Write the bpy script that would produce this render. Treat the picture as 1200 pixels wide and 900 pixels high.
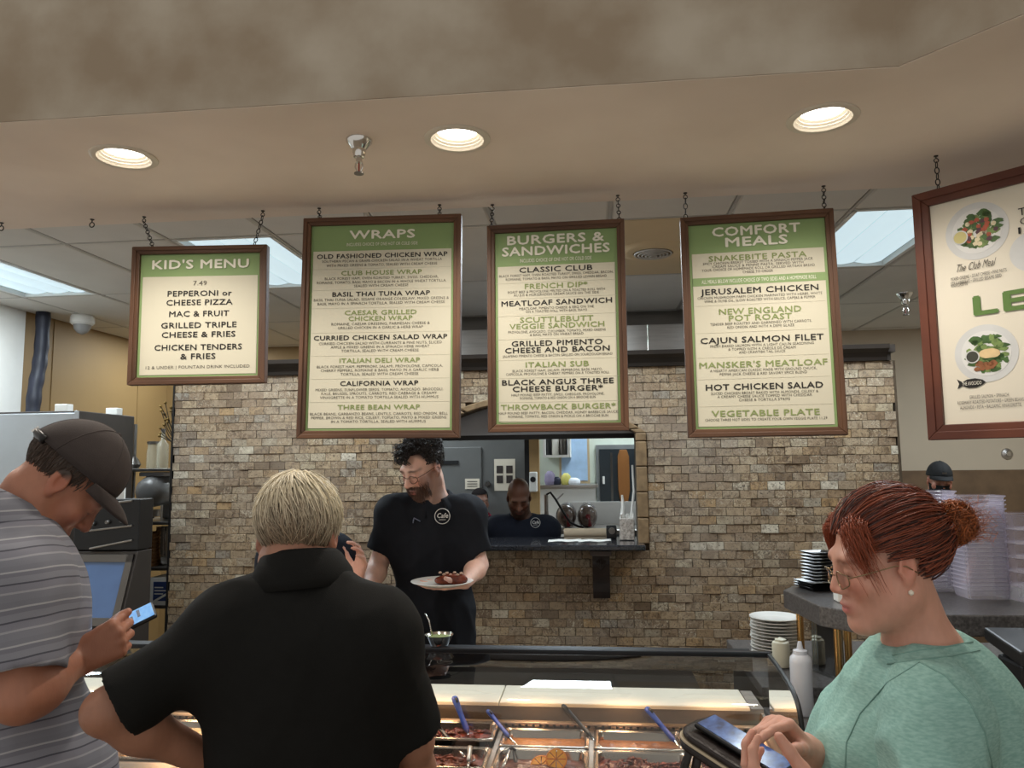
import bpy, bmesh, math, random
import numpy as np
from mathutils import Vector, Matrix

for o in list(bpy.data.objects): bpy.data.objects.remove(o)
scene = bpy.context.scene
COL = scene.collection
rnd = random.Random(7)

# ------------------------------------------------------------------ camera
CAM_H = 1.75; FPX = 900.0
YAW, TILT, ROLL = math.radians(6.0), math.radians(6.0), math.radians(0.65)
CAM_R = Matrix.Rotation(YAW, 3, 'Z') @ Matrix.Rotation(math.pi/2 + TILT, 3, 'X') @ Matrix.Rotation(-ROLL, 3, 'Z')
cam_data = bpy.data.cameras.new('camera'); cam_data.sensor_width = 36.0; cam_data.lens = 36.0*FPX/1200.0
cam_data.clip_start = 0.05; cam_data.clip_end = 60
cam = bpy.data.objects.new('camera', cam_data); COL.objects.link(cam)
cam.matrix_world = Matrix.Translation((0, 0, CAM_H)) @ CAM_R.to_4x4()
scene.camera = cam

# ------------------------------------------------------------------ world, exposure, lamps of the room
scene.view_settings.view_transform = 'Standard'
scene.view_settings.look = 'None'
scene.view_settings.gamma = 1.0
scene.view_settings.use_curve_mapping = False
scene.view_settings.exposure = 0.0
world = bpy.data.worlds.new('room_ambient'); scene.world = world; world.use_nodes = True
world.node_tree.nodes['Background'].inputs[0].default_value = (0.80, 0.76, 0.70, 1)
world.node_tree.nodes['Background'].inputs[1].default_value = 0.74
DOWN_W = 31.0; HEAT_W = 3.3; TROF_W = 36.0
WARM = (1.0, 0.91, 0.80); COOL = (0.86, 0.94, 1.0)
def lamp(name, kind, loc, power, color, size=0.1, size_y=None, direction=(0, 0, -1), spot=120, blend=0.6):
    d = bpy.data.lights.new(name, kind); d.energy = power; d.color = color
    if kind == 'AREA':
        d.size = size
        if size_y: d.shape = 'RECTANGLE'; d.size_y = size_y
    elif kind == 'SPOT':
        d.spot_size = math.radians(spot); d.spot_blend = blend; d.shadow_soft_size = size
    else: d.shadow_soft_size = size
    o = bpy.data.objects.new(name, d); COL.objects.link(o); o.location = loc
    o.rotation_euler = Vector(direction).to_track_quat('-Z', 'Y').to_euler()
    return o

# ------------------------------------------------------------------ pixel helpers (camera rays into the room)
def ray(x, y): return CAM_R @ Vector(((x-600)/FPX, -(y-450)/FPX, -1.0))
CAM_P = Vector((0, 0, CAM_H))
def atD(x, y, d): return CAM_P + ray(x, y)*d
def atY(x, y, Y):
    r = ray(x, y); return CAM_P + r*(Y/r.y)
def atZ(x, y, Z):
    r = ray(x, y); return CAM_P + r*((Z-CAM_H)/r.z)
def atX(x, y, X):
    r = ray(x, y); return CAM_P + r*(X/r.x)
VIEW = CAM_R @ Vector((0, 0, -1)); RIGHT = CAM_R @ Vector((1, 0, 0)); UPV = CAM_R @ Vector((0, 1, 0))

# ------------------------------------------------------------------ object helpers
def tag(o, label=None, cat=None, group=None, kind=None):
    if label: o['label'] = label
    if cat: o['category'] = cat
    if group: o['group'] = group
    if kind: o['kind'] = kind
    return o
def thing(name, loc=(0, 0, 0), label=None, cat=None, group=None, rot=None):
    o = bpy.data.objects.new(name, None); COL.objects.link(o); o.empty_display_size = 0.05
    if rot is not None: o.matrix_world = Matrix.Translation(loc) @ rot.to_4x4()
    else: o.location = loc
    return tag(o, label, cat, group)
def link_mesh(name, me, mat, parent=None):
    o = bpy.data.objects.new(name, me); COL.objects.link(o)
    if mat and not me.materials: me.materials.append(mat)
    if parent is not None: o.parent = parent
    return o
def copy_tree(o, parent=None):
    c = o.copy(); COL.objects.link(c); c.parent = parent
    for ch in list(o.children): copy_tree(ch, c)
    return c
def V(*a): return Vector(a)
class MB:
    """collects shapes, then builds ONE mesh object"""
    def __init__(s): s.v = []; s.f = []
    def add(s, vs, fs, M=None):
        b = len(s.v)
        for v in vs:
            v = Vector(v)
            s.v.append(M @ v if M is not None else v)
        for f in fs: s.f.append([i+b for i in f])
        return s
    def box(s, c, d, M=None):
        x, y, z = c; a, b, e = d[0]/2, d[1]/2, d[2]/2
        vs = [(x+i*a, y+j*b, z+k*e) for k in (-1, 1) for j in (-1, 1) for i in (-1, 1)]
        return s.add(vs, [(0, 2, 3, 1), (4, 5, 7, 6), (0, 1, 5, 4), (2, 6, 7, 3), (0, 4, 6, 2), (1, 3, 7, 5)], M)
    def bb(s, lo, hi, M=None):
        return s.box([(lo[i]+hi[i])/2 for i in range(3)], [hi[i]-lo[i] for i in range(3)], M)
    def prism(s, poly, axis, lo, hi, M=None):
        """poly: list of 2d points in the two other axes (cyclic order x,y,z without axis)"""
        n = len(poly); vs = []
        for t in (lo, hi):
            for (a, b) in poly:
                p = [0, 0, 0]; o = [i for i in range(3) if i != axis]
                p[axis] = t; p[o[0]] = a; p[o[1]] = b; vs.append(p)
        fs = [list(range(n))[::-1], list(range(n, 2*n))]
        for i in range(n): j = (i+1) % n; fs.append((i, j, n+j, n+i))
        return s.add(vs, fs, M)
    def hexa(s, eight): return s.add(eight, [(0, 2, 3, 1), (4, 5, 7, 6), (0, 1, 5, 4), (2, 6, 7, 3), (0, 4, 6, 2), (1, 3, 7, 5)])
    def tube(s, pts, r, n=8, M=None, flat=None, closed=False):
        pts = [Vector(p) for p in pts]; m = len(pts)
        rs = list(r) if hasattr(r, '__len__') else [r]*m
        vs = []; prev = None
        for i, p in enumerate(pts):
            if closed: t = (pts[(i+1) % m]-pts[i-1])
            else: t = (pts[min(i+1, m-1)]-pts[max(i-1, 0)])
            t.normalize()
            if prev is None:
                a = Vector((0, 0, 1)) if abs(t.z) < 0.9 else Vector((1, 0, 0))
                u = t.cross(a).normalized()
            else:
                u = (prev - t*prev.dot(t)).normalized()
            prev = u; w = t.cross(u)
            fx = 1.0 if flat is None else flat
            for k in range(n):
                an = 2*math.pi*k/n
                vs.append(p + u*math.cos(an)*rs[i] + w*math.sin(an)*rs[i]*fx)
        fs = []
        for i in range(m if closed else m-1):
            i2 = (i+1) % m
            for k in range(n):
                k2 = (k+1) % n
                fs.append((i*n+k, i*n+k2, i2*n+k2, i2*n+k))
        if not closed:
            fs.append(list(range(n))[::-1]); fs.append([(m-1)*n+k for k in range(n)])
        return s.add(vs, fs, M)
    def lathe(s, prof, n=24, M=None, c=(0, 0, 0), cap=True, loop=False):
        """prof: (radius, z) from bottom to top, around z through c"""
        vs = []; fs = []
        for (r, z) in prof:
            for k in range(n):
                an = 2*math.pi*k/n; vs.append((c[0]+r*math.cos(an), c[1]+r*math.sin(an), c[2]+z))
        m = len(prof)
        for i in range(m-1):
            for k in range(n):
                k2 = (k+1) % n; fs.append((i*n+k, i*n+k2, (i+1)*n+k2, (i+1)*n+k))
        if loop:
            for k in range(n): k2 = (k+1) % n; fs.append(((m-1)*n+k, (m-1)*n+k2, k2, k))
        elif cap:
            fs.append(list(range(n))[::-1]); fs.append([(m-1)*n+k for k in range(n)])
        return s.add(vs, fs, M)
    def sheet(s, fn, nu, nv, M=None, thick=None):
        vs = [fn(i/nu, j/nv) for j in range(nv+1) for i in range(nu+1)]
        fs = [(j*(nu+1)+i, j*(nu+1)+i+1, (j+1)*(nu+1)+i+1, (j+1)*(nu+1)+i) for j in range(nv) for i in range(nu)]
        return s.add(vs, fs, M)
    def build(s, name, mat, parent=None, bevel=0, smooth=False, world=True, solid=0, subsurf=0, seg=2):
        me = bpy.data.meshes.new(name)
        off = Vector((0, 0, 0))
        if parent is not None and world:
            inv = pworld(parent).inverted()
            vs = [inv @ v for v in s.v]
        else: vs = s.v
        me.from_pydata([tuple(v) for v in vs], [], s.f); me.validate(); me.update()
        bm = bmesh.new(); bm.from_mesh(me); bmesh.ops.recalc_face_normals(bm, faces=bm.faces); bm.to_mesh(me); bm.free()
        o = link_mesh(name, me, mat, parent)
        if smooth:
            me.polygons.foreach_set('use_smooth', [True]*len(me.polygons))
            if smooth != 'all':
                md = o.modifiers.new('es', 'EDGE_SPLIT'); md.split_angle = math.radians(38 if smooth is True else smooth)
        if solid:
            md = o.modifiers.new('so', 'SOLIDIFY'); md.thickness = solid; md.offset = 0
        if bevel:
            md = o.modifiers.new('bv', 'BEVEL'); md.width = bevel; md.segments = seg; md.limit_method = 'ANGLE'; md.angle_limit = math.radians(40)
            if not smooth: md.harden_normals = False
        if subsurf:
            md = o.modifiers.new('ss', 'SUBSURF'); md.levels = subsurf; md.render_levels = subsurf
        return o
def pworld(o):
    m = o.matrix_basis.copy()
    while o.parent is not None:
        o = o.parent; m = o.matrix_basis @ m
    return m

# ------------------------------------------------------------------ materials (all node based)
MATS = {}
def srgb(r, g, b):
    f = lambda c: (c/255/12.92) if c/255 <= 0.04045 else ((c/255+0.055)/1.055)**2.4
    return (f(r), f(g), f(b), 1.0)
def mat(name, col, rough=0.5, metal=0.0, var=0.0, scale=8.0, bump=0.0, bscale=60.0, spec=0.5, col2=None, emit=0.0, trans=0.0, ior=1.45,
        alpha=1.0, sss=0.0, coat=0.0, coord='Object', detail=4.0, stretch=None, emit_col=None, sheen=0.0):
    if name in MATS: return MATS[name]
    m = bpy.data.materials.new(name); MATS[name] = m; m.use_nodes = True
    nt = m.node_tree; N = nt.nodes; L = nt.links; b = N['Principled BSDF']
    c = srgb(*col) if max(col) > 1.0 else (*col, 1.0)
    b.inputs['Base Color'].default_value = c; b.inputs['Roughness'].default_value = rough; b.inputs['Metallic'].default_value = metal
    b.inputs['Specular IOR Level'].default_value = spec; b.inputs['IOR'].default_value = ior
    b.inputs['Transmission Weight'].default_value = trans; b.inputs['Alpha'].default_value = alpha; b.inputs['Coat Weight'].default_value = coat
    if sheen: b.inputs['Sheen Weight'].default_value = sheen
    if sss:
        b.inputs['Subsurface Weight'].default_value = sss; b.inputs['Subsurface Radius'].default_value = (0.012, 0.005, 0.003); b.inputs['Subsurface Scale'].default_value = 0.5
    if emit:
        b.inputs['Emission Color'].default_value = (*(emit_col or (1, 1, 1)), 1); b.inputs['Emission Strength'].default_value = emit
    if var or bump or col2:
        if coord == 'World':
            tc = N.new('ShaderNodeNewGeometry'); out = tc.outputs['Position']
        else:
            tc = N.new('ShaderNodeTexCoord'); out = tc.outputs[coord]
        if stretch:
            mp = N.new('ShaderNodeMapping'); mp.inputs['Scale'].default_value = stretch; L.new(out, mp.inputs[0]); out = mp.outputs[0]
        if var or col2:
            nz = N.new('ShaderNodeTexNoise'); nz.inputs['Scale'].default_value = scale; nz.inputs['Detail'].default_value = detail; L.new(out, nz.inputs['Vector'])
            mx = N.new('ShaderNodeMix'); mx.data_type = 'RGBA'
            c2 = (srgb(*col2) if max(col2) > 1.0 else (*col2, 1.0)) if col2 else tuple(max(0, x*(1-var)) for x in c[:3])+(1,)
            mx.inputs[6].default_value = c; mx.inputs[7].default_value = c2
            rp = N.new('ShaderNodeMapRange'); rp.inputs[1].default_value = 0.35; rp.inputs[2].default_value = 0.65
            L.new(nz.outputs[0], rp.inputs[0]); L.new(rp.outputs[0], mx.inputs[0]); L.new(mx.outputs[2], b.inputs['Base Color'])
        if bump:
            nb = N.new('ShaderNodeTexNoise'); nb.inputs['Scale'].default_value = bscale; nb.inputs['Detail'].default_value = 3; L.new(out, nb.inputs['Vector'])
            bp = N.new('ShaderNodeBump'); bp.inputs['Strength'].default_value = bump; bp.inputs['Distance'].default_value = 0.004
            L.new(nb.outputs[0], bp.inputs['Height']); L.new(bp.outputs[0], b.inputs['Normal'])
    return m

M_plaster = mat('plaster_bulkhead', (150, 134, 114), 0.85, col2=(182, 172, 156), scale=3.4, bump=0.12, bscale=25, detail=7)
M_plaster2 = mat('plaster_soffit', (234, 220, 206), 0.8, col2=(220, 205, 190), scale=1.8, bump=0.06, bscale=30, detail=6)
M_tile = mat('ceiling_tile', (214, 210, 203), 0.95, var=0.06, scale=3, bump=0.35, bscale=160)
M_tile_tan = mat('ceiling_tile_tan', (212, 190, 154), 0.9, var=0.05, scale=3, bump=0.15, bscale=160)
M_tbar = mat('ceiling_grid_bar', (178, 174, 168), 0.5, var=0.1)
M_floor = mat('floor_tile', (150, 134, 116), 0.45, var=0.25, scale=4)
M_tanwall = mat('wall_tan_panel', (146, 117, 74), 0.6, var=0.07, scale=2, bump=0.05)
M_greywall = mat('wall_greige', (188, 172, 150), 0.75, var=0.05, scale=2)
M_brownwall = mat('wall_brown_tile', (110, 86, 62), 0.6, var=0.3, scale=6)
M_mint = mat('wall_kitchen_mint', (206, 214, 200), 0.6, var=0.04)
M_steel = mat('stainless_steel', (186, 182, 178), 0.28, 1.0, var=0.12, scale=5, stretch=(1, 1, 14))
M_steel2 = mat('brushed_steel_dark', (120, 116, 112), 0.38, 1.0, var=0.15, scale=5)
M_steel3 = mat('brushed_steel_soft', (196, 186, 176), 0.42, 1.0, var=0.1, scale=6, stretch=(1, 10, 10))
M_chrome = mat('polished_chrome', (220, 218, 214), 0.12, 1.0, var=0.05)
M_black = mat('black_plastic', (22, 22, 23), 0.4, var=0.2)
M_blackm = mat('black_metal', (28, 26, 25), 0.45, 0.3, var=0.2)
M_white = mat('white_paint', (226, 224, 218), 0.5, var=0.04)
M_mortar = mat('mortar', (84, 70, 54), 0.95, var=0.35, scale=20, bump=0.3)
M_granite = mat('black_granite', (26, 26, 28), 0.12, var=0.0, col2=(54, 54, 58), scale=160, coat=0.3)
M_granite2 = mat('grey_granite', (60, 58, 58), 0.3, col2=(92, 90, 90), scale=120)
M_crown = mat('crown_dark_wood', (46, 38, 32), 0.5, var=0.3, scale=6)

def brick_material(name, src):
    m = bpy.data.materials.new(name); m.use_nodes = True; nt = m.node_tree; N = nt.nodes; L = nt.links; b = N['Principled BSDF']
    if src == 'obj':
        oi = N.new('ShaderNodeObjectInfo'); rv = oi.outputs['Random']
    else:
        at = N.new('ShaderNodeAttribute'); at.attribute_name = 'tone'; rv = at.outputs['Fac']
    def ramp(sock, stops, interp='LINEAR'):
        cr = N.new('ShaderNodeValToRGB'); e = cr.color_ramp; e.interpolation = interp
        while len(e.elements) < len(stops): e.elements.new(0.5)
        for el, (p, c) in zip(e.elements, stops): el.position = p; el.color = srgb(*c)
        L.new(sock, cr.inputs[0]); return cr.outputs[0]
    def math_(op, a, bb):
        n = N.new('ShaderNodeMath'); n.operation = op
        for i, v in enumerate((a, bb)):
            if isinstance(v, (int, float)): n.inputs[i].default_value = v
            else: L.new(v, n.inputs[i])
        return n.outputs[0]
    def rng(v, a, bb, c=0.0, d=1.0):
        n = N.new('ShaderNodeMapRange'); L.new(v, n.inputs[0]); n.inputs[1].default_value = a; n.inputs[2].default_value = bb; n.inputs[3].default_value = c; n.inputs[4].default_value = d; return n.outputs[0]
    def mix(f, a, bb):
        n = N.new('ShaderNodeMix'); n.data_type = 'RGBA'; L.new(f, n.inputs[0])
        for i, v in ((6, a), (7, bb)):
            if isinstance(v, tuple): n.inputs[i].default_value = v
            else: L.new(v, n.inputs[i])
        return n.outputs[2]
    base = ramp(rv, [(0.0, (118, 98, 76)), (0.10, (142, 118, 92)), (0.22, (160, 138, 112)), (0.34, (170, 146, 114)), (0.46, (158, 140, 118)), (0.56, (176, 152, 120)), (0.66, (150, 124, 94)), (0.76, (178, 158, 130)), (0.84, (172, 138, 94)), (0.91, (150, 140, 126)), (0.965, (182, 164, 134)), (1.0, (212, 202, 182))])
    rv2 = math_('FRACT', math_('MULTIPLY', rv, 17.31), 0.0); rv3 = math_('FRACT', math_('MULTIPLY', rv, 53.7), 0.0)
    ge = N.new('ShaderNodeNewGeometry'); ad = N.new('ShaderNodeVectorMath'); ad.operation = 'ADD'; cm = N.new('ShaderNodeCombineXYZ'); k = math_('MULTIPLY', rv, 37.0)
    for i in range(3): L.new(k, cm.inputs[i])
    L.new(ge.outputs['Position'], ad.inputs[0]); L.new(cm.outputs[0], ad.inputs[1]); vec = ad.outputs[0]
    def noise(scale, detail, rough, v=vec, dist=0.0):
        n = N.new('ShaderNodeTexNoise'); n.inputs['Scale'].default_value = scale; n.inputs['Detail'].default_value = detail; n.inputs['Roughness'].default_value = rough; n.inputs['Distortion'].default_value = dist; L.new(v, n.inputs['Vector']); return n.outputs[0]
    n1 = noise(22, 7, 0.7, dist=1.2); n2 = noise(48, 6, 0.7, dist=2.0); n3 = noise(95, 4, 0.6); nl = noise(1.3, 3, 0.5, ge.outputs['Position'])
    c = mix(math_('MULTIPLY', rng(n1, 0.44, 0.60), rng(rv2, 0, 1, 0.4, 0.95)), base, srgb(100, 76, 52))      # brown clouds
    c = mix(math_('MULTIPLY', rng(n2, 0.53, 0.62), rng(rv3, 0.35, 1, 0.0, 0.9)), c, srgb(208, 196, 172))        # pale calcite
    c = mix(math_('MULTIPLY', rng(n2, 0.47, 0.38), rng(rv2, 0.4, 1, 0.0, 0.85)), c, srgb(108, 98, 88))         # grey veins
    c = mix(math_('MULTIPLY', rng(n3, 0.58, 0.64), 0.8), c, srgb(58, 46, 36))                                 # pits
    c = mix(math_('MULTIPLY', rng(nl, 0.48, 0.7), 0.4), c, srgb(146, 136, 126))
    L.new(c, b.inputs['Base Color']); b.inputs['Roughness'].default_value = 0.6
    bp = N.new('ShaderNodeBump'); bp.inputs['Strength'].default_value = 0.6; bp.inputs['Distance'].default_value = 0.003; L.new(n2, bp.inputs['Height']); L.new(bp.outputs[0], b.inputs['Normal'])
    return m
M_brick_o = brick_material('travertine_tile', 'obj'); M_brick_s = brick_material('travertine_tile_field', 'attr')

ORD = 'topmost,second,third,fourth,fifth,sixth,seventh,eighth,ninth,tenth,eleventh,twelfth,thirteenth,fourteenth,fifteenth,sixteenth,seventeenth,eighteenth,nineteenth,twentieth,twenty-first,twenty-second,twenty-third,twenty-fourth,twenty-fifth,twenty-sixth,twenty-seventh,twenty-eighth,twenty-ninth,thirtieth'.split(',')
def from_top(k, n): return ORD[n-1-k] if k == n-1 else ORD[n-1-k]+' from the top'
# ================================================================== SETTING
WALL_Y = 4.70; SOF_Z = 2.66; CEIL_Z = 2.93; BACK_Y = 7.2; LEFT_X = -4.2; RIGHT_X = 4.6
def struct(o): return tag(o, kind='structure')
struct(MB().bb((LEFT_X-0.1, -1.6, -0.1), (RIGHT_X, BACK_Y, 0)).build('floor', M_floor))
struct(MB().bb((LEFT_X-0.1, 2.62, 0), (LEFT_X, BACK_Y, CEIL_Z+0.1)).build('wall_left', M_tanwall))
wb = struct(MB().bb((LEFT_X, BACK_Y, 0), (RIGHT_X, BACK_Y+0.1, CEIL_Z+0.1)).build('wall_back', M_greywall))
MB().bb((1.6, BACK_Y-0.02, 0), (RIGHT_X, BACK_Y, atY(1120, 551, BACK_Y).z)).build('wainscot', M_brownwall, wb)
MB().bb((LEFT_X, BACK_Y-0.015, 0), (-1.3, BACK_Y, CEIL_Z)).build('tan_panel', M_tanwall, wb)
for i, px in enumerate((62, 163)):
    p = atX(px, 430, LEFT_X)
    if p.y < BACK_Y-0.1: MB().bb((LEFT_X, p.y-0.012, 0), (LEFT_X+0.006, p.y+0.012, CEIL_Z)).build('panel_seam', M_tanwall, bpy.data.objects['wall_left'])
MB().bb((LEFT_X, 2.64, 0), (LEFT_X+0.02, atX(24, 430, LEFT_X).y, CEIL_Z)).build('white_panel', M_white, bpy.data.objects['wall_left'])
struct(MB().bb((RIGHT_X, -1.6, 0), (RIGHT_X+0.1, BACK_Y, CEIL_Z+0.1)).build('wall_right', M_greywall))

# ---- brick partition with the arched pass-through
PX0, PX1 = -2.69, 1.762
WTOP = 2.335
OP_L, OP_R = atY(496, 570, WALL_Y).x, atY(746, 570, WALL_Y).x
OP_B = atY(650, 637, WALL_Y).z
SPR = atY(746, 507, WALL_Y).z
ARCH = 0.20; OPC = (OP_L+OP_R)/2; OPH = (OP_R-OP_L)/2
def arch_z(x, grow=0.0):
    t = (x-OPC)/(OPH+grow); t = max(-1, min(1, t))
    return SPR + (ARCH+grow*0.6)*(1-abs(t)**2.2) + (0 if grow == 0 else 0)
T = 0.14; YF = WALL_Y+0.006
m = MB()
m.bb((PX0+0.012, YF, 0), (OP_L, YF+T, WTOP)); m.bb((OP_R, YF, 0), (PX1-0.012, YF+T, WTOP)); m.bb((OP_L, YF, 0), (OP_R, YF+T, OP_B))
NA = 24
for i in range(NA):
    xa = OP_L+(OP_R-OP_L)*i/NA; xb = OP_L+(OP_R-OP_L)*(i+1)/NA
    m.prism([(xa, arch_z(xa)), (xb, arch_z(xb)), (xb, WTOP), (xa, WTOP)], 1, YF, YF+T)
wall_brick = struct(m.build('wall_partition', M_mortar))
# tile edge strip at both ends
BW, BH, BJ = 0.1, 0.05, 0.0024
TRIMW = 0.065
def brick_mesh(w, seed):
    r = random.Random(seed); a = w/2-BJ/2; h = BH/2-BJ/2; d = 0.012; c = 0.0016
    j = lambda s: r.uniform(-s, s)
    vs = []
    corners = [(-a, -h), (a, -h), (a, h), (-a, h)]
    for (x, z) in corners: vs.append((x, 0.014, z))
    o2 = [(x+j(0.0009), z+j(0.0009)) for x, z in corners]
    for (x, z) in o2: vs.append((x, -d+c, z))
    for (x, z) in o2: vs.append((x-math.copysign(c*1.2, x)+j(0.0006), -d+j(0.0012), z-math.copysign(c, z)+j(0.0006)))
    fs = []
    for b in (0, 4):
        for i in range(4): k = (i+1) % 4; fs.append((b+i, b+k, b+4+k, b+4+i))
    fs.append((8, 9, 10, 11))
    return vs, fs
bricks = []
row = 0; z = WTOP-BH/2; rb = random.Random(3)
while z > 0.02:
    x = PX0 + (0 if row % 2 == 0 else -BW/2) + rb.uniform(-0.012, 0.012)
    while x < PX1-0.004:
        x0, x1 = max(x, PX0), min(x+BW, PX1)
        x += BW
        segs = [(x0, x1)]
        in_z = OP_B-0.03 < z < SPR+ARCH+0.1
        if in_z:
            c = (x0+x1)/2
            if z < SPR:
                L_, R_ = OP_L-TRIMW, OP_R+TRIMW
                segs = [(x0, min(x1, L_)), (max(x0, R_), x1)]
            elif OP_L-TRIMW < c < OP_R+TRIMW and z < arch_z(c, TRIMW)-0.004: segs = []
        for (a, b) in segs:
            if b-a > 0.018: bricks.append(((a+b)/2, z, b-a, row))
    z -= BH; row += 1
def tone_at(i): return rb.random()
full = [k for k, b in enumerate(bricks) if abs(b[2]-BW) < 1e-6]
# the individually built ones: right hand part of the wall (nearest the camera), in open view
def brick_rank(k):
    x, z, w, r = bricks[k]
    return -x + (100 if not (1.02 < z < WTOP) else 0) + (50 if x > 1.1 and z < 1.62 else 0) + (50 if (0.36 < x < 1.2 and z > 1.93) else 0)
single = set(sorted(full, key=brick_rank)[:298])
protos = []
for sd in range(6):
    vs, fs = brick_mesh(BW, sd); me = bpy.data.meshes.new('brick'); me.from_pydata(vs, [], fs); me.update(); me.materials.append(M_brick_o); protos.append(me)
SV = []; SF = []; ST = []
for k, (x, z, w, r) in enumerate(bricks):
    proud = rb.uniform(-0.0035, 0.0035)
    if k in single:
        o = bpy.data.objects.new('brick', protos[rb.randrange(6)]); COL.objects.link(o); o.parent = wall_brick; o.location = (x, YF+proud, z)
    else:
        vs, fs = brick_mesh(w, k); b = len(SV); t = rb.random()
        SV += [(x+v[0], YF+proud+v[1], z+v[2]) for v in vs]; SF += [[i+b for i in f] for f in fs]; ST += [t]*len(fs)
me = bpy.data.meshes.new('brick_field'); me.from_pydata(SV, [], SF); me.update()
at = me.attributes.new('tone', 'FLOAT', 'FACE'); at.data.foreach_set('value', ST)
tag(link_mesh('brick_field', me, M_brick_s, wall_brick), kind='stuff')
# corner edge strips
for x in (PX0-0.004, PX1+0.004):
    m = MB().bb((x-0.006, YF-0.016, 0), (x+0.006, YF+T, WTOP)); m.build('edge_strip', M_blackm if x < 0 else M_mortar, wall_brick)
# crown along the top, stepped profile that flares towards the viewer
m = MB(); prof = [(YF+T+0.03, WTOP), (YF-0.03, WTOP), (YF-0.035, WTOP+0.02), (YF-0.055, WTOP+0.045), (YF-0.085, WTOP+0.065), (YF-0.09, WTOP+0.09), (YF+T+0.09, WTOP+0.09), (YF+T+0.085, WTOP+0.065)]
m.prism(prof, 0, PX0-0.04, PX1-0.04)
m.bb((PX1-0.04, YF-0.06, WTOP+0.045), (PX1+0.0, YF+T+0.05, WTOP+0.09)); m.bb((PX1-0.04, YF-0.04, WTOP+0.0), (PX1-0.02, YF+T+0.03, WTOP+0.045))
tag(m.build('trim_1', M_crown), kind='structure')
# tile surround of the pass-through: jamb tiles and arch tiles
M_trimtile = mat('trim_tile', (140, 115, 84), 0.55, var=0.3, scale=20, col2=(112, 90, 64))
w1 = thing('window_1'); struct(w1)
def trim_piece(poly):
    MB().prism(poly, 1, YF-0.03, YF+0.03).build('trim_tile', M_trimtile, w1, bevel=0.006)
zz = OP_B
while zz < SPR-0.02:
    z2 = min(zz+0.152, SPR)
    for (a, b) in ((OP_L-TRIMW, OP_L), (OP_R, OP_R+TRIMW)): trim_piece([(a+0.001, zz+0.002), (b-0.001, zz+0.002), (b-0.001, z2-0.002), (a+0.001, z2-0.002)])
    zz = z2
NT = 10
for i in range(NT):
    def pt(t, g):
        hw = OPH+g; x = OPC-hw*math.cos(math.pi*t); 
        return (x, arch_z(x, g) if g else arch_z(x))
    ta, tb = i/NT+0.004, (i+1)/NT-0.004
    trim_piece([pt(ta, 0), pt((ta+tb)/2, 0), pt(tb, 0), pt(tb, TRIMW), pt((ta+tb)/2, TRIMW), pt(ta, TRIMW)])
# granite sill and its two corbels
m = MB().bb((OP_L-0.02, YF-0.16, OP_B-0.028), (OP_R+0.035, YF+T+0.22, OP_B+0.006))
tag(m.build('window_sill', M_granite, w1, bevel=0.008), None)
M_corbel = mat('corbel_dark', (50, 36, 28), 0.5, var=0.4, scale=20)
def corbel(px):
    c = atY(px, 650, YF-0.02); zt = OP_B-0.028; zb = atY(px, 700, YF).z
    r = thing('corbel', (c.x, YF-0.01, zb), rot=None); r.parent = w1
    hw = 0.05
    m = MB(); prof = []
    for i in range(15):
        t = i/14; y = 0.13*(1-t)**1.3*(1-0.25*math.sin(t*math.pi*2.2)) + 0.025
        prof.append((YF-0.012-y, zt-0.025-t*(zt-0.025-zb)))
    prof = [(YF, zt-0.025)]+prof+[(YF, zb)]
    m.prism(prof, 0, c.x-hw, c.x+hw); m.bb((c.x-hw-0.012, YF-0.155, zt-0.026), (c.x+hw+0.012, YF, zt))
    for k in range(7):   # carved leaf
        t = k/6; an = (t-0.5)*2.0
        m.tube([(c.x, YF-0.09, zt-0.12), (c.x+0.025*math.sin(an), YF-0.135+0.02*abs(an), zt-0.075), (c.x+0.043*math.sin(an), YF-0.14+0.02*abs(an), zt-0.05+0.02*math.cos(an)-0.02)], [0.004, 0.007, 0.003], 6)
    m.build('corbel_body', M_corbel, r, bevel=0.004)
    return r
corbel(704); corbel(540)

# ---- plaster bulkhead over the counter: front face, soffit, 45 degree turn on the right
FY, BY = 1.785, 2.62
KX = 0.725                                # corner where the front face turns
ang = math.radians(-47)
def far(p, L): return (p[0]+math.cos(ang)*L, p[1]+math.sin(ang)*L)
pB = (1.33, BY)
front_out = far((KX, FY), 2.4); back_out = far(pB, 2.4)
poly = [(-4.2, FY), (KX, FY), front_out, back_out, pB, (-4.2, BY)]
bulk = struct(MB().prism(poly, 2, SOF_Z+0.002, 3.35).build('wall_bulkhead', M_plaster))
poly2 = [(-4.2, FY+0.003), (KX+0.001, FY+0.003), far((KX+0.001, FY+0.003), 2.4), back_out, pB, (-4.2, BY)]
MB().prism(poly2, 2, SOF_Z, SOF_Z+0.002).build('soffit_board', M_plaster2, bulk)

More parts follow.
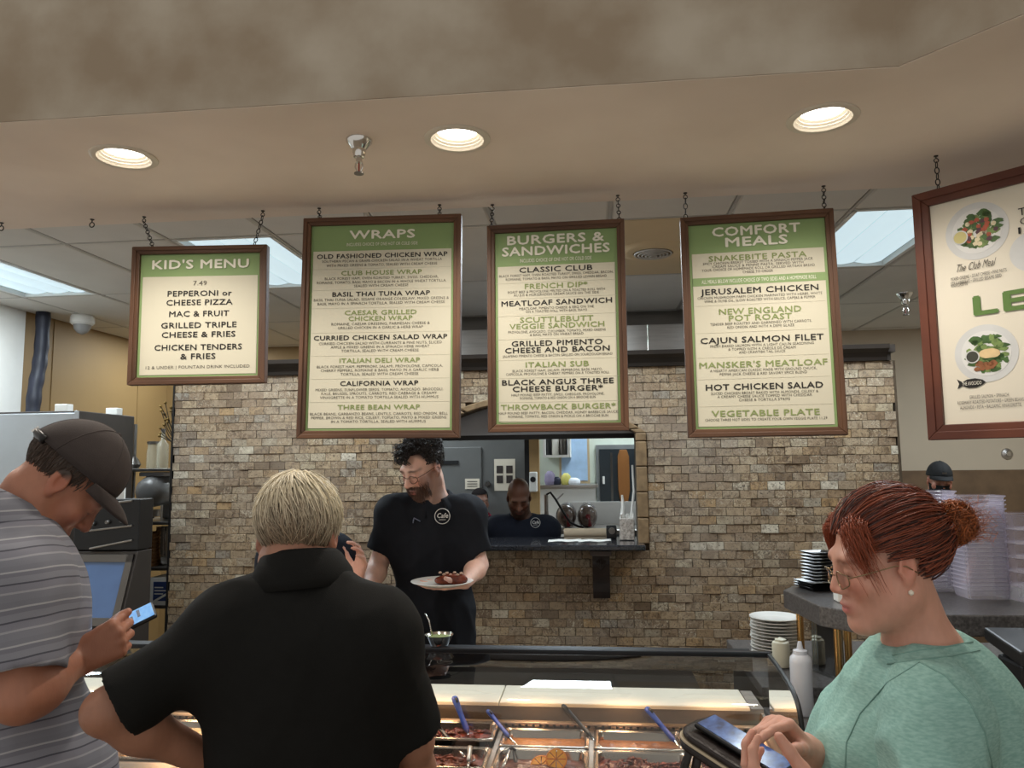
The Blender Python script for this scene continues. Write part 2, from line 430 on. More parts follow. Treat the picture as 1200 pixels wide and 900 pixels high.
# ---- T-bar ceiling with single lay-in tiles
GX0 = -3.30-2*0.567; GP = 0.567; GY0 = 2.53; GYP = 1.134
ceil = struct(MB().bb((LEFT_X, BY, CEIL_Z+0.05), (RIGHT_X, BACK_Y, CEIL_Z+0.1)).build('ceiling', M_tile))
LIGHT_CELLS = {(1, 1), (4, 1), (7, 1), (10, 1), (4, 3), (8, 3), (1, 3), (13, 2)}  # back left and far right panels are unseen, added to brighten those walls
tile_me = None
xs = [GX0+i*GP for i in range(17)]; ys = [GY0+j*GYP for j in range(6)]
def tile_mesh(w, d):
    b = 0.012; me = bpy.data.meshes.new('ceiling_tile'); g = 0.0075
    vs = [(-w/2+g, -d/2+g, 0.03), (w/2-g, -d/2+g, 0.03), (w/2-g, d/2-g, 0.03), (-w/2+g, d/2-g, 0.03)]
    vs += [(x, y, 0.0) for x, y, _ in vs]; vs += [(x-math.copysign(b, x), y-math.copysign(b, y), -0.008) for x, y, _ in vs[:4]]
    fs = [(0, 1, 2, 3)]+[(i, (i+1) % 4, 4+(i+1) % 4, 4+i) for i in range(4)]+[(4+i, 4+(i+1) % 4, 8+(i+1) % 4, 8+i) for i in range(4)]+[(8, 9, 10, 11)]
    me.from_pydata(vs, [], fs); me.update()
    bm = bmesh.new(); bm.from_mesh(me); bmesh.ops.recalc_face_normals(bm, faces=bm.faces); bm.to_mesh(me); bm.free(); return me
cache = {}
for i in range(16):
    for j in range(5):
        x0, x1 = max(xs[i], LEFT_X), min(xs[i+1], RIGHT_X); y0, y1 = max(ys[j], BY), min(ys[j+1], BACK_Y)
        if x1-x0 < 0.05 or y1-y0 < 0.05 or (i, j) in LIGHT_CELLS: continue
        tan = (i, j) == (8, 1)
        key = (round(x1-x0, 3), round(y1-y0, 3), tan)
        if key not in cache:
            cache[key] = tile_mesh(x1-x0, y1-y0); cache[key].materials.append(M_tile_tan if tan else M_tile)
        o = bpy.data.objects.new('ceiling_tile', cache[key]); COL.objects.link(o); o.parent = ceil; o.location = ((x0+x1)/2, (y0+y1)/2, CEIL_Z+0.004)
for x in xs:
    if LEFT_X+0.02 < x < RIGHT_X: MB().bb((x-0.008, BY, CEIL_Z-0.003), (x+0.008, BACK_Y, CEIL_Z+0.002)).build('grid_bar', M_tbar, ceil)
for y in ys:
    if BY < y < BACK_Y: MB().bb((LEFT_X, y-0.008, CEIL_Z-0.0025), (RIGHT_X, y+0.008, CEIL_Z+0.0025)).build('grid_bar', M_tbar, ceil)
M_diff = mat('troffer_diffuser', (200, 214, 224), 0.4, emit=0.72, emit_col=(0.72, 0.92, 1.0), col2=(176, 200, 216), scale=90)
M_trof = mat('troffer_frame', (225, 226, 224), 0.4, var=0.03)
tl = {(1, 1): 'long ceiling light panel at the far left above the refrigerator', (4, 1): "ceiling light panel behind the kid's menu board",
      (7, 1): 'ceiling light panel hidden mostly behind the burgers and sandwiches board', (10, 1): 'ceiling light panel right of the comfort meals board',
      (4, 3): 'distant ceiling light panel between the kid\'s menu and wraps boards', (8, 3): 'ceiling light panel over the kitchen, behind the middle boards', (1, 3): 'ceiling light panel at the back left corner behind the kid\'s menu board', (13, 2): 'ceiling light panel added to brighten the far right wall, behind the large photo board'}
for (i, j) in sorted(LIGHT_CELLS):
    x0, x1, y0, y1 = xs[i], xs[i+1], ys[j], ys[j+1]
    r = thing('ceiling_light', ((x0+x1)/2, (y0+y1)/2, CEIL_Z), tl[(i, j)], 'ceiling light', 'ceiling light panels')
    m = MB(); w = 0.022
    for (a, b) in (((x0+0.012, y0+0.012), (x1-0.012, y0+w+0.012)), ((x0+0.012, y1-w-0.012), (x1-0.012, y1-0.012)), ((x0+0.012, y0+w), (x0+w+0.012, y1-w)), ((x1-w-0.012, y0+w), (x1-0.012, y1-w))):
        m.bb((a[0], a[1], CEIL_Z-0.004), (b[0], b[1], CEIL_Z+0.03))
    m.build('frame', M_trof, r)
    dx = (x1-x0-0.09)/3
    for k in range(3):
        a = x0+0.045+k*dx
        def fn(u, v, a=a): return (a+u*dx*0.97, y0+0.04+v*(y1-y0-0.08), CEIL_Z+0.022-0.012*math.sin(math.pi*u))
        MB().sheet(fn, 6, 1).build('diffuser', M_diff, r, smooth='all')
    l = lamp('troffer_lamp', 'AREA', ((x0+x1)/2, (y0+y1)/2, CEIL_Z-0.006), TROF_W*(0.55 if (i, j) == (1, 3) else 1.0), (0.82, 0.93, 1.0), x1-x0-0.06, y1-y0-0.08); l.parent = r; l.matrix_parent_inverse = pworld(r).inverted()
# round air diffuser in the tan panel
c = atZ(765, 293, CEIL_Z)
r = thing('air_vent', (c.x, c.y, CEIL_Z-0.01), 'round cream air vent in the tan ceiling panel', 'air vent')
MB().lathe([(0.21, 0.006), (0.2, 0.0), (0.17, -0.012), (0.12, -0.018), (0.11, -0.014), (0.11, 0.006)], 36, c=(c.x, c.y, CEIL_Z-0.006)).build('dish', M_tile_tan, r, smooth=True)
for k in range(5):
    R0 = 0.1-0.02*k
    MB().tube([(c.x+R0*math.cos(t*math.pi/12), c.y+R0*math.sin(t*math.pi/12), CEIL_Z-0.024-0.003*k) for t in range(24)], 0.006, 6, closed=True).build('louvre_ring', M_tbar, r, smooth='all')
# small ceiling fixtures
p = atZ(97, 369, CEIL_Z)
r = thing('dome_camera', (p.x, p.y, CEIL_Z-0.004), 'white dome security camera on the ceiling at the left', 'camera')
MB().lathe([(0.075, 0), (0.085, -0.02), (0.085, -0.06), (0.07, -0.075)][::-1], 24, c=(p.x, p.y, CEIL_Z-0.004)).build('housing', M_white, r, smooth=True)
MB().lathe([(0.005, -0.15), (0.035, -0.135), (0.055, -0.11), (0.063, -0.075)], 24, c=(p.x, p.y, CEIL_Z-0.004)).build('dome', mat('smoke_dome', (150, 148, 146), 0.2, var=0.1), r, smooth=True)
# ================================================================== SOFFIT FIXTURES
DL = [(-1.351, 2.040), (-0.361, 2.042), (0.627, 2.042), (-2.341, 2.040)]
cut = MB()
for (x, y) in DL: cut.lathe([(0.072, -0.05), (0.072, 0.14)], 32, c=(x, y, SOF_Z))
cutter = cut.build('cutter', None)
for o in (bulk, bpy.data.objects['soffit_board']):
    md = o.modifiers.new('b', 'BOOLEAN'); md.object = cutter; md.operation = 'DIFFERENCE'; md.solver = 'EXACT'
    me = bpy.data.meshes.new_from_object(o.evaluated_get(bpy.context.evaluated_depsgraph_get()))
    o.modifiers.clear(); o.data = me
bpy.data.objects.remove(cutter)
M_bulb = mat('downlight_lens', (255, 250, 240), 0.4, emit=9.0, emit_col=(1.0, 0.95, 0.84), var=0.01)
M_dtrim = mat('downlight_trim', (214, 204, 188), 0.35, var=0.05)
dlab = ['recessed downlight in the soffit above the kid\'s menu board', 'recessed downlight in the soffit above the burgers board, beside the sprinkler', 'recessed downlight in the soffit above the comfort meals board', 'recessed downlight in the soffit beyond the left edge of the picture']
for (x, y), lb in zip(DL, dlab):
    r = thing('recessed_downlight', (x, y, SOF_Z-0.006), lb, 'downlight', 'recessed downlights in the soffit')
    MB().lathe([(0.071, 0.0), (0.074, -0.005), (0.084, -0.007), (0.092, -0.003), (0.093, 0.0), (0.085, 0.002)], 40, c=(x, y, SOF_Z), loop=True).build('trim_ring', M_dtrim, r, smooth=True)
    m = MB(); vs = []; fs = []; n = 40   # stepped baffle (open ended)
    prof = [(0.0715, 0.0), (0.067, 0.005), (0.0675, 0.007), (0.062, 0.012), (0.0625, 0.014), (0.056, 0.020), (0.056, 0.06)]
    for (rr, zz) in prof:
        for k in range(n): vs.append((x+rr*math.cos(2*math.pi*k/n), y+rr*math.sin(2*math.pi*k/n), SOF_Z+zz))
    for i in range(len(prof)-1):
        for k in range(n): fs.append((i*n+k, i*n+(k+1) % n, (i+1)*n+(k+1) % n, (i+1)*n+k))
    m.add(vs, fs); m.build('baffle', M_dtrim, r, smooth=True)
    MB().lathe([(0.01, 0.017), (0.035, 0.018), (0.052, 0.021), (0.056, 0.03)], 32, c=(x, y, SOF_Z)).build('lens', M_bulb, r, smooth=True)
    lamp('downlight_lamp', 'SPOT', (x, y, SOF_Z-0.004), DOWN_W, WARM, 0.05, spot=150, blend=0.7).parent = r
    bpy.data.objects[-1] if False else None
for o in bpy.data.objects:
    if o.type == 'LIGHT' and o.parent: o.matrix_parent_inverse = pworld(o.parent).inverted()
def sprinkler(x, y, zt, label, s=1.0):
    r = thing('fire_sprinkler', (x, y, zt), label, 'sprinkler')
    MB().lathe([(0.010, -0.052), (0.015, -0.050), (0.019, -0.034), (0.019, -0.028), (0.024, -0.022), (0.036, -0.006), (0.037, 0.0)], 28, M=Matrix.Translation((x, y, zt)) @ Matrix.Scale(s, 4)).build('escutcheon', M_chrome, r, smooth=True)
    m = MB()
    T4 = Matrix.Translation((x, y, zt)) @ Matrix.Scale(s, 4)
    m.lathe([(0.009, -0.066), (0.009, -0.05)], 12, M=T4)
    for sx in (-1, 1): m.tube([(sx*0.008, 0, -0.064), (sx*0.011, 0, -0.078), (sx*0.004, 0, -0.094)], 0.0022, 6, M=T4)
    m.build('frame_arms', M_chrome, r, smooth=True)
    MB().lathe([(0.0135, -0.099), (0.0135, -0.096), (0.003, -0.093)], 16, M=T4).build('deflector', M_steel2, r, smooth=True)
    MB().tube([(0, 0, -0.067), (0, 0, -0.092)], 0.0022, 6, M=T4).build('glass_bulb', mat('sprinkler_bulb', (150, 40, 30), 0.2, var=0.1), r)
p = atZ(421, 164, SOF_Z); sprinkler(p.x, p.y, SOF_Z, 'chrome pendent fire sprinkler under the soffit between two downlights')
p = atZ(1060, 343, CEIL_Z); sprinkler(p.x, p.y, CEIL_Z-0.003, 'small white-capped sprinkler on the tiled ceiling at the right', 1.6)

# ================================================================== MENU BOARDS
M_wood = mat('frame_oak_dark', (104, 72, 50), 0.5, col2=(72, 48, 34), scale=18, stretch=(1, 1, 0.12), bump=0.1, bscale=40)
M_woodh = mat('frame_oak_rail', (104, 72, 50), 0.5, col2=(70, 47, 33), scale=18, stretch=(0.12, 1, 1), bump=0.1, bscale=40)
M_mahog = mat('frame_mahogany', (104, 56, 38), 0.45, col2=(80, 40, 28), scale=10, stretch=(0.4, 1, 0.4))
M_green = mat('poster_green', (134, 160, 106), 0.6, var=0.03)
M_cream = mat('poster_cream', (206, 202, 182), 0.6, var=0.02)
M_ink = mat('ink_black', (34, 32, 30), 0.7, var=0.05)
M_inkg = mat('ink_green', (134, 148, 92), 0.7, var=0.05)
M_inks = mat('ink_grey', (86, 82, 74), 0.7, var=0.05)
M_inkw = mat('ink_cream', (238, 236, 222), 0.7, var=0.02)
M_rule = mat('ink_rule', (190, 186, 166), 0.7, var=0.02)
M_chain = mat('chain_steel', (70, 64, 58), 0.4, 0.9, var=0.2)
_fc = {}
def glyphs(body, slab=False):
    """outline of a line of text, unit box: x -0.5..0.5, z 0..1 (cap height)"""
    key = body
    if key not in _fc:
        c = bpy.data.curves.new('t', 'FONT'); c.body = body; c.align_x = 'CENTER'; c.resolution_u = 2; c.space_character = 1.06
        o = bpy.data.objects.new('t', c); COL.objects.link(o)
        me = bpy.data.meshes.new_from_object(o.evaluated_get(bpy.context.evaluated_depsgraph_get()))
        vs = np.empty(len(me.vertices)*3); me.vertices.foreach_get('co', vs); vs = vs.reshape(-1, 3)
        fs = [list(p.vertices) for p in me.polygons]
        bpy.data.objects.remove(o); bpy.data.curves.remove(c); bpy.data.meshes.remove(me)
        x0, x1 = vs[:, 0].min(), vs[:, 0].max()
        _fc[key] = ((vs[:, 0]-(x0+x1)/2)/(x1-x0), vs[:, 1]/0.70, fs)
    return _fc[key]
def text_part(name, body, cx, zc, w, h, y, m, parent, bold=0.0, shear=0.0):
    X, Z, fs = glyphs(body)
    mb = MB()
    offs = [(0, 0)] if not bold else [(-bold, 0, ), (bold, 0), (0, bold), (0, -bold)]
    for k, (dx, dz) in enumerate(offs):
        mb.add([(cx+X[i]*w+dx+shear*Z[i]*h, y-0.00012*k, zc+(Z[i]-0.5)*h+dz) for i in range(len(X))], fs)
    me = bpy.data.meshes.new(name); me.from_pydata([tuple(v) for v in mb.v], [], mb.f); me.update()
    return link_mesh(name, me, m, parent)
def rotm(yaw, pit, rol): return Matrix.Rotation(math.radians(yaw), 3, 'Z') @ Matrix.Rotation(math.radians(pit), 3, 'X') @ Matrix.Rotation(math.radians(rol), 3, 'Y')
def frame_parts(r, W, H, fw, m_v, m_h, d=0.03):
    for sx in (-1, 1):   # stiles with mitred ends and a raised outer lip
        x0, x1 = sx*W/2, sx*(W/2-fw)
        m = MB()
        for (y0, y1, a, b, e0, e1) in ((-d/2, d/2, x0, x1, 0, fw), (-d/2-0.005, -d/2, x0, sx*(W/2-fw*0.55), 0, fw*0.55)):
            vs = []
            for y in (y0, y1): vs += [(a, y, -H/2+e0), (b, y, -H/2+e1), (b, y, H/2-e1), (a, y, H/2-e0)]
            m.add(vs, [(0, 1, 2, 3), (7, 6, 5, 4), (0, 4, 5, 1), (1, 5, 6, 2), (2, 6, 7, 3), (3, 7, 4, 0)])
        m.build('frame_stile', m_v, r, world=False, bevel=0.002)
    for sz in (-1, 1):
        z0, z1 = sz*H/2, sz*(H/2-fw)
        m = MB()
        for (y0, y1, a, b, e0, e1) in ((-d/2, d/2, z0, z1, 0, fw), (-d/2-0.005, -d/2, z0, sz*(H/2-fw*0.55), 0, fw*0.55)):
            vs = []
            for y in (y0, y1): vs += [(-W/2+e0, y, a), (-W/2+e1, y, b), (W/2-e1, y, b), (W/2-e0, y, a)]
            m.add(vs, [(0, 1, 2, 3), (7, 6, 5, 4), (0, 4, 5, 1), (1, 5, 6, 2), (2, 6, 7, 3), (3, 7, 4, 0)])
        m.build('frame_rail', m_h, r, world=False, bevel=0.002)
    MB().box((0, d/2-0.006, 0), (W-fw, 0.006, H-fw)).build('backing', M_woodh, r, world=False)
def menu_board(cx, Y, cz, W, H, rot, label, zt, zb, wpx, head, lines, band=None):
    """zt, zb, wpx: top, bottom and width of the frame in the measuring picture"""
    r = thing('menu_board', (cx, Y, cz), label, 'menu board', 'framed menu boards over the counter', rotm(*rot))
    fw = 0.026
    frame_parts(r, W, H, fw, M_wood, M_woodh)
    k = H/(zb-zt); kx = W/wpx
    Z = lambda y: H/2-(y-zt)*k
    yp = -0.004
    po = MB().box((0, 0.0, 0), (W-2*fw+0.004, 0.006, H-2*fw+0.004)).build('poster', M_green, r, world=False)
    hz = Z(head); b = 0.0085
    MB().bb((-W/2+fw+b, yp-0.0006, -H/2+fw+b), (W/2-fw-b, yp, hz)).build('cream_panel', M_cream, po, world=False)
    for ln in lines:
        kind, y, w = ln[0], ln[1], ln[2]
        if kind == 'rule':
            MB().bb((-w*kx/2, yp-0.0012, Z(y)-0.0007), (w*kx/2, yp-0.0008, Z(y)+0.0007)).build('rule_line', M_rule, po, world=False); continue
        if kind == 'band':
            MB().bb((-w*kx/2, yp-0.0012, Z(y)-ln[3]*k/2), (w*kx/2, yp-0.0008, Z(y)+ln[3]*k/2)).build('green_band', M_green, po, world=False); continue
        mt = {'t': M_inkw, 's': M_inkw, 'b': M_ink, 'g': M_inkg, 'd': M_inks, 'G': M_inks}[kind]
        nm = {'t': 'title', 's': 'subtitle', 'b': 'dish_name', 'g': 'dish_name', 'd': 'description', 'G': 'price'}[kind]
        h = ln[4]*k*(0.84 if kind in 'bg' else 0.92)
        text_part(nm, ln[3], 0, Z(y), w*kx, h, yp-0.0018, mt, po, bold={'t': h*0.045, 'b': h*0.03, 'g': h*0.03}.get(kind, 0))
    return r
kids = menu_board(-1.3508, 2.5, 2.2795, 0.4706, 0.4857, (5.85, -0.62, -0.42), "small square wood-framed board headed KID'S MENU", 92, 855, 750, 258, [
 ('t', 190, 535, "KID'S MENU", 52), ('G', 297, 75, '7.49', 28), ('b', 354, 355, 'PEPPERONI or', 36), ('b', 404, 365, 'CHEESE PIZZA', 36), ('b', 467, 330, 'MAC & FRUIT', 36),
 ('b', 530, 415, 'GRILLED TRIPLE', 36), ('b', 582, 405, 'CHEESE & FRIES', 36), ('b', 652, 480, 'CHICKEN TENDERS', 36), ('b', 702, 192, '& FRIES', 36), ('d', 760, 570, '12 & UNDER | FOUNTAIN DRINK INCLUDED', 18)])
SUB = 'INCLUDES CHOICE OF ONE HOT OR COLD SIDE'
D = 10.5
wraps = menu_board(-0.7124, 2.52, 2.2248, 0.5527, 0.7642, (1.2, -1.04, 0.55), 'tall wood-framed menu board headed WRAPS', 57, 880, 600, 183, [
 ('t', 122, 248, 'WRAPS', 34), ('s', 159, 270, SUB, 13),
 ('b', 203, 495, 'OLD FASHIONED CHICKEN WRAP', 20), ('d', 222, 455, 'SOUTHERN PECAN & GRAPE CHICKEN SALAD IN A WHEAT TORTILLA', D), ('d', 238, 420, 'WITH MIXED GREENS & TOMATO, SEALED WITH CREAM CHEESE', D), ('rule', 252, 520),
 ('g', 268, 305, 'CLUB HOUSE WRAP', 20), ('d', 288, 430, 'BLACK FOREST HAM, OVEN ROASTED TURKEY, SWISS, CHEDDAR,', D), ('d', 303, 490, 'ROMAINE, TOMATO, BASIL MAYO & BACON IN A WHOLE WHEAT TORTILLA,', D), ('d', 317, 205, 'SEALED WITH CREAM CHEESE', D), ('rule', 331, 520),
 ('b', 348, 368, 'BASIL THAI TUNA WRAP', 20), ('d', 368, 510, 'BASIL THAI TUNA SALAD, SESAME ORANGE COLESLAW, MIXED GREENS &', D), ('d', 383, 480, 'BASIL MAYO IN A SPINACH TORTILLA, SEALED WITH CREAM CHEESE', D), ('rule', 400, 520),
 ('g', 418, 270, 'CAESAR GRILLED', 20), ('g', 440, 240, 'CHICKEN WRAP', 20), ('d', 460, 370, 'ROMAINE, CAESAR DRESSING, PARMESAN CHEESE &', D), ('d', 474, 320, 'GRILLED CHICKEN IN A GARLIC & HERB WRAP', D), ('rule', 492, 520),
 ('b', 511, 500, 'CURRIED CHICKEN SALAD WRAP', 20), ('d', 532, 460, 'CURRIED CHICKEN SALAD WITH CURRANTS & PINE NUTS, SLICED', D), ('d', 546, 370, 'APPLE & MIXED GREENS IN A SPINACH HERB WHEAT', D), ('d', 560, 290, 'TORTILLA, SEALED WITH CREAM CHEESE', D), ('rule', 578, 520),
 ('g', 596, 300, 'ITALIAN DELI WRAP', 20), ('d', 618, 470, 'BLACK FOREST HAM, PEPPERONI, SALAMI, PROVOLONE, CAPICOLA,', D), ('d', 632, 440, 'CHERRY PEPPERS, ROMAINE & BASIL MAYO IN A GARLIC HERB', D), ('d', 646, 290, 'TORTILLA, SEALED WITH CREAM CHEESE', D), ('rule', 663, 520),
 ('b', 680, 290, 'CALIFORNIA WRAP', 20), ('d', 703, 475, 'MIXED GREENS, SUNFLOWER SEEDS, TOMATO, AVOCADO, BROCCOLI,', D), ('d', 717, 430, 'KALE, BRUSSEL SPROUTS, CARROTS, RED CABBAGE & CREAMY', D), ('d', 731, 440, 'VINAIGRETTE IN A TOMATO TORTILLA SEALED WITH HUMMUS', D), ('rule', 748, 520),
 ('g', 767, 305, 'THREE BEAN WRAP', 20), ('d', 791, 510, 'BLACK BEANS, GARBANZO BEANS, LENTILS, CARROTS, RED ONION, BELL', D), ('d', 805, 500, 'PEPPER, BROWN & RED RICE, CELERY, TOMATO, MAYO & MIXED GREENS', D), ('d', 819, 350, 'IN A TOMATO TORTILLA, SEALED WITH HUMMUS', D)])
burgers = menu_board(-0.1136, 2.52, 2.2057, 0.4609, 0.6983, (-2.24, 0.54, 0.2), 'tall wood-framed menu board headed BURGERS & SANDWICHES', 72, 854, 520, 230, [
 ('t', 130, 365, 'BURGERS &', 36), ('t', 173, 405, 'SANDWICHES', 36), ('s', 210, 270, SUB, 15),
 ('b', 246, 275, 'CLASSIC CLUB', 23), ('d', 266, 430, 'BLACK FOREST HAM, OVEN ROASTED TURKEY, SWISS, CHEDDAR, BACON,', 10), ('d', 280, 380, 'ROMAINE, TOMATO & BASIL MAYO ON GRILLED LEVAIN BREAD', 10), ('rule', 295, 450),
 ('g', 309, 235, 'FRENCH DIP*', 23), ('d', 329, 365, 'ROAST BEEF & PROVOLONE MELTED ON A TOASTED ROLL WITH', 10), ('d', 341, 320, 'AU JUS & HORSERADISH CREAM SAUCE ON THE SIDE', 10), ('rule', 354, 450),
 ('b', 372, 415, 'MEATLOAF SANDWICH', 23), ('d', 393, 280, 'MEATLOAF, PIMENTO CHEESE & BBQ ON THE', 10), ('d', 405, 230, 'ON A TOASTED ROLL WITH BASIL MAYO', 10), ('rule', 420, 450),
 ('g', 436, 275, 'SCUTTLEBUTT', 23), ('g', 460, 355, 'VEGGIE SANDWICH', 23), ('d', 481, 365, 'PROVOLONE, AVOCADO, CUCUMBER, TOMATO, MIXED GREENS', 10), ('d', 493, 200, '& BASIL MAYO ON WHEAT BREAD', 10), ('rule', 508, 450),
 ('b', 525, 340, 'GRILLED PIMENTO', 23), ('b', 550, 390, 'CHEESE AND BACON', 23), ('d', 571, 410, 'JALAPENO PIMENTO CHEESE & BACON GRILLED ON SOURDOUGH BREAD', 10), ('rule', 586, 450),
 ('g', 605, 235, 'ITALIAN SUB', 23), ('d', 627, 335, 'BLACK FOREST HAM, SALAMI, PEPPERONI, BASIL MAYO,', 10), ('d', 639, 385, 'CAPICOLA, PROVOLONE & CHERRY PEPPERS ON A TOASTED ROLL', 10), ('rule', 654, 450),
 ('b', 670, 415, 'BLACK ANGUS THREE', 23), ('b', 695, 335, 'CHEESE BURGER*', 23), ('d', 717, 345, 'HALF POUND BEEF PATTY, SWISS, CHEDDAR, PROVOLONE,', 10), ('d', 729, 280, 'ROMAINE, TOMATO & RED ONION ON A BRIOCHE BUN', 10), ('rule', 744, 450),
 ('g', 762, 425, 'THROWBACK BURGER*', 23), ('d', 784, 445, 'HALF POUND BEEF PATTY, BACON, CHEDDAR, HONEY BARBECUE SAUCE,', 10), ('d', 797, 370, 'ROMAINE, TOMATO, RED ONION & PICKLE ON A BRIOCHE BUN', 10), ('rule', 818, 430)])
comfort = menu_board(0.5441, 2.52, 2.1952, 0.4836, 0.7315, (-3.93, -2.08, -0.01), 'tall wood-framed menu board headed COMFORT MEALS', 68, 874, 560, 205, [
 ('t', 126, 320, 'COMFORT', 36), ('t', 167, 225, 'MEALS', 36),
 ('g', 226, 355, 'SNAKEBITE PASTA', 24), ('d', 244, 400, 'SPICY CHICKEN BREAST TOSSED WITH A SPINACH PEPPER JACK', 10), ('d', 256, 330, 'CREAM SAUCE & PENNE PASTA, SERVED WITH', 10), ('d', 268, 410, 'YOUR CHOICE OF HOMEMADE ROLL OR GRILLED ARTISAN BREAD', 10), ('d', 281, 110, 'CHEESE TO ORDER', 10),
 ('band', 311, 480, 30), ('s', 311, 415, 'ALL MEALS BELOW INCLUDE CHOICE OF TWO SIDES AND A HOMEMADE ROLL', 15),
 ('b', 349, 425, 'JERUSALEM CHICKEN', 25), ('d', 371, 450, 'CHICKEN MUSHROOM PARM CHICKEN MARINATED WITH HERBS, WHITE', 10), ('d', 384, 400, 'WINE & OLIVE OIL, SLOW ROASTED WITH SAUCE, CAPERS & PEPPER', 10), ('rule', 400, 470),
 ('g', 424, 295, 'NEW ENGLAND', 25), ('g', 449, 225, 'POT ROAST', 25), ('d', 469, 365, 'TENDER BEEF ROASTED AND GARNISHED WITH CARROTS,', 10), ('d', 482, 240, 'RED ONION AND WITH A DEMI GLAZE', 10), ('rule', 500, 470),
 ('b', 528, 440, 'CAJUN SALMON FILET', 25), ('d', 549, 370, 'FRESH BAKED SALMON WITH A LIGHT CAJUN SEASONING', 10), ('d', 562, 240, '& TOPPED WITH A CREOLE DE CREAM', 10), ('d', 574, 165, 'AND CRAWFISH TAIL SAUCE', 10), ('rule', 590, 470),
 ('g', 617, 455, "MANSKER'S MEATLOAF", 25), ('d', 638, 380, 'A HEARTY AMERICAN CLASSIC MADE WITH GROUND CHUCK,', 10), ('d', 651, 310, 'PEPPER JACK CHEESE & RED SAVORY SPICE BLEND', 10), ('rule', 668, 470),
 ('b', 697, 415, 'HOT CHICKEN SALAD', 25), ('d', 719, 380, 'SLICED CHICKEN BREAST BAKED WITH ALMONDS, CELERY &', 10), ('d', 731, 335, 'A CREAMY CHEESE SAUCE TOPPED WITH CHEDDAR', 10), ('d', 744, 180, 'CHEESE & TORTILLA STRIPS', 10), ('rule', 765, 470),
 ('g', 791, 380, 'VEGETABLE PLATE', 25), ('d', 813, 430, 'CHOOSE THREE HOT SIDES TO CREATE YOUR OWN VEGGIE PLATE 11.29', 10)])
# ---- the large photo board on the angled part of the soffit
RBW, RBH = 1.0, 0.76
pa = Vector((0.994, 2.4)); dirv = Vector((math.cos(math.radians(-45)), math.sin(math.radians(-45))))
ztop = atY(1071.4, 230.5, 2.4).z; zbot = atY(1092.8, 516, 2.4).z; RBH = ztop-zbot
pc = pa + dirv*RBW/2
rb_ = thing('photo_menu_board', (pc.x, pc.y, (ztop+zbot)/2), 'large red-brown framed board with salad photos and green LE lettering', 'menu board', None, rotm(-45, 0, 0))
frame_parts(rb_, RBW, RBH, 0.044, M_mahog, M_mahog)
po = MB().box((0, 0, 0), (RBW-0.084, 0.006, RBH-0.084)).build('poster', mat('poster_white', (222, 216, 200), 0.6, var=0.02), rb_, world=False)
def rbp(px, py):          # photo pixel -> local x, z on the board plane
    n = Vector((dirv.y, -dirv.x, 0)); rr = ray(px, py); o = Vector((pa.x, pa.y, 0))
    t = (o-Vector((0, 0, 0))).dot(n)/rr.dot(n); P = CAM_P+rr*t
    return (Vector((P.x, P.y))-pc).dot(dirv), P.z-(ztop+zbot)/2
M_plateprint = mat('print_plate', (206, 208, 208), 0.6, var=0.06, scale=20)
fc = {'leaf': mat('print_leaf', (70, 104, 52), 0.6, var=0.4, scale=60), 'leaf2': mat('print_leaf_pale', (124, 150, 84), 0.6, var=0.4, scale=60), 'tom': mat('print_tomato', (178, 84, 56), 0.6, var=0.3, scale=60),
      'egg': mat('print_egg', (226, 214, 180), 0.6, var=0.15, scale=60), 'beet': mat('print_cabbage', (84, 48, 62), 0.6, var=0.3), 'dress': mat('print_dressing', (198, 188, 128), 0.6, var=0.1), 'dark': mat('print_dark_sauce', (60, 62, 54), 0.6, var=0.1),
      'fish': mat('print_fish', (222, 196, 148), 0.6, var=0.15, scale=40), 'pot': mat('print_potato', (150, 96, 60), 0.6, var=0.3, scale=60)}
def disc(name, x, z, rx, rz, lay, m, parent, n=28, jag=0.0, seed=0):
    q = random.Random(seed); mb = MB(); y0 = -0.0036-0.0007*lay
    ring = [(x+rx*math.cos(2*math.pi*k/n)*(1+q.uniform(-jag, jag)), z+rz*math.sin(2*math.pi*k/n)*(1+q.uniform(-jag, jag))) for k in range(n)]
    mb.prism(ring, 1, y0-0.0005, y0); return mb.build(name, m, parent, world=False)
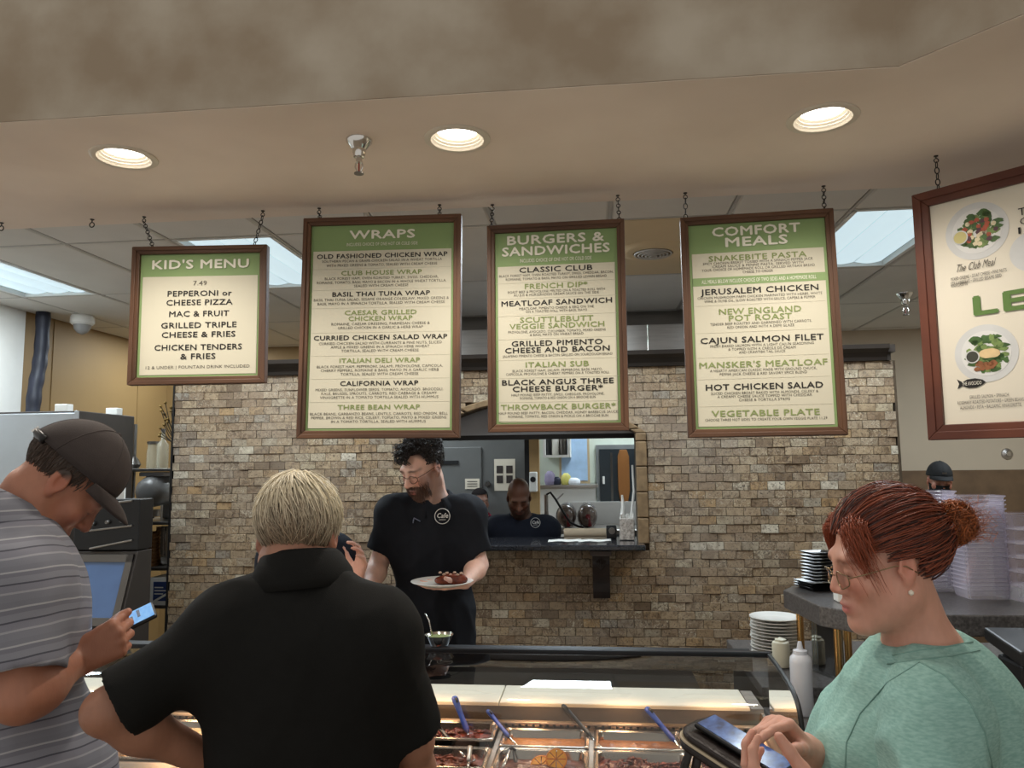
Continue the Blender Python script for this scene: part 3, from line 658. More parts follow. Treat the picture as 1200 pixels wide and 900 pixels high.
def salad(c, rx, kind, sd):
    cx, cz = rbp(*c); ex, _ = rbp(c[0]+rx, c[1]); R = abs(ex-cx)
    pl = disc('printed_plate', cx, cz, R, R, 0, M_plateprint, po, 40)
    disc('plate_well', cx, cz, R*0.78, R*0.78, 1, mat('print_plate_well', (218, 219, 218), 0.6, var=0.04), pl, 36)
    q = random.Random(sd); lay = 2
    for k in range(64):
        a, rr = q.uniform(0, 6.28), R*0.62*math.sqrt(q.random()); 
        nm = q.choice(['leaf', 'leaf2', 'leaf']) if kind == 1 else q.choice(['leaf', 'leaf', 'leaf2'])
        disc('printed_leaf', cx+R*0.08+rr*math.cos(a), cz+rr*math.sin(a), R*q.uniform(0.09, 0.19), R*q.uniform(0.07, 0.15), lay+(k % 5)*0.2, fc[nm], pl, 10, 0.35, k)
    if kind == 1:
        for k in range(30):
            a, rr = q.uniform(0, 6.28), R*0.5*math.sqrt(q.random())
            disc('printed_topping', cx+R*0.1+rr*math.cos(a), cz+rr*math.sin(a), R*0.085, R*0.075, 3.2+(k % 3)*0.2, fc[q.choice(['tom', 'egg', 'egg', 'beet', 'tom'])], pl, 9, 0.25, k)
        disc('printed_cup', cx-R*0.52, cz-R*0.12, R*0.25, R*0.25, 4.0, M_plateprint, pl, 24); disc('printed_dressing', cx-R*0.52, cz-R*0.12, R*0.21, R*0.21, 4.5, fc['dress'], pl, 24)
    else:
        for k in range(16): disc('printed_potato', cx+R*q.uniform(-0.3, 0.25), cz-R*q.uniform(0.28, 0.55), R*0.1, R*0.08, 3.2+(k % 3)*0.2, fc['pot'], pl, 9, 0.2, k)
        disc('printed_fish', cx+R*0.12, cz-R*0.02, R*0.34, R*0.17, 4.0, fc['fish'], pl, 16, 0.08, 3)
        disc('printed_cup', cx-R*0.42, cz-R*0.08, R*0.23, R*0.23, 4.2, M_plateprint, pl, 24); disc('printed_dressing', cx-R*0.42, cz-R*0.08, R*0.19, R*0.19, 4.7, fc['dark'], pl, 24)
salad((1145, 271), 39, 1, 5); salad((1156, 414), 39, 2, 9)
def rtext(nm, body, c, wpx, hpx, m, bold=0.0, shear=0.0):
    x, z = rbp(*c); x1, _ = rbp(c[0]+wpx/2, c[1]); x0, _ = rbp(c[0]-wpx/2, c[1]); _, za = rbp(c[0], c[1]-hpx/2); _, zb_ = rbp(c[0], c[1]+hpx/2)
    text_part(nm, body, (x0+x1)/2, z, abs(x1-x0), abs(za-zb_), -0.0062, m, po, bold, shear)
M_inkLE = mat('ink_olive', (92, 124, 62), 0.7, var=0.05)
rtext('print_line', 'The Club Meal', (1143, 311), 46, 9, M_inks, 0, 0.3)
rtext('print_line', 'MIXED GREENS \u2022 GOAT CHEESE \u2022 PINE NUTS', (1148, 322), 66, 4, M_inks); rtext('print_line', 'STRAWBERRIES \u2022 GRILLED SESAME SEED', (1145, 328), 60, 4, M_inks); rtext('print_line', 'VINAIGRETTE', (1125, 334), 20, 4, M_inks)
rtext('green_lettering', 'LE', (1174, 354), 64, 22, M_inkLE, 0.003)
rtext('print_line', 'TH', (1204, 247), 20, 9, M_ink); rtext('print_line', 'OR', (1206, 258), 20, 8, M_ink); rtext('print_line', '1-', (1203, 269), 18, 8, M_ink)
rtext('print_line', 'GRILLED SALMON \u2022 SPINACH', (1160, 464), 46, 4, M_inks); rtext('print_line', 'ROSEMARY ROASTED POTATOES \u2022 GREEN BEANS', (1162, 470), 78, 4, M_inks); rtext('print_line', 'ALMONDS \u2022 FETA \u2022 BALSAMIC VINAIGRETTE', (1162, 476), 72, 4, M_inks)
# black fish badge with lettering
fx, fz = rbp(1139, 449); s = abs(rbp(1156, 449)[0]-fx)
mb = MB(); mb.prism([(fx+s*a, fz+s*b*0.9) for a, b in [(-1.0, 0.42), (-0.86, 0.0), (-1.0, -0.42), (-0.62, -0.18), (-0.2, -0.42), (0.35, -0.42), (0.8, -0.2), (1.0, 0.0), (0.8, 0.22), (0.3, 0.38), (-0.25, 0.34), (-0.62, 0.14)]], 1, -0.0052, -0.0046)
mb.build('fish_badge', M_ink, po, world=False); text_part('fish_lettering', 'THE AVOCADO', fx+s*0.05, fz-s*0.02, s*1.35, s*0.28, -0.0066, M_inkw, po)
# next plate cut by the edge of the picture
cx, cz = rbp(1203, 296); disc('printed_plate', cx+0.015, cz, 0.055, 0.055, 0, M_plateprint, po, 40)

# ---- hooks and chains
def chain_thing(hook, end, label, n=None):
    r = thing('chain', hook, label, 'chain', 'hanging chains of the boards')
    m = MB(); m.lathe([(0.006, -0.003), (0.007, 0.0)], 10, c=(hook.x, hook.y, hook.z)); m.tube([hook, hook+V(0, 0, -0.008)], 0.0018, 6)
    rr = 0.0065; c0 = hook+V(0, 0, -0.008-rr)
    m.tube([c0+V(rr*math.sin(t*2*math.pi/14), 0, rr*math.cos(t*2*math.pi/14)) for t in range(14)], 0.0016, 6, closed=True)
    m.build('eye_hook', M_chain, r, smooth='all')
    a = c0+V(0, 0, -rr*0.7); L = (end-a).length; d = (end-a).normalized(); n = max(1, round(L/0.019)); step = L/n
    for k in range(n):
        c = a+d*(k+0.5)*step; side = Vector((1, 0, 0)) if k % 2 else Vector((0, 1, 0)); side = (side-d*side.dot(d)).normalized()
        hl = step*0.5+0.0008; pts = []
        for t in range(14):
            an = t*2*math.pi/14; e = math.cos(an); pts.append(c+d*(hl*e if abs(e) < 0.99 else hl*e)+side*0.0062*math.sin(an))
        MB().tube(pts, 0.0016, 6, closed=True).build('chain_link', M_chain, r, smooth='all')
def chain(hpx, board, fx_, W, H, label):
    h = atZ(hpx[0], hpx[1], SOF_Z); h.z = SOF_Z
    e = pworld(board) @ Vector((fx_*W/2, 0, H/2-0.002)); chain_thing(h, e, label)
chain((169, 254), kids, -0.72, 0.4706, 0.4857, "left chain of the kid's menu board"); chain((308, 247), kids, 0.78, 0.4706, 0.4857, "right chain of the kid's menu board")
chain((374, 244), wraps, -0.80, 0.5527, 0.7642, 'left chain of the wraps board'); chain((515, 240), wraps, 0.72, 0.5527, 0.7642, 'right chain of the wraps board')
chain((577, 240), burgers, -0.95, 0.4609, 0.6983, 'left chain of the burgers board'); chain((724, 229), burgers, 0.93, 0.4609, 0.6983, 'right chain of the burgers board')
chain((803, 226), comfort, -0.92, 0.4836, 0.7315, 'left chain of the comfort meals board'); chain((965, 218), comfort, 0.9, 0.4836, 0.7315, 'right chain of the comfort meals board')
hh = Vector((pa.x+dirv.x*0.07, pa.y+dirv.y*0.07, SOF_Z)); chain_thing(hh, Vector((hh.x, hh.y, ztop-0.002)), 'left chain of the large photo board')
hh = Vector((pa.x+dirv.x*0.9, pa.y+dirv.y*0.9, SOF_Z)); chain_thing(hh, Vector((hh.x, hh.y, ztop-0.002)), 'right chain of the large photo board')
for px in ((2, 261), (108, 257)):
    h = atZ(*px, SOF_Z); h.z = SOF_Z; r = thing('empty_hook', h, 'empty eye hook in the soffit %s' % ("at the far left edge" if px[0] < 50 else "left of the kid's menu board"), 'hook')
    m = MB(); m.tube([h, h+V(0, 0, -0.012)], 0.002, 6); c0 = h+V(0, 0, -0.021)
    m.tube([c0+V(0.009*math.sin(t*2*math.pi/14), 0, 0.009*math.cos(t*2*math.pi/14)) for t in range(14)], 0.002, 6, closed=True); m.build('eye', M_chain, r, smooth='all')
    MB().lathe([(0.006, -0.003), (0.008, 0.0)], 10, c=h).build('screw_plate', M_chain, r)
# ================================================================== HOT FOOD COUNTER
def glass_mat(name, tint=(0.93, 0.96, 0.95), rough=0.02, ior=1.5, mixmin=0.0):
    m = bpy.data.materials.new(name); m.use_nodes = True; nt = m.node_tree; N = nt.nodes; L = nt.links; N.remove(N['Principled BSDF'])
    out = N['Material Output']; tr = N.new('ShaderNodeBsdfTransparent'); tr.inputs[0].default_value = (*tint, 1)
    gl = N.new('ShaderNodeBsdfGlossy'); gl.inputs['Roughness'].default_value = rough; gl.inputs[0].default_value = (1, 1, 1, 1)
    fr = N.new('ShaderNodeFresnel'); fr.inputs[0].default_value = ior; mx = N.new('ShaderNodeMixShader')
    ad = N.new('ShaderNodeMath'); ad.operation = 'ADD'; ad.inputs[1].default_value = mixmin; ad.use_clamp = True
    nz = N.new('ShaderNodeTexNoise'); nz.inputs['Scale'].default_value = 6; bp = N.new('ShaderNodeBump'); bp.inputs['Strength'].default_value = 0.01
    L.new(nz.outputs[0], bp.inputs['Height']); L.new(bp.outputs[0], gl.inputs['Normal'])
    L.new(fr.outputs[0], ad.inputs[0]); L.new(ad.outputs[0], mx.inputs[0]); L.new(tr.outputs[0], mx.inputs[1]); L.new(gl.outputs[0], mx.inputs[2]); L.new(mx.outputs[0], out.inputs[0])
    return m
M_glass = glass_mat('guard_glass', (0.72, 0.74, 0.74), ior=1.6)
M_cut = mat('cutting_board', (236, 232, 216), 0.45, var=0.05, scale=12)
CXL, CXR = -2.75, 0.50
DZ = 0.93
cab = thing('hot_food_counter', ((CXL+CXR)/2, 2.3, 0), 'long stainless hot food serving counter with pan wells and white work board', 'counter')
M_lam = mat('counter_front', (92, 66, 46), 0.5, var=0.3, scale=5, stretch=(1, 1, 0.2))
MB().bb((CXL, 2.03, 0.06), (CXR, 2.72, 0.80)).build('cabinet_body', M_lam, cab)
MB().bb((CXL, 2.06, 0), (CXR, 2.68, 0.06)).build('plinth', M_blackm, cab)
for k in range(7):
    a = CXL+0.01+k*(CXR-CXL)/7
    MB().bb((a, 2.018, 0.1), (a+(CXR-CXL)/7-0.02, 2.03, 0.78)).build('front_panel', M_lam, cab, bevel=0.004)
# steel deck (pans drop through: built as rails between the openings)
PW, PD, PP = 0.262, 0.158, 0.279
cB = (atZ(590, 866, DZ).x+atZ(687, 866, DZ).x)/2
ROWS = [(2.322, 2.322+PD), (2.150, 2.150+PD)]
deck = MB(); deck.bb((CXL, 2.02, 0.80), (CXR, 2.03, DZ)); deck.bb((CXL, 2.02, DZ-0.008), (CXR, 2.148, DZ-0.002)); deck.bb((CXL, 2.310, DZ-0.008), (CXR, 2.320, DZ-0.002)); deck.bb((CXL, 2.484, DZ-0.008), (CXR, 2.51, DZ-0.002))
deck.bb((CXL, 2.70, 0.80), (CXR, 2.72, 0.985)); deck.bb((CXL, 2.03, 0.795), (CXR, 2.70, 0.802))
deck.bb((CXL, 2.02, 0.80), (CXL+0.01, 2.72, 0.985)); deck.bb((CXR-0.01, 2.02, 0.80), (CXR, 2.72, 0.985))
deck.build('steel_deck', M_steel3, cab)
M_riser = mat('riser_steel', (176, 158, 142), 0.26, 1.0, var=0.2, scale=3, stretch=(1, 12, 12))
z1, z2, z3, z4 = [atY(700, y, 2.5).z for y in (824, 829, 847, 862)]
MB().prism([(2.512, z2-0.005), (2.494, z3), (2.498, z3), (2.516, z2-0.005)], 0, CXL, CXR).build('riser_panel', M_riser, cab)
MB().prism([(2.494, z3), (2.484, z3-0.004), (2.484, z3+0.001), (2.494, z3+0.005)], 0, CXL, CXR).build('riser_ledge', M_steel3, cab, bevel=0.001)
MB().bb((CXL, 2.488, DZ-0.004), (CXR, 2.492, z3)).build('vent_strip', M_riser, cab)
hm = MB()
k = 0; x = CXL+0.05
while x < CXR-0.03:
    hm.lathe([(0.0042, 0.0), (0.0042, 0.006)], 10, M=Matrix.Translation((x, 2.4875, (DZ+z3)/2+0.001)) @ Matrix.Rotation(math.pi/2, 4, 'X') @ Matrix.Translation((0, 0, -0.004))); x += 0.0215
tag(hm.build('vent_holes', M_black, cab), kind='stuff')
MB().bb((CXL, 2.512, z2-0.012), (CXR, 2.71, 1.0-0.018)).build('shelf_support', M_riser, cab)
seam = atZ(589, 812, 1.0).x; bxr = atZ(868, 812, 1.0).x
for (a, b) in ((CXL, -1.62), (-1.615, seam-0.0015), (seam+0.0015, bxr)):
    MB().bb((a, 2.512, 1.0-0.018), (b, 2.705, 1.0)).build('work_board', M_cut, cab, bevel=0.003)
MB().bb((bxr+0.004, 2.512, 1.0-0.018), (CXR, 2.705, 0.996)).build('end_shelf', M_steel3, cab)
# curved sneeze guard
prof = [(2.40, 1.184), (2.36, 1.183), (2.30, 1.180), (2.23, 1.174), (2.165, 1.166), (2.115, 1.155), (2.08, 1.138), (2.06, 1.115), (2.047, 1.08), (2.038, 1.02), (2.033, 0.95)]
GXR = 0.495
sg = thing('sneeze_guard', ((CXL+GXR)/2, 2.2, DZ), 'curved clear glass guard over the hot food pans', 'sneeze guard')
def dense(pr, n=4):
    o = []
    P = [Vector((a, b)) for a, b in pr]
    for i in range(len(P)-1):
        p0, p1, p2, p3 = P[max(i-1, 0)], P[i], P[i+1], P[min(i+2, len(P)-1)]
        for k in range(n):
            t = k/n; o.append(0.5*((2*p1)+(p2-p0)*t+(2*p0-5*p1+4*p2-p3)*t*t+(3*p1-p0-3*p2+p3)*t**3))
    return o+[P[-1]]
dp = dense(prof)
for (a, b) in ((CXL+0.01, -0.93), (-0.925, GXR)):
    m = MB(); n = len(dp); vs = [(x, p.x, p.y) for x in (a, b) for p in dp]
    m.add(vs, [(i, i+1, n+i+1, n+i) for i in range(n-1)]); m.build('curved_glass', M_glass, sg, smooth='all')
M_railb = mat('guard_rail', (52, 54, 58), 0.35, 0.8, var=0.1)
MB().bb((CXL+0.01, 2.395, 1.176), (GXR+0.01, 2.415, 1.192)).build('top_rail', M_railb, sg, bevel=0.003)
MB().tube([(GXR+0.004, p.x, p.y) for p in dp], 0.0065, 8).build('end_trim', M_black, sg, smooth='all')
ep = [(p.x, p.y) for p in dp]+[(2.40, 0.95)]
MB().add([(GXR, a, b) for a, b in ep], [list(range(len(ep)))]).build('end_glass', glass_mat('end_glass', (0.55, 0.56, 0.56)), sg)
for x in (CXL+0.05,):
    MB().tube([(x, 2.41, 0.99), (x, 2.41, 1.18)], 0.009, 8).build('support_post', M_steel, sg, smooth=True)
# heat lamps under the rail
hl = thing('heat_lamp_strip', ((CXL+CXR)/2, 2.43, 1.15), 'dark heat lamp strip under the rail of the glass guard', 'heat lamp')
MB().prism([(2.416, 1.132), (2.416, 1.180), (2.468, 1.186), (2.468, 1.165), (2.45, 1.155), (2.424, 1.150), (2.419, 1.132)], 0, CXL+0.05, GXR-0.04).build('housing', M_railb, hl)
M_heat = mat('heat_bulb', (255, 220, 170), 0.3, emit=12, emit_col=(1.0, 0.62, 0.30), var=0.01)
nb = 11
for k in range(nb):
    x = -2.55+k*0.292
    MB().tube([(x-0.03, 2.436, 1.146), (x+0.03, 2.436, 1.146)], 0.006, 8).build('bulb', M_heat, hl, smooth=True)
    l = lamp('heat_lamp', 'SPOT', (x, 2.44, 1.136), HEAT_W, (1.0, 0.60, 0.32), 0.03, direction=(0, -0.25, -1), spot=140, blend=0.8); l.parent = hl; l.matrix_parent_inverse = pworld(hl).inverted()
# ---- pans with food
M_pan = mat('steam_pan', (205, 196, 186), 0.22, 1.0, var=0.08)
def pan(x0, x1, y0, y1, z, label, depth=0.065, tilt=0.0):
    r = thing('steam_table_pan', ((x0+x1)/2, (y0+y1)/2, z-depth), label, 'food pan', 'steam table pans in the counter')
    m = MB()
    def ring(ins, zz, rad, n=4):
        o = []; a0, a1, b0, b1 = x0+ins, x1-ins, y0+ins, y1-ins
        for (cx, cy, s) in ((a1-rad, b1-rad, 0), (a0+rad, b1-rad, 1), (a0+rad, b0+rad, 2), (a1-rad, b0+rad, 3)):
            for k in range(n+1):
                an = math.pi/2*(s+k/n); o.append((cx+rad*math.cos(an), cy+rad*math.sin(an), zz+tilt*(cy-y0)))
        return o
    rings = [ring(0.0, z-0.003, 0.014), ring(0.0, z+0.001, 0.014), ring(0.003, z+0.003, 0.014), ring(0.009, z+0.002, 0.014), ring(0.011, z-0.002, 0.016), ring(0.017, z-depth+0.008, 0.018), ring(0.024, z-depth, 0.016)]
    n = len(rings[0]); vs = [v for q in rings for v in q]; fs = []
    for i in range(len(rings)-1):
        for k in range(n): fs.append((i*n+k, i*n+(k+1) % n, (i+1)*n+(k+1) % n, (i+1)*n+k))
    fs.append([(len(rings)-1)*n+k for k in range(n)])
    m.add(vs, fs); m.build('pan_body', M_pan, r, smooth=35, solid=0.0012)
    return r
def food_mat(name, c1, c2, sc, gloss=0.35):
    return mat(name, c1, gloss, col2=c2, scale=sc, bump=0.5, bscale=sc*2, detail=6)
FOODS = {'pulled': food_mat('food_pulled_meat', (112, 44, 26), (66, 22, 14), 60), 'corn': food_mat('food_creamed_corn', (164, 112, 56), (136, 86, 40), 90), 'stew': food_mat('food_brown_stew', (142, 92, 46), (106, 64, 32), 80),
         'shred': food_mat('food_shredded', (138, 62, 38), (84, 32, 20), 70), 'mac': food_mat('food_macaroni', (224, 176, 96), (200, 146, 70), 60), 'buffalo': food_mat('food_buffalo', (196, 86, 50), (160, 56, 34), 50), 'dark': food_mat('food_gravy', (110, 58, 34), (84, 42, 24), 50),
         'white': food_mat('food_potato', (226, 206, 164), (206, 180, 130), 40)}
def food(r, x0, x1, y0, y1, z, kind, lumps, seed, low=0.014):
    q = random.Random(seed); nu, nv = 40, 26
    hs = [(q.uniform(0, 1), q.uniform(0, 1), q.uniform(0.03, 0.09), q.uniform(0.2, 1)) for _ in range(lumps)]
    def fn(u, v):
        e = min(u, 1-u, v, 1-v); h = 0
        for (a, b, s, am) in hs:
            d2 = ((u-a)**2+((v-b)*0.6)**2)/(s*s)
            if d2 < 4: h += am*(0.014 if kind not in ('corn', 'stew', 'dark') else 0.004)*math.exp(-d2*1.5)
        h = min(h, 0.026)
        return (x0+0.013+u*(x1-x0-0.026), y0+0.013+v*(y1-y0-0.026), z-low-0.008+h*min(1, e*9)+0.006*min(1, e*5))
    m = MB().sheet(fn, nu, nv)
    if kind in ('shred', 'pulled', 'buffalo'):
        for k in range(90 if kind == 'shred' else 60):
            u, v = q.uniform(0.08, 0.92), q.uniform(0.1, 0.9); p = Vector(fn(u, v)); an = q.uniform(0, 6.28); L = q.uniform(0.008, 0.02) if kind != 'buffalo' else q.uniform(0.006, 0.012)
            d = Vector((math.cos(an)*L, math.sin(an)*L*0.7, q.uniform(-0.3, 0.5)*L)); w = q.uniform(0.002, 0.0045) if kind != 'buffalo' else q.uniform(0.005, 0.009)
            m.tube([p-d, p+V(0, 0, 0.004), p+d], [w*0.6, w, w*0.5], 5)
    if kind == 'mac':
        for k in range(110):
            u, v = q.uniform(0.08, 0.92), q.uniform(0.1, 0.9); p = Vector(fn(u, v))+V(0, 0, 0.002); an = q.uniform(0, 6.28); L = 0.008
            d = Vector((math.cos(an)*L, math.sin(an)*L, 0)); e = Vector((-d.y, d.x, 0))*0.5
            m.tube([p-d, p+e, p+d], 0.0035, 5)
    tag(m.build('food_filling', FOODS[kind], r, smooth='all'), kind='stuff')
pans = {}
desc = {(0, 0): ('corn', 'pan of creamy tan casserole in the back row, centre of the counter'), (1, 0): ('stew', 'pan of tan brown casserole in the back row, beside the black-handled spoon'), (2, 0): ('dark', 'pan of dark gravy in the back row nearest the right end'),
        (-1, 0): ('pulled', 'pan of dark red pulled meat in the back row'), (-2, 0): ('stew', 'back-row pan of brown stew hidden behind the man in black'), (-3, 0): ('white', 'back-row pan of pale food behind the bent elbow'), (-4, 0): ('white', 'back-row pan of pale food left of the bent elbow'),
        (0, 1): ('dark', 'front-row pan of brown meat with orange slices'), (1, 1): ('shred', 'front-row pan of red brown meat right of the orange slices'), (2, 1): ('shred', 'front-row pan of red brown meat under the held purse'), (-1, 1): ('shred', 'front-row pan of shredded red brown meat beside the bare forearm'),
        (-2, 1): ('dark', 'front-row pan of gravy hidden behind the man in black'), (-3, 1): ('buffalo', 'front-row pan of bright orange red chunks below the bent forearm'), (-4, 1): ('mac', 'front-row pan of yellow macaroni at the left')}
for (kx, row), (fk, lb) in desc.items():
    x0 = cB+kx*PP-PW/2; y0, y1 = ROWS[row]; pw = min(PW, CXR-0.014-x0)
    lift = 0.016 if (kx, row) == (-1, 0) else 0.0
    r = pan(x0, x0+pw, y0, y1, DZ+0.003+lift, lb)
    food(r, x0, x0+pw, y0, y1, DZ+0.003+lift, fk, 26, kx*7+row+50, 0.016 if fk in ('corn', 'stew', 'dark') else 0.016)
for kx in range(-5, 4):
    x = cB+(kx-0.5)*PP; 
    if CXL < x < CXR: MB().bb((x-0.008, 2.15, DZ-0.007), (x+0.008, 2.486, DZ-0.001)).build('divider_bar', M_steel3, cab, bevel=0.002)
# ---- utensils standing in the pans
M_blueh = mat('handle_blue', (40, 72, 168), 0.4, var=0.12, scale=30)
def utensil(top, bend, tip, mh, label, wide=0.0125, shaft=True, hole=True):
    Yt, Yb, Ye = top[2], bend[2], tip[2]
    a, b, e = atY(top[0], top[1], Yt), atY(bend[0], bend[1], Yb), atY(tip[0], tip[1], Ye)
    r = thing('serving_spoon', e, label, 'spoon', 'serving spoons in the pans')
    d = (b-a).normalized(); L = (b-a).length
    pts = [a+d*L*t for t in (0.0, 0.04, 0.12, 0.3, 0.6, 0.9, 1.0)]
    MB().tube(pts, [wide*0.55, wide*0.9, wide, wide*0.85, wide*0.75, wide*0.85, wide*0.5], 10, flat=0.6).build('handle', mh, r, smooth='all')
    n = -VIEW
    if hole: MB().tube([a+d*L*0.07+n*wide*0.1, a+d*L*0.2+n*wide*0.1], wide*0.42, 8, flat=2.2).build('hang_slot', M_black, r, smooth='all')
    MB().tube([b-d*0.01, b+(e-b)*0.6, e], [0.0042, 0.0038, 0.003], 8).build('shaft', M_chrome, r, smooth='all')
    MB().lathe([(0.004, -0.014), (0.016, -0.011), (0.024, -0.002), (0.026, 0.004)], 16, c=e+V(0, 0, -0.004)).build('bowl', M_chrome, r, smooth=True)
utensil((532, 816, 2.47), (548, 858, 2.42), (551, 872, 2.38), M_blueh, 'blue-handled spoon in the dark red pulled meat')
utensil((571, 832, 2.46), (597, 864, 2.41), (611, 880, 2.37), M_blueh, 'blue-handled spoon in the creamy tan casserole', 0.0095)
utensil((757, 829, 2.46), (791, 869, 2.40), (806, 889, 2.36), M_blueh, 'blue-handled spoon in the pan nearest the purse')
utensil((659, 826, 2.49), (692, 862, 2.42), (711, 884, 2.36), M_black, 'black-handled spoon in the tan brown casserole', 0.010)
utensil((514, 852, 2.40), (532, 873, 2.33), (547, 890, 2.26), M_black, 'dark-handled spoon leaning over the shredded meat pan', 0.0075)
utensil((551, 874, 2.24), (549, 893, 2.20), (548, 906, 2.18), M_steel, 'steel-handled spoon upright in the shredded meat', 0.0085, hole=False)
utensil((111, 853, 2.32), (105, 876, 2.25), (103, 888, 2.22), M_steel, 'steel ladle standing in the yellow macaroni', 0.008, hole=False)
utensil((121, 870, 2.24), (108, 895, 2.17), (104, 906, 2.15), M_steel, 'steel spoon lying across the yellow macaroni', 0.006, hole=False)
# tongs in the orange-slice pan
r = thing('serving_tongs', atY(592, 905, 2.2), 'black-tipped steel tongs left of the orange slices', 'tongs')
for s, (pa_, pb_) in enumerate((((597, 879), (588, 903)), ((602, 880), (607, 903)))):
    MB().tube([atY(*pa_, 2.29), atY(pb_[0]*0.5+pa_[0]*0.5, (pa_[1]+pb_[1])/2, 2.26), atY(*pb_, 2.22)], [0.004, 0.0055, 0.006], 8, flat=0.5).build('arm', M_steel if s == 0 else M_blackm, r, smooth='all')
MB().tube([atY(596, 880, 2.292), atY(600, 876, 2.30), atY(604, 880, 2.292)], 0.005, 8).build('hinge', M_black, r, smooth='all')
# orange slices and lemon
M_or = mat('orange_flesh', (250, 172, 40), 0.4, var=0.12, scale=60); M_orr = mat('orange_rind', (244, 146, 20), 0.5, var=0.1)
for (px, py, rad, tl_, lb) in ((652, 890, 0.030, 50, 'upright orange slice garnishing the brown meat pan'), (634, 897, 0.030, 35, 'tilted orange slice beside the upright slice')):
    c = atY(px, py, 2.24); Mo = Matrix.Translation(c) @ Matrix.Rotation(math.radians(tl_), 4, 'X')
    r = thing('orange_slice', c, lb, 'orange slice', 'orange slices on the brown meat')
    MB().lathe([(rad*0.97, -0.003), (rad, 0), (rad*0.97, 0.003), (rad*0.88, 0.0035), (rad*0.88, -0.0035)], 28, M=Mo, loop=True).build('rind', M_orr, r, smooth=True)
    for k in range(8):
        a0, a1 = k*math.pi/4+0.06, (k+1)*math.pi/4-0.06
        poly_ = [(0.003*math.cos((a0+a1)/2), 0.003*math.sin((a0+a1)/2))]+[(rad*0.86*math.cos(a0+(a1-a0)*t/4), rad*0.86*math.sin(a0+(a1-a0)*t/4)) for t in range(5)]
        MB().prism(poly_, 2, -0.0028, 0.0028, M=Mo).build('segment', M_or, r)
# small garnish
c = atY(788, 899, 2.23); MB().lathe([(0.002, -0.006), (0.012, -0.003), (0.013, 0.002), (0.004, 0.007)], 12, M=Matrix.Translation(c)).build
# ================================================================== RIGHT END: plates, bottles, granite ledge, containers
M_plate = mat('white_china', (232, 230, 224), 0.25, var=0.02, coat=0.3)
M_brass = mat('brass_post', (196, 152, 96), 0.25, 1.0, var=0.1)
bc = thing('back_counter', (1.2, 3.0, 0), 'dark back counter beneath the granite ledge at the right', 'counter')
MB().bb((0.56, 2.74, 0), (2.4, 3.4, 0.97)).build('body', M_steel2, bc); MB().bb((0.54, 2.72, 0.97), (2.4, 3.42, 1.005)).build('top', M_granite2, bc, bevel=0.004)
MB().bb((0.56, 2.1, 0), (1.9, 2.74, 0.905)).build('side_body', M_steel2, bc); MB().bb((0.54, 2.08, 0.905), (1.9, 2.72, 0.94)).build('side_top', M_granite2, bc, bevel=0.004)
pc_ = atD(911, 770, 2.95); zc = 1.008
n = 12; ztop_ = atD(911, 724, 2.95).z; step = (ztop_-zc)/n
pl_me = None
R_ = 0.096
for k in range(n):
    r = thing('dinner_plate', (pc_.x+0.002*math.sin(k*2.1), pc_.y, zc+k*step), 'white plate, %s of the stack behind the squeeze bottles' % from_top(k, n), 'plate', 'stack of white dinner plates')
    if pl_me is None:
        o = MB().lathe([(0.02, 0.001), (R_*0.55, 0.0), (R_*0.62, 0.002), (R_*0.9, 0.011), (R_, 0.0135), (R_*0.995, 0.0165), (R_*0.9, 0.0145), (R_*0.62, 0.006), (R_*0.5, 0.0045), (0.01, 0.0045)], 40).build('plate_body', M_plate, r, world=False, smooth=True); pl_me = o
    else: c = pl_me.copy(); COL.objects.link(c); c.parent = r
def squeeze_bottle(c, h, rad, m, label, cone):
    r = thing('squeeze_bottle', c, label, 'squeeze bottle')
    MB().lathe([(rad*0.9, 0), (rad, 0.006), (rad, h*0.78), (rad*0.93, h*0.85), (rad*0.62, h*0.9)], 24).build('bottle', m, r, world=False, smooth=True)
    MB().lathe([(rad*0.66, h*0.88), (rad*0.66, h*0.95), (rad*0.3, h*0.97), (rad*0.18, h*(0.98+cone)), (rad*0.1, h*(0.985+cone))], 20).build('nozzle_cap', m, r, world=False, smooth=True)
b1 = atD(941, 834, 2.47); squeeze_bottle((b1.x, b1.y, 0.942), atD(941, 760, 2.47).z-0.942, 0.034, mat('bottle_clear', (206, 210, 218), 0.35, var=0.05, alpha=0.9), 'tall translucent squeeze bottle at the end of the glass guard', 0.10)
b2 = atD(916, 780, 2.80); squeeze_bottle((b2.x, b2.y, 1.008), atD(916, 748, 2.80).z-1.008, 0.031, mat('bottle_cream', (216, 212, 190), 0.4, var=0.05), 'short cream squeeze bottle in front of the plate stack', 0.03)
# granite ledge with clipped corner
LZ = 1.30
lp = [atZ(918, 691, LZ), atZ(961, 711, LZ), atZ(1000, 720, LZ)]
ld = thing('granite_ledge', (1.3, 2.7, LZ-0.06), 'dark granite ledge with clipped corner on brass posts', 'ledge')
MB().prism([(0.655, 2.86), (0.690, 2.55), (0.79, 2.42), (2.5, 2.42), (2.5, 3.02), (0.75, 3.02)], 2, LZ-0.062, LZ).build('slab', M_granite2, ld, bevel=0.004)
for (px, d, zb) in ((938, 2.86, 1.005), (981, 2.62, 0.94), (993, 2.72, 0.94)):
    p = atD(px, 740, d); MB().lathe([(0.022, zb), (0.022, zb+0.006), (0.013, zb+0.01), (0.013, LZ-0.062)], 16, c=(p.x, p.y, 0)).build('brass_post', M_brass, ld, smooth=True)
g = thing('ledge_glass', (0.86, 2.62, 0.945), 'clear glass pane under the granite ledge', 'glass pane')
p = atD(952, 760, 2.75); q = atD(990, 800, 2.58)
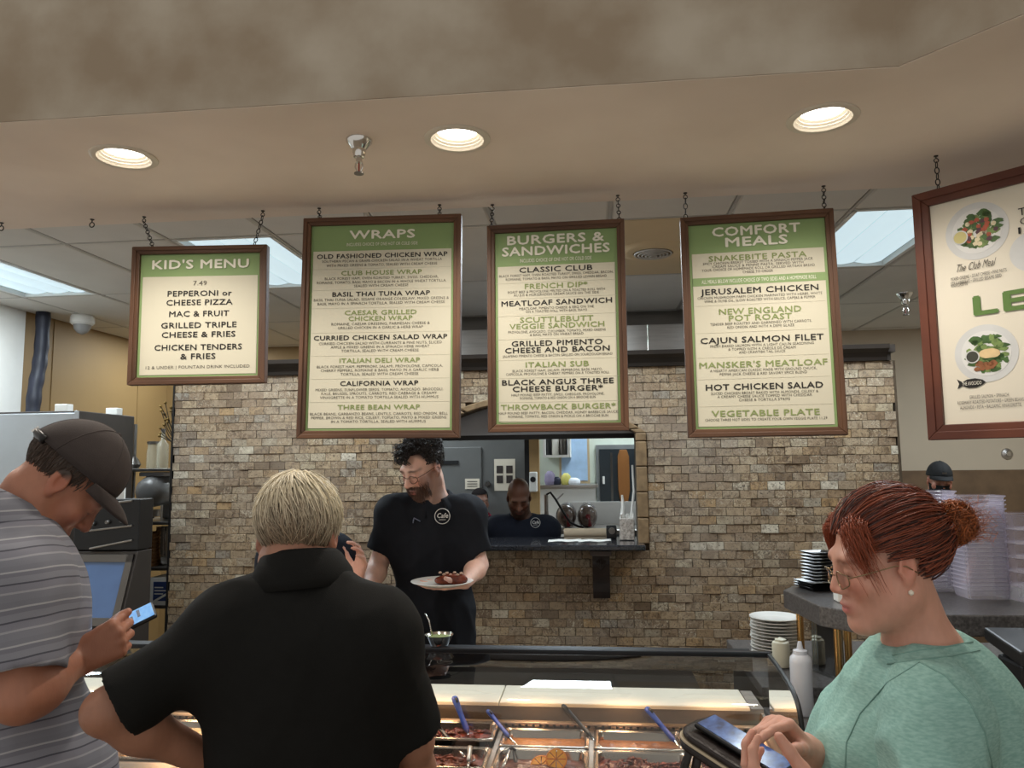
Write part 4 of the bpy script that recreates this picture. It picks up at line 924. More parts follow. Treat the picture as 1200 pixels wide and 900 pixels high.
MB().add([(p.x, p.y, 1.0), (q.x, q.y, 0.945), (q.x, q.y, LZ-0.063), (p.x, p.y, LZ-0.063)], [(0, 1, 2, 3)]).build('pane', glass_mat('ledge_glass_mat', (0.75, 0.78, 0.78), mixmin=0.12), g, solid=0.005)
# black plates and bowls on the ledge
M_blk = mat('black_melamine', (30, 30, 32), 0.3, var=0.1)
c0 = atZ(959, 690, LZ)
def sq(w, h, z, t=0.5):
    m = MB(); v = []
    for (s, zz) in ((w*0.36, 0), (w*0.5, h), (w*0.485, h), (w*0.34, 0.003)):
        for (a, b) in ((-1, -1), (1, -1), (1, 1), (-1, 1)): v.append((a*s, b*s, zz))
    f = [(0, 3, 2, 1), (12, 13, 14, 15)]
    for i in range(3):
        for k in range(4): f.append((i*4+k, i*4+(k+1) % 4, i*4+4+(k+1) % 4, i*4+4+k))
    return m.add(v, f)
zz = LZ; base = None
for k in range(3):
    r = thing('black_plate', (c0.x, c0.y, zz), 'square black plate under the black bowl stack, %s' % from_top(k, 3), 'plate', 'square black plates', Matrix.Rotation(0.3, 3, 'Z'))
    sq(0.125, 0.012, 0).build('plate_body', M_blk, r, world=False, bevel=0.001); zz += 0.0085
zz += 0.004
for k in range(9):
    r = thing('black_bowl', (c0.x+0.002, c0.y, zz), 'small square black bowl, %s of the stack on the granite ledge' % from_top(k, 9), 'bowl', 'stack of square black bowls', Matrix.Rotation(0.3+0.03*math.sin(k*3), 3, 'Z'))
    sq(0.088, 0.009, 0).build('bowl_body', M_blk, r, world=False, bevel=0.001); zz += 0.0115
tk = atZ(984, 704, LZ); tag(MB().box((tk.x, tk.y-0.01, LZ+0.016), (0.03, 0.05, 0.03)).build('order_pad', M_white, None, bevel=0.002), 'small white pad on the granite ledge beside the black plates', 'paper pad')
# clear clamshell containers, nested in stacks
def clear_mat():
    m = bpy.data.materials.new('clear_plastic'); m.use_nodes = True; nt = m.node_tree; N = nt.nodes; L = nt.links; b = N['Principled BSDF']
    b.inputs['Base Color'].default_value = srgb(214, 208, 226); b.inputs['Roughness'].default_value = 0.12; b.inputs['Specular IOR Level'].default_value = 0.8
    fr = N.new('ShaderNodeLayerWeight'); fr.inputs[0].default_value = 0.35; mr = N.new('ShaderNodeMapRange'); mr.inputs[3].default_value = 0.16; mr.inputs[4].default_value = 0.75
    L.new(fr.outputs['Facing'], mr.inputs[0]); L.new(mr.outputs[0], b.inputs['Alpha']); return m
M_clear = clear_mat()
def tray(w, d, h):
    m = MB(); n = 40; rings = []
    for (s, zz, rib) in ((1.0, h, 0), (1.0, h-0.004, 0), (0.94, h-0.006, 0), (0.92, h*0.6, 0.018), (0.88, 0.004, 0.02), (0.84, 0.0, 0.0)):
        ring = []
        for k in range(n):
            an = 2*math.pi*k/n; c, s_ = math.cos(an), math.sin(an); e = 0.32
            x = math.copysign(abs(c)**e, c)*w/2*s; y = math.copysign(abs(s_)**e, s_)*d/2*s; f = 1-rib*(k % 2)*1.6
            ring.append((x*f, y*f, zz))
        rings += ring
    f = []
    for i in range(5):
        for k in range(n): f.append((i*n+k, i*n+(k+1) % n, (i+1)*n+(k+1) % n, (i+1)*n+k))
    f.append([5*n+k for k in range(n)][::-1]); m.add(rings, f); return m
st = [(1096, 2.68, 0.148, 0.03, 0.0125, 574, 34), (1151, 2.52, 0.146, 0.035, 0.0135, 578, 34), (1211, 2.46, 0.146, 0.05, 0.045, 596, 9)]
names = ['leftmost clear stack behind the ponytail', 'middle clear stack right of the ponytail', 'deep clear stack at the right edge']
for (px, d, w, h, stp, ytop, n), nm in zip(st, names):
    p = atD(px, 700, d); zt = atD(px, ytop, d).z; zb = LZ
    n = int((zt-zb-h)/stp)+1; off = (zt-zb-h)-(n-1)*stp; proto = None
    for k in range(n):
        r = thing('clear_container', (p.x, p.y, zb+off*0+k*stp+0.0005), 'clear takeout container, %s of the %s' % (from_top(k, n), nm), 'container', nm, Matrix.Rotation(0.05, 3, 'Z'))
        if proto is None: proto = tray(w, w*0.9, h).build('tray', M_clear, r, world=False, smooth=30)
        else: c = proto.copy(); COL.objects.link(c); c.parent = r
# black register edge at the far right
p = atD(1192, 735, 2.1); p.y -= 0.06
r = thing('card_terminal', (p.x+0.03, p.y, 0.942), 'black card terminal at the right edge beside the clear containers', 'card terminal')
MB().bb((p.x-0.05, p.y-0.05, 0.942), (p.x+0.12, p.y+0.08, 1.22)).build('stand', M_black, r, bevel=0.01); MB().prism([(p.y-0.09, 1.22), (p.y+0.1, 1.25), (p.y+0.1, 1.285), (p.y-0.09, 1.26)], 0, p.x-0.07, p.x+0.14).build('head', M_black, r, bevel=0.006)
# round wall fitting on the right wall
p = atY(1180, 532, BACK_Y); r = thing('wall_fitting', p, 'small round metal fitting on the pale wall at the right', 'wall fitting')
MB().lathe([(0.05, 0), (0.045, 0.012), (0.02, 0.02), (0.018, 0.03)], 20, M=Matrix.Translation(p+V(0, -0.001, 0)) @ Matrix.Rotation(math.pi/2, 4, 'X')).build('plate', M_steel, r, smooth=True)
# small steel pan with spoon on the servers' side of the guard
p = atY(516, 764, 2.46); c = V(p.x, 2.445, 1.1865)
r = thing('garnish_pan', c, 'small steel garnish pan with green filling beside the server', 'food pan')
ht = 0.036
MB().lathe([(0.024, 0), (0.028, 0.003), (0.042, ht-0.003), (0.046, ht), (0.041, ht-0.004), (0.024, 0.004)], 20, c=c, M=None).build('pan_body', M_chrome, r, smooth=True)
MB().lathe([(0.001, ht*0.8), (0.03, ht*0.86), (0.038, ht*0.8)], 16, c=c, cap=False).build('filling', mat('garnish_green', (110, 120, 64), 0.5, var=0.4, scale=60), r, smooth='all')
MB().tube([c+V(-0.02, 0, ht*0.6), c+V(-0.035, 0.01, ht+0.04), c+V(-0.05, 0.02, ht+0.06)], 0.002, 6).build('spoon_handle', M_chrome, r, smooth='all')

# ================================================================== LEFT: ice machine, shelves, mixer
FXR, FY0, FY1 = -3.05, 4.26, 4.84; FZ = 2.10; FXL = LEFT_X+0.03
M_ice = mat('ice_machine_front', (186, 190, 194), 0.35, 0.7, var=0.05); M_side = mat('machine_side_dark', (62, 56, 52), 0.5, 0.4, var=0.12)
ic = thing('ice_machine', ((FXL+FXR)/2, (FY0+FY1)/2, 0), 'tall ice machine with pale front and dark side at the left', 'ice machine')
zsp = atX(150, 585, FXR).z
MB().bb((FXL, FY0+0.012, zsp), (FXR, FY1, FZ)).build('head_body', M_side, ic, bevel=0.006)
MB().bb((FXL, FY0, zsp+0.01), (FXR-0.012, FY0+0.012, FZ-0.012)).build('front_cover', M_ice, ic, bevel=0.006)
MB().bb((FXR-0.014, FY0-0.004, zsp), (FXR+0.002, FY0+0.02, FZ)).build('corner_trim', M_ice, ic, bevel=0.003)
MB().bb((FXL, FY0-0.08, 0.1), (FXR+0.0, FY1, zsp-0.01)).build('bin_body', M_side, ic, bevel=0.006)
for px in (85, 139):
    p = atZ(px, 481, FZ) if False else atX(px, 480, FXR) if px > 100 else atY(px-5, 480, FY0+0.05)
    MB().bb((min(p.x, FXR)-0.09, p.y, FZ), (min(p.x, FXR)-0.01, p.y+0.06, FZ+0.045)).build('top_bracket', M_white, ic, bevel=0.004)
# black control unit with three knobs and a slanted glass door
p0 = atY(88, 590, 4.10); p1 = atY(160, 585, 4.10); p2 = atY(163, 645, 4.10)
bx = thing('warming_cabinet', ((p0.x+p1.x)/2, 4.3, 0), 'black cabinet with three knobs and a slanted glass door with painted blue reflection', 'cabinet')
x0, x1 = p0.x, p1.x+0.02; za, zb = p1.z, p2.z
MB().bb((x0, 4.10, zb), (x1, 4.24, za)).build('control_box', M_black, bx, bevel=0.006)
for k in range(3):
    q_ = atY(109+k*17, 614-2*k, 4.09); MB().lathe([(0.012, 0), (0.012, 0.018), (0.009, 0.022)], 16, M=Matrix.Translation((q_.x, 4.10, q_.z)) @ Matrix.Rotation(math.pi/2, 4, 'X')).build('knob', M_steel2, bx, smooth=True)
for (ya, yb, dz) in ((622, 616, 0), (643, 633, 0.0), (592, 587, 0)):
    a = atY(105, ya, 4.095); b = atY(155, yb, 4.095); MB().tube([a, b], 0.006, 8).build('trim_bar', M_steel, bx, smooth=True)
zd0 = atY(120, 735, 4.0).z
MB().prism([(4.10, zb-0.005), (3.96, zd0), (4.24, zd0), (4.24, zb-0.005)], 0, x0, x1).build('bin_front', M_side, bx, bevel=0.005)
def slant(u0, u1, v0, v1, lift):
    P = lambda u, v: (x0+(x1-x0)*u, 4.10-0.14*v-lift, zb-0.005+(zd0-zb+0.005)*v)
    return [P(u0, v0), P(u1, v0), P(u1, v1), P(u0, v1)]
fr_ = MB(); w_ = 0.1
for (u0, u1, v0, v1) in ((0.03, 0.97, 0.04, 0.04+w_), (0.03, 0.97, 0.96-w_, 0.96), (0.03, 0.03+w_, 0.04, 0.96), (0.97-w_, 0.97, 0.04, 0.96)):
    a = slant(u0, u1, v0, v1, 0.002); b = slant(u0, u1, v0, v1, 0.014); fr_.hexa([a[0], a[1], a[3], a[2], b[0], b[1], b[3], b[2]])
fr_.build('door_frame', M_steel2, bx)
a = slant(0.12, 0.88, 0.13, 0.87, 0.003); b = slant(0.12, 0.88, 0.13, 0.87, 0.007)
MB().hexa([a[0], a[1], a[3], a[2], b[0], b[1], b[3], b[2]]).build('door_glass', mat('door_glass_reflection', (84, 112, 156), 0.08, var=0.1, coat=0.5), bx)  # blue reflection painted in as the base colour of the glass
MB().bb((x0, 3.98, 0.0), (x1, 4.24, zd0)).build('base', M_side, bx, bevel=0.005)
q_ = atY(136, 571, 4.14); tag(MB().box((q_.x, 4.16, (za+q_.z+0.05)/2), (0.085, 0.01, q_.z+0.05-za)).build('notice_card', M_white, None), 'white notice card standing on the black cabinet', 'card')
# blue wrapped hose from the ceiling
pts = [atX(50, 382, LEFT_X+0.12), atX(49, 405, LEFT_X+0.12), atX(46, 430, LEFT_X+0.12), atX(41, 455, LEFT_X+0.12), atX(38, 485, LEFT_X+0.12), atX(37, 500, LEFT_X+0.12)]
pts[0].z = CEIL_Z-0.004
bl = []; rr = []
for i in range(len(pts)-1):
    for t in range(6): bl.append(pts[i].lerp(pts[i+1], t/6)); rr.append(0.050+0.003*math.sin(len(rr)*1.3))
tag(MB().tube(bl, rr, 10).build('wrapped_hose', mat('blue_wrap', (38, 40, 54), 0.5, var=0.5, scale=30, stretch=(1, 1, 0.2), bump=0.8, bscale=25), None, smooth='all'), 'dark blue wrapped hose running up to the ceiling at the left', 'hose')
# wire shelving unit between ice machine and brick wall
sx0, sx1, sy0, sy1 = -3.62, -3.08, 5.25, 5.75
su = thing('shelf_unit', ((sx0+sx1)/2, 5.5, 0), 'steel shelf unit holding bottles, mixer and trays left of the brick wall', 'shelf unit')
SZ = [atY(180, y, 5.3).z for y in (549, 611, 664, 708)]
for z_ in SZ: MB().bb((sx0, sy0, z_-0.022), (sx1+0.08, sy1, z_)).build('shelf', M_steel2, su, bevel=0.003)
for xx in (sx0+0.02, sx1+0.06):
    for yy in (sy0+0.02, sy1-0.02): MB().tube([(xx, yy, 0), (xx, yy, SZ[0]+0.35)], 0.014, 8).build('post', M_steel2, su, smooth=True)
def bottle(px, y_, h, rad, m, lb, neck=0.35):
    p = atY(px, 545, y_); r = thing('bottle', (p.x, y_, SZ[0]), lb, 'bottle')
    MB().lathe([(rad*0.95, 0), (rad, 0.01), (rad, h*0.6), (rad*neck, h*0.72), (rad*neck, h*0.92)], 16).build('glass_body', m, r, world=False, smooth=True); MB().lathe([(rad*neck*1.1, h*0.9), (rad*neck*1.1, h)], 12).build('cap', M_steel2, r, world=False, smooth=True)
M_mix = mat('mixer_grey', (132, 130, 128), 0.35, 0.2, var=0.1)
M_cg = mat('pale_glass', (196, 190, 168), 0.1, var=0.1, alpha=0.45)
bottle(190, 5.36, 0.29, 0.042, M_cg, 'tall clear glass bottle on the top shelf nearest the brick wall'); bottle(179, 5.42, 0.2, 0.045, M_cg, 'clear glass jar left of the tall bottle on the top shelf', 0.9)
p = atY(157, 545, 5.36); r = thing('steel_funnel', (p.x, 5.36, SZ[0]), 'small steel pot at the left end of the top shelf', 'pot')
MB().lathe([(0.03, 0), (0.05, 0.03), (0.03, 0.07), (0.012, 0.09)], 16).build('body', M_steel2, r, world=False, smooth=True)
# stand mixer
mz = SZ[1]; p = atY(181, 575, 5.35)
mx_ = thing('stand_mixer', (p.x, 5.45, mz), 'grey planetary stand mixer on the second shelf', 'mixer')
hz_ = atY(181, 575, 5.35).z
MB().tube([(p.x, 5.62, hz_+0.01), (p.x, 5.56, hz_+0.015), (p.x, 5.45, hz_+0.01), (p.x, 5.34, hz_), (p.x, 5.27, hz_-0.01), (p.x, 5.245, hz_-0.015)], [0.08, 0.11, 0.12, 0.118, 0.10, 0.05], 16).build('motor_head', M_mix, mx_, smooth='all')
MB().bb((p.x-0.095, 5.30, hz_+0.105), (p.x+0.095, 5.5, hz_+0.135)).build('top_cover', mat('mixer_cover', (200, 204, 214), 0.4, var=0.1), mx_, bevel=0.008)
MB().bb((p.x-0.07, 5.56, mz), (p.x+0.07, 5.68, hz_)).build('column', M_mix, mx_, bevel=0.02)
MB().lathe([(0.05, 0), (0.055, 0.05)], 16, c=(p.x, 5.34, hz_-0.185)).build('attachment_hub', M_steel, mx_, smooth=True)
MB().tube([(p.x, 5.34, hz_-0.17), (p.x, 5.34, mz+0.02)], 0.012, 8).build('beater_shaft', M_blackm, mx_, smooth=True)
MB().tube([(p.x+0.09, 5.3, hz_-0.1), (p.x+0.09, 5.3, mz)], 0.008, 8).build('lift_rod', M_steel, mx_, smooth=True)
# mixing bowl and stacked brown trays below
p = atY(189, 640, 5.35); r = thing('mixing_bowl', (p.x, 5.4, SZ[2]), 'tall shiny mixing bowl on the third shelf by the brick wall', 'bowl')
MB().lathe([(0.03, 0), (0.055, 0.03), (0.064, 0.12), (0.064, SZ[1]-SZ[2]-0.05), (0.067, SZ[1]-SZ[2]-0.045), (0.061, SZ[1]-SZ[2]-0.06), (0.05, 0.04), (0.02, 0.01)], 24).build('bowl_body', M_chrome, r, world=False, smooth=True)
p = atY(171, 645, 5.32)
M_tray = mat('brown_tray', (150, 106, 62), 0.5, var=0.2)
nt_ = 9
for k in range(nt_):
    r = thing('brown_tray', (p.x, 5.40, SZ[2]+k*0.026), 'brown food tray, %s of the stack on the third shelf' % from_top(k, nt_), 'tray', 'stack of brown trays')
    if k == 0: t0 = tray(0.15, 0.26, 0.024).build('tray_body', M_tray, r, world=False)
    else: c = t0.copy(); COL.objects.link(c); c.parent = r
p = atY(186, 690, 5.2); r = thing('carton', (p.x, 5.33, SZ[3]), 'white carton with dark blue printed panel on the lowest shelf in view', 'carton')
ch = SZ[2]-SZ[3]-0.07; MB().bb((p.x-0.1, 5.26, SZ[3]), (p.x+0.13, 5.5, SZ[3]+ch)).build('box', M_white, r, bevel=0.003)
MB().bb((p.x-0.075, 5.258, SZ[3]+0.03), (p.x+0.12, 5.26, SZ[3]+ch-0.03)).build('blue_panel', mat('carton_blue', (44, 62, 112), 0.5, var=0.05), r)
MB().add([(p.x-0.075, 5.2565, SZ[3]+0.03), (p.x-0.045, 5.2565, SZ[3]+0.03), (p.x+0.12, 5.2565, SZ[3]+ch*0.62), (p.x+0.12, 5.2565, SZ[3]+ch*0.72)], [(0, 1, 2, 3)]).build('white_stripe', M_white, r)
for k in range(3): MB().bb((p.x-0.065, 5.2562, SZ[3]+ch*0.62-k*0.022), (p.x-0.0+0.02*(k % 2), 5.2568, SZ[3]+ch*0.66-k*0.022)).build('print_bar', M_white, r)
p = atY(186, 659, 5.3); tag(MB().bb((p.x-0.03, 5.27, SZ[2]), (p.x+0.1, 5.3, SZ[2]+0.05)).build('white_packet', mat('packet_white', (196, 202, 214), 0.5, var=0.1), None, bevel=0.008), 'small white packet on the third shelf in front of the bowl', 'packet') if False else None
lb_ = thing('added_dark_bench', (-1.0, 4.3, 0), 'low bench added at the foot of the brick wall to darken the view through the glass guard', 'bench')  # invented bench, added so the band behind the guard glass turns dark
MB().bb((-2.5, 3.85, 0.0), (0.5, 4.66, 0.56)).build('body', M_side, lb_); MB().bb((-2.52, 3.82, 0.56), (0.52, 4.67, 0.59)).build('top', M_steel2, lb_, bevel=0.004)
# greenery on the edge of the brick wall
r = thing('dried_flowers', (PX0-0.05, 4.84, SZ[0]+0.1), 'dried yellow flowers against the edge of the brick wall', 'dried flowers')
q = random.Random(4); m1 = MB(); m2 = MB(); cF = atY(197, 500, 4.80)
for k in range(14):
    a = V(PX0-0.03, 4.82, cF.z-0.14); b = V(cF.x-0.02+q.uniform(-0.05, 0.03), 4.82+q.uniform(-0.03, 0.03), cF.z+q.uniform(-0.12, 0.16)); m1.tube([a, a.lerp(b, 0.5)+V(q.uniform(-.02, .02), 0, 0), b], 0.003, 5)
    m2.lathe([(0.002, -0.01), (0.012, 0), (0.003, 0.012)], 7, c=b)
m1.build('stems', mat('dry_stem', (70, 60, 44), 0.8, var=0.2), r); m2.build('flower_heads', mat('dry_flower', (150, 120, 60), 0.8, var=0.3), r)

# ================================================================== KITCHEN SEEN THROUGH THE OPENING
K_Y = BACK_Y
MB().bb((-0.62, K_Y-0.012, 0), (1.6, K_Y, CEIL_Z)).build('mint_panel', M_mint, wb)
M_gdoor = mat('grey_steel_door', (98, 98, 96), 0.5, 0.2, var=0.08)
d1 = thing('door_1', (-1.1, K_Y-0.03, 0)); struct(d1)
MB().bb((-1.75, K_Y-0.05, 0), (-0.64, K_Y-0.016, 2.3)).build('door_frame', M_gdoor, d1)
a = atY(545, 525, K_Y-0.06).x
MB().bb((-1.62, K_Y-0.075, 0.02), (atY(585, 525, K_Y).x-0.16, K_Y-0.05, atY(560, 524, K_Y).z)).build('door_leaf', M_gdoor, d1, bevel=0.006)
MB().bb((atY(519, 542, K_Y).x, K_Y-0.09, atY(519, 544, K_Y).z), (atY(539, 542, K_Y).x, K_Y-0.075, atY(519, 540, K_Y).z)).build('slot_plate', M_black, d1)
MB().lathe([(0.02, 0), (0.028, 0.03), (0.02, 0.05)], 14, M=Matrix.Translation(atY(572, 567, K_Y-0.05)) @ Matrix.Rotation(math.pi/2, 4, 'X')).build('door_knob', M_steel2, d1, smooth=True)
def sheet_paper(x0, y0, x1, y1, Y, lb, m=M_white):
    a, b = atY(x0, y0, Y), atY(x1, y1, Y); r = thing('notice', ((a.x+b.x)/2, Y, (a.z+b.z)/2), lb, 'notice'); MB().bb((a.x, Y-0.003, b.z), (b.x, Y, a.z)).build('paper', m, r); return r, a, b
M_paper = mat('paper_aged', (206, 196, 178), 0.7, var=0.05); M_pphoto = mat('paper_photo', (58, 48, 44), 0.6, var=0.4, scale=30)
r, a, b = sheet_paper(545, 561, 562, 573, K_Y-0.08, 'small printed notice on the grey door behind the server', M_paper)
for k in range(3): MB().bb((a.x+0.02, K_Y-0.085, a.z-0.03-k*0.022), (b.x-0.02, K_Y-0.083, a.z-0.022-k*0.022)).build('print_line', M_inks, r)
r, a, b = sheet_paper(579, 538, 604, 575, K_Y-0.052, 'paper notice with four dark photos on the grey panel', M_paper)
for i in range(2):
    for j in range(2):
        cx = a.x+(b.x-a.x)*(0.27+0.46*i); cz = a.z-(a.z-b.z)*(0.33+0.31*j); MB().box((cx, K_Y-0.057, cz), (0.06, 0.002, 0.07)).build('photo_print', M_pphoto, r)
# partition end with black post and tan edge, white dispenser
a, b, c = atY(615, 560, 6.4).x, atY(620.5, 560, 6.4).x, atY(632, 560, 6.4).x
struct(MB().bb((a, 6.4, 0), (b, 6.5, CEIL_Z-0.01)).build('trim_2', M_black)); struct(MB().bb((b, 6.4, 0), (c, 6.48, CEIL_Z-0.01)).build('trim_3', mat('tan_door_edge', (170, 138, 92), 0.5, var=0.1)))
p, q_ = atY(621, 553, 6.38), atY(630, 576, 6.38); r = thing('wall_dispenser', (p.x, 6.38, q_.z), 'white dispenser with a dark dial on the tan post', 'dispenser')
MB().bb((p.x, 6.30, q_.z), (q_.x, 6.399, p.z)).build('case', M_white, r, bevel=0.008); MB().lathe([(0.024, 0), (0.02, 0.012)], 16, M=Matrix.Translation(((p.x+q_.x)/2, 6.30, (p.z+q_.z)/2+0.02)) @ Matrix.Rotation(math.pi/2, 4, 'X')).build('dial', M_black, r)
# framed blue sheet, shelf cabinet
M_bluesheet = mat('blue_sheet', (168, 196, 226), 0.5, var=0.12, scale=14)
a, b = atY(655, 505, K_Y), atY(689, 567, K_Y); r = thing('wall_board', (a.x, K_Y-0.03, b.z), 'pale blue sheet pinned on a tan board on the mint kitchen wall', 'notice board')
MB().bb((a.x, K_Y-0.03, b.z-0.05), (b.x+0.02, K_Y-0.013, a.z)).build('board', mat('tan_board', (186, 164, 128), 0.6, var=0.08), r); MB().bb((a.x+0.02, K_Y-0.034, b.z+0.03), (b.x-0.0, K_Y-0.03, a.z-0.02)).build('blue_sheet', M_bluesheet, r)
a, b = atY(636, 500, 6.75), atY(668, 533, 6.75); r = thing('wall_shelf', (a.x, 6.8, b.z), 'white wall shelf holding bottles above the kitchen counter', 'shelf')
MB().bb((a.x, 6.72, b.z-0.02), (b.x, 7.18, b.z+0.0)).build('shelf_board', M_white, r)
for sx in (a.x, b.x-0.02): MB().bb((sx, 6.72, b.z), (sx+0.02, 7.18, a.z)).build('side', M_white, r)
for k, (px, m_) in enumerate(((643, M_blk), (651, M_plate), (660, M_steel2))):
    q_ = atY(px, 532, 6.85); t = thing('jar', (q_.x, 6.85, b.z), ['dark jar on the white wall shelf, leftmost', 'white jar in the middle of the white wall shelf', 'grey jar on the right of the white wall shelf'][k], 'jar')
    MB().lathe([(0.035, 0), (0.036, 0.14), (0.03, 0.16)], 14).build('jar_body', m_, t, world=False, smooth=True); MB().lathe([(0.032, 0.158), (0.032, 0.185)], 14).build('lid', M_steel2, t, world=False, smooth=True)
# dark glazed door with hanging wooden peel
a, b = atY(702, 524, K_Y-0.04), atY(744, 640, K_Y-0.04); d2 = thing('door_2', ((a.x+b.x)/2, K_Y-0.04, 0)); struct(d2)
M_ddoor = mat('dark_door', (52, 58, 62), 0.3, 0.2, var=0.15)
MB().bb((a.x-0.03, K_Y-0.04, 0), (b.x+0.3, K_Y-0.013, a.z+0.02)).build('frame', mat('door_frame_steel', (150, 154, 154), 0.4, 0.5, var=0.1), d2); MB().bb((a.x, K_Y-0.055, 0), (b.x+0.26, K_Y-0.04, a.z-0.02)).build('leaf', M_ddoor, d2)
MB().bb((a.x+0.02, K_Y-0.075, 1.2), (b.x+0.2, K_Y-0.055, 1.23)).build('push_bar', M_steel, d2)
MB().bb((a.x+0.10, K_Y-0.060, 1.1), (a.x+0.12, K_Y-0.055, 1.85)).build('glass_bead', M_steel2, d2)
MB().box((a.x+0.035, K_Y-0.058, 1.60), (0.02, 0.008, 0.07)).build('sign_plate', M_white, d2)
c = atY(731, 558, 7.12); r = thing('wooden_peel', (c.x, 7.12, atY(731, 592, 7.12).z), 'long brown wooden peel hanging in front of the dark door', 'peel')
hw = 0.052; zt, zb_ = atY(731, 527, 7.12).z, atY(731, 590, 7.12).z
MB().prism([(c.x-hw*0.6, zb_), (c.x-hw, zb_+0.12), (c.x-hw, zt-0.06), (c.x-hw*0.6, zt), (c.x+hw*0.6, zt), (c.x+hw, zt-0.06), (c.x+hw, zb_+0.12), (c.x+hw*0.6, zb_)], 1, 7.115, 7.13).build('blade', mat('peel_wood', (150, 98, 50), 0.5, var=0.2, scale=8, stretch=(1, 1, 0.2)), r, bevel=0.003)
MB().bb((c.x-0.004, 7.12, zt-0.02), (c.x+0.004, K_Y-0.056, zt-0.012)).build('hanging_hook', M_steel2, r)
MB().bb((c.x-0.012, 7.117, zb_-0.25), (c.x+0.012, 7.128, zb_+0.01)).build('handle', MATS['peel_wood'], r)
# prep table behind the opening with bread loaves, roll and papers
TZ = atY(690, 621, 5.5).z
pt = thing('prep_table', (0.15, 5.7, 0), 'steel prep table behind the pass-through opening', 'table')
tx0, tx1 = atY(657, 620, 5.5).x, 1.2
MB().bb((tx0, 5.5, TZ-0.03), (tx1, 6.1, TZ)).build('table_top', M_steel, pt, bevel=0.004)
for xx in (tx0+0.04, tx1-0.04):
    for yy in (5.54, 6.06): MB().tube([(xx, yy, 0), (xx, yy, TZ-0.03)], 0.02, 8).build('leg', M_steel2, pt, smooth=True)
MB().bb((tx0+0.04, 6.02, TZ), (tx1-0.1, 6.05, TZ+0.17)).build('back_rail', M_white, pt)
M_loaf = mat('wrapped_bread', (84, 66, 56), 0.3, var=0.0, col2=(156, 140, 130), scale=26, stretch=(1, 4, 1), coat=0.6)
for k, (px, lb) in enumerate(((664, 'dark bagged bread loaf left of its pair on the prep table'), (689, 'dark bagged bread loaf right of its pair on the prep table'))):
    c = atY(px, 605, 5.65); r = thing('bread_loaf', (c.x, 5.65, TZ), lb, 'bread', 'bagged bread loaves'); h = atY(px, 591, 5.65).z-TZ
    pts = []; rs = []
    for t in range(9): pts.append((c.x-0.005, 5.62+0.26*t/8, TZ+h*0.5)); rs.append(h*0.5*(0.55 if t in (0, 8) else 0.98-0.06*(t % 2)))
    MB().tube(pts, rs, 16, M=Matrix.Translation((c.x, 0, 0)) @ Matrix.Diagonal((0.8, 1, 1, 1)) @ Matrix.Translation((-c.x, 0, 0))).build('loaf', M_loaf, r, smooth='all')
    for t in range(5): MB().tube([(c.x-0.005+(h*0.5+0.002)*0.8*math.sin(an*math.pi/10), 5.64+0.05*t, TZ+h*0.5+(h*0.5+0.002)*math.cos(an*math.pi/10)) for an in range(-8, 9)], 0.003, 5).build('bag_fold', mat('bag_gloss', (176, 172, 172), 0.15, var=0.2), r, smooth='all')
    MB().tube([(c.x, 5.62, TZ+h*0.5), (c.x+0.01, 5.58, TZ+h*0.4), (c.x+0.015, 5.56, TZ+0.02)], [0.02, 0.006, 0.014], 8).build('bag_tail', mat('bag_tie_red', (130, 36, 40), 0.4, var=0.1), r, smooth='all')
c0, c1 = atY(663, 626, 5.38), atY(713, 625, 5.38)
r = thing('paper_roll', ((c0.x+c1.x)/2, 5.30, OP_B+0.01), 'cream roll of wrapping paper behind the sill', 'paper roll'); R_ = (atY(690, 619, 5.25).z-atY(690, 631, 5.25).z)/2
ax, bx_ = atY(661, 625, 5.2).x, atY(714, 625, 5.2).x
rz = atY(690, 625, 5.2).z
MB().tube([(ax, 5.2, rz), (bx_, 5.2, rz)], R_, 20).build('roll', mat('paper_roll_cream', (206, 186, 158), 0.7, var=0.06), r, smooth=True)
ps = thing('roll_stand', ((ax+bx_)/2, 5.2, 0), 'steel counter under the paper roll behind the sill', 'counter'); MB().bb((ax-0.02, 5.06, 0), (bx_+0.35, 5.33, rz-R_)).build('body', M_steel2, ps, bevel=0.004)
MB().bb((ax-0.02, 5.06, rz-R_-0.001), (bx_+0.35, 5.33, rz-R_)).build('top', M_steel, ps)
# gooseneck hose of the tap
pts = [atY(x, y, 5.52) for x, y in ((640, 580), (645, 577), (651, 585), (660, 600), (668, 612), (678, 617), (684, 618))]
r = thing('gooseneck_tap', (pts[0].x, 5.52, TZ), 'black gooseneck hose curving over the prep table', 'tap'); MB().tube(pts, 0.008, 8).build('hose', M_black, r, smooth='all'); MB().tube([pts[0], V(pts[0].x, 5.52, 0)], 0.014, 8).build('riser', M_steel, r, smooth=True)
a, b = atY(651, 587, 5.9), atY(660, 578, 5.9); MB().tube([a, b], 0.007, 8).build('lever', M_steel, r, smooth=True)
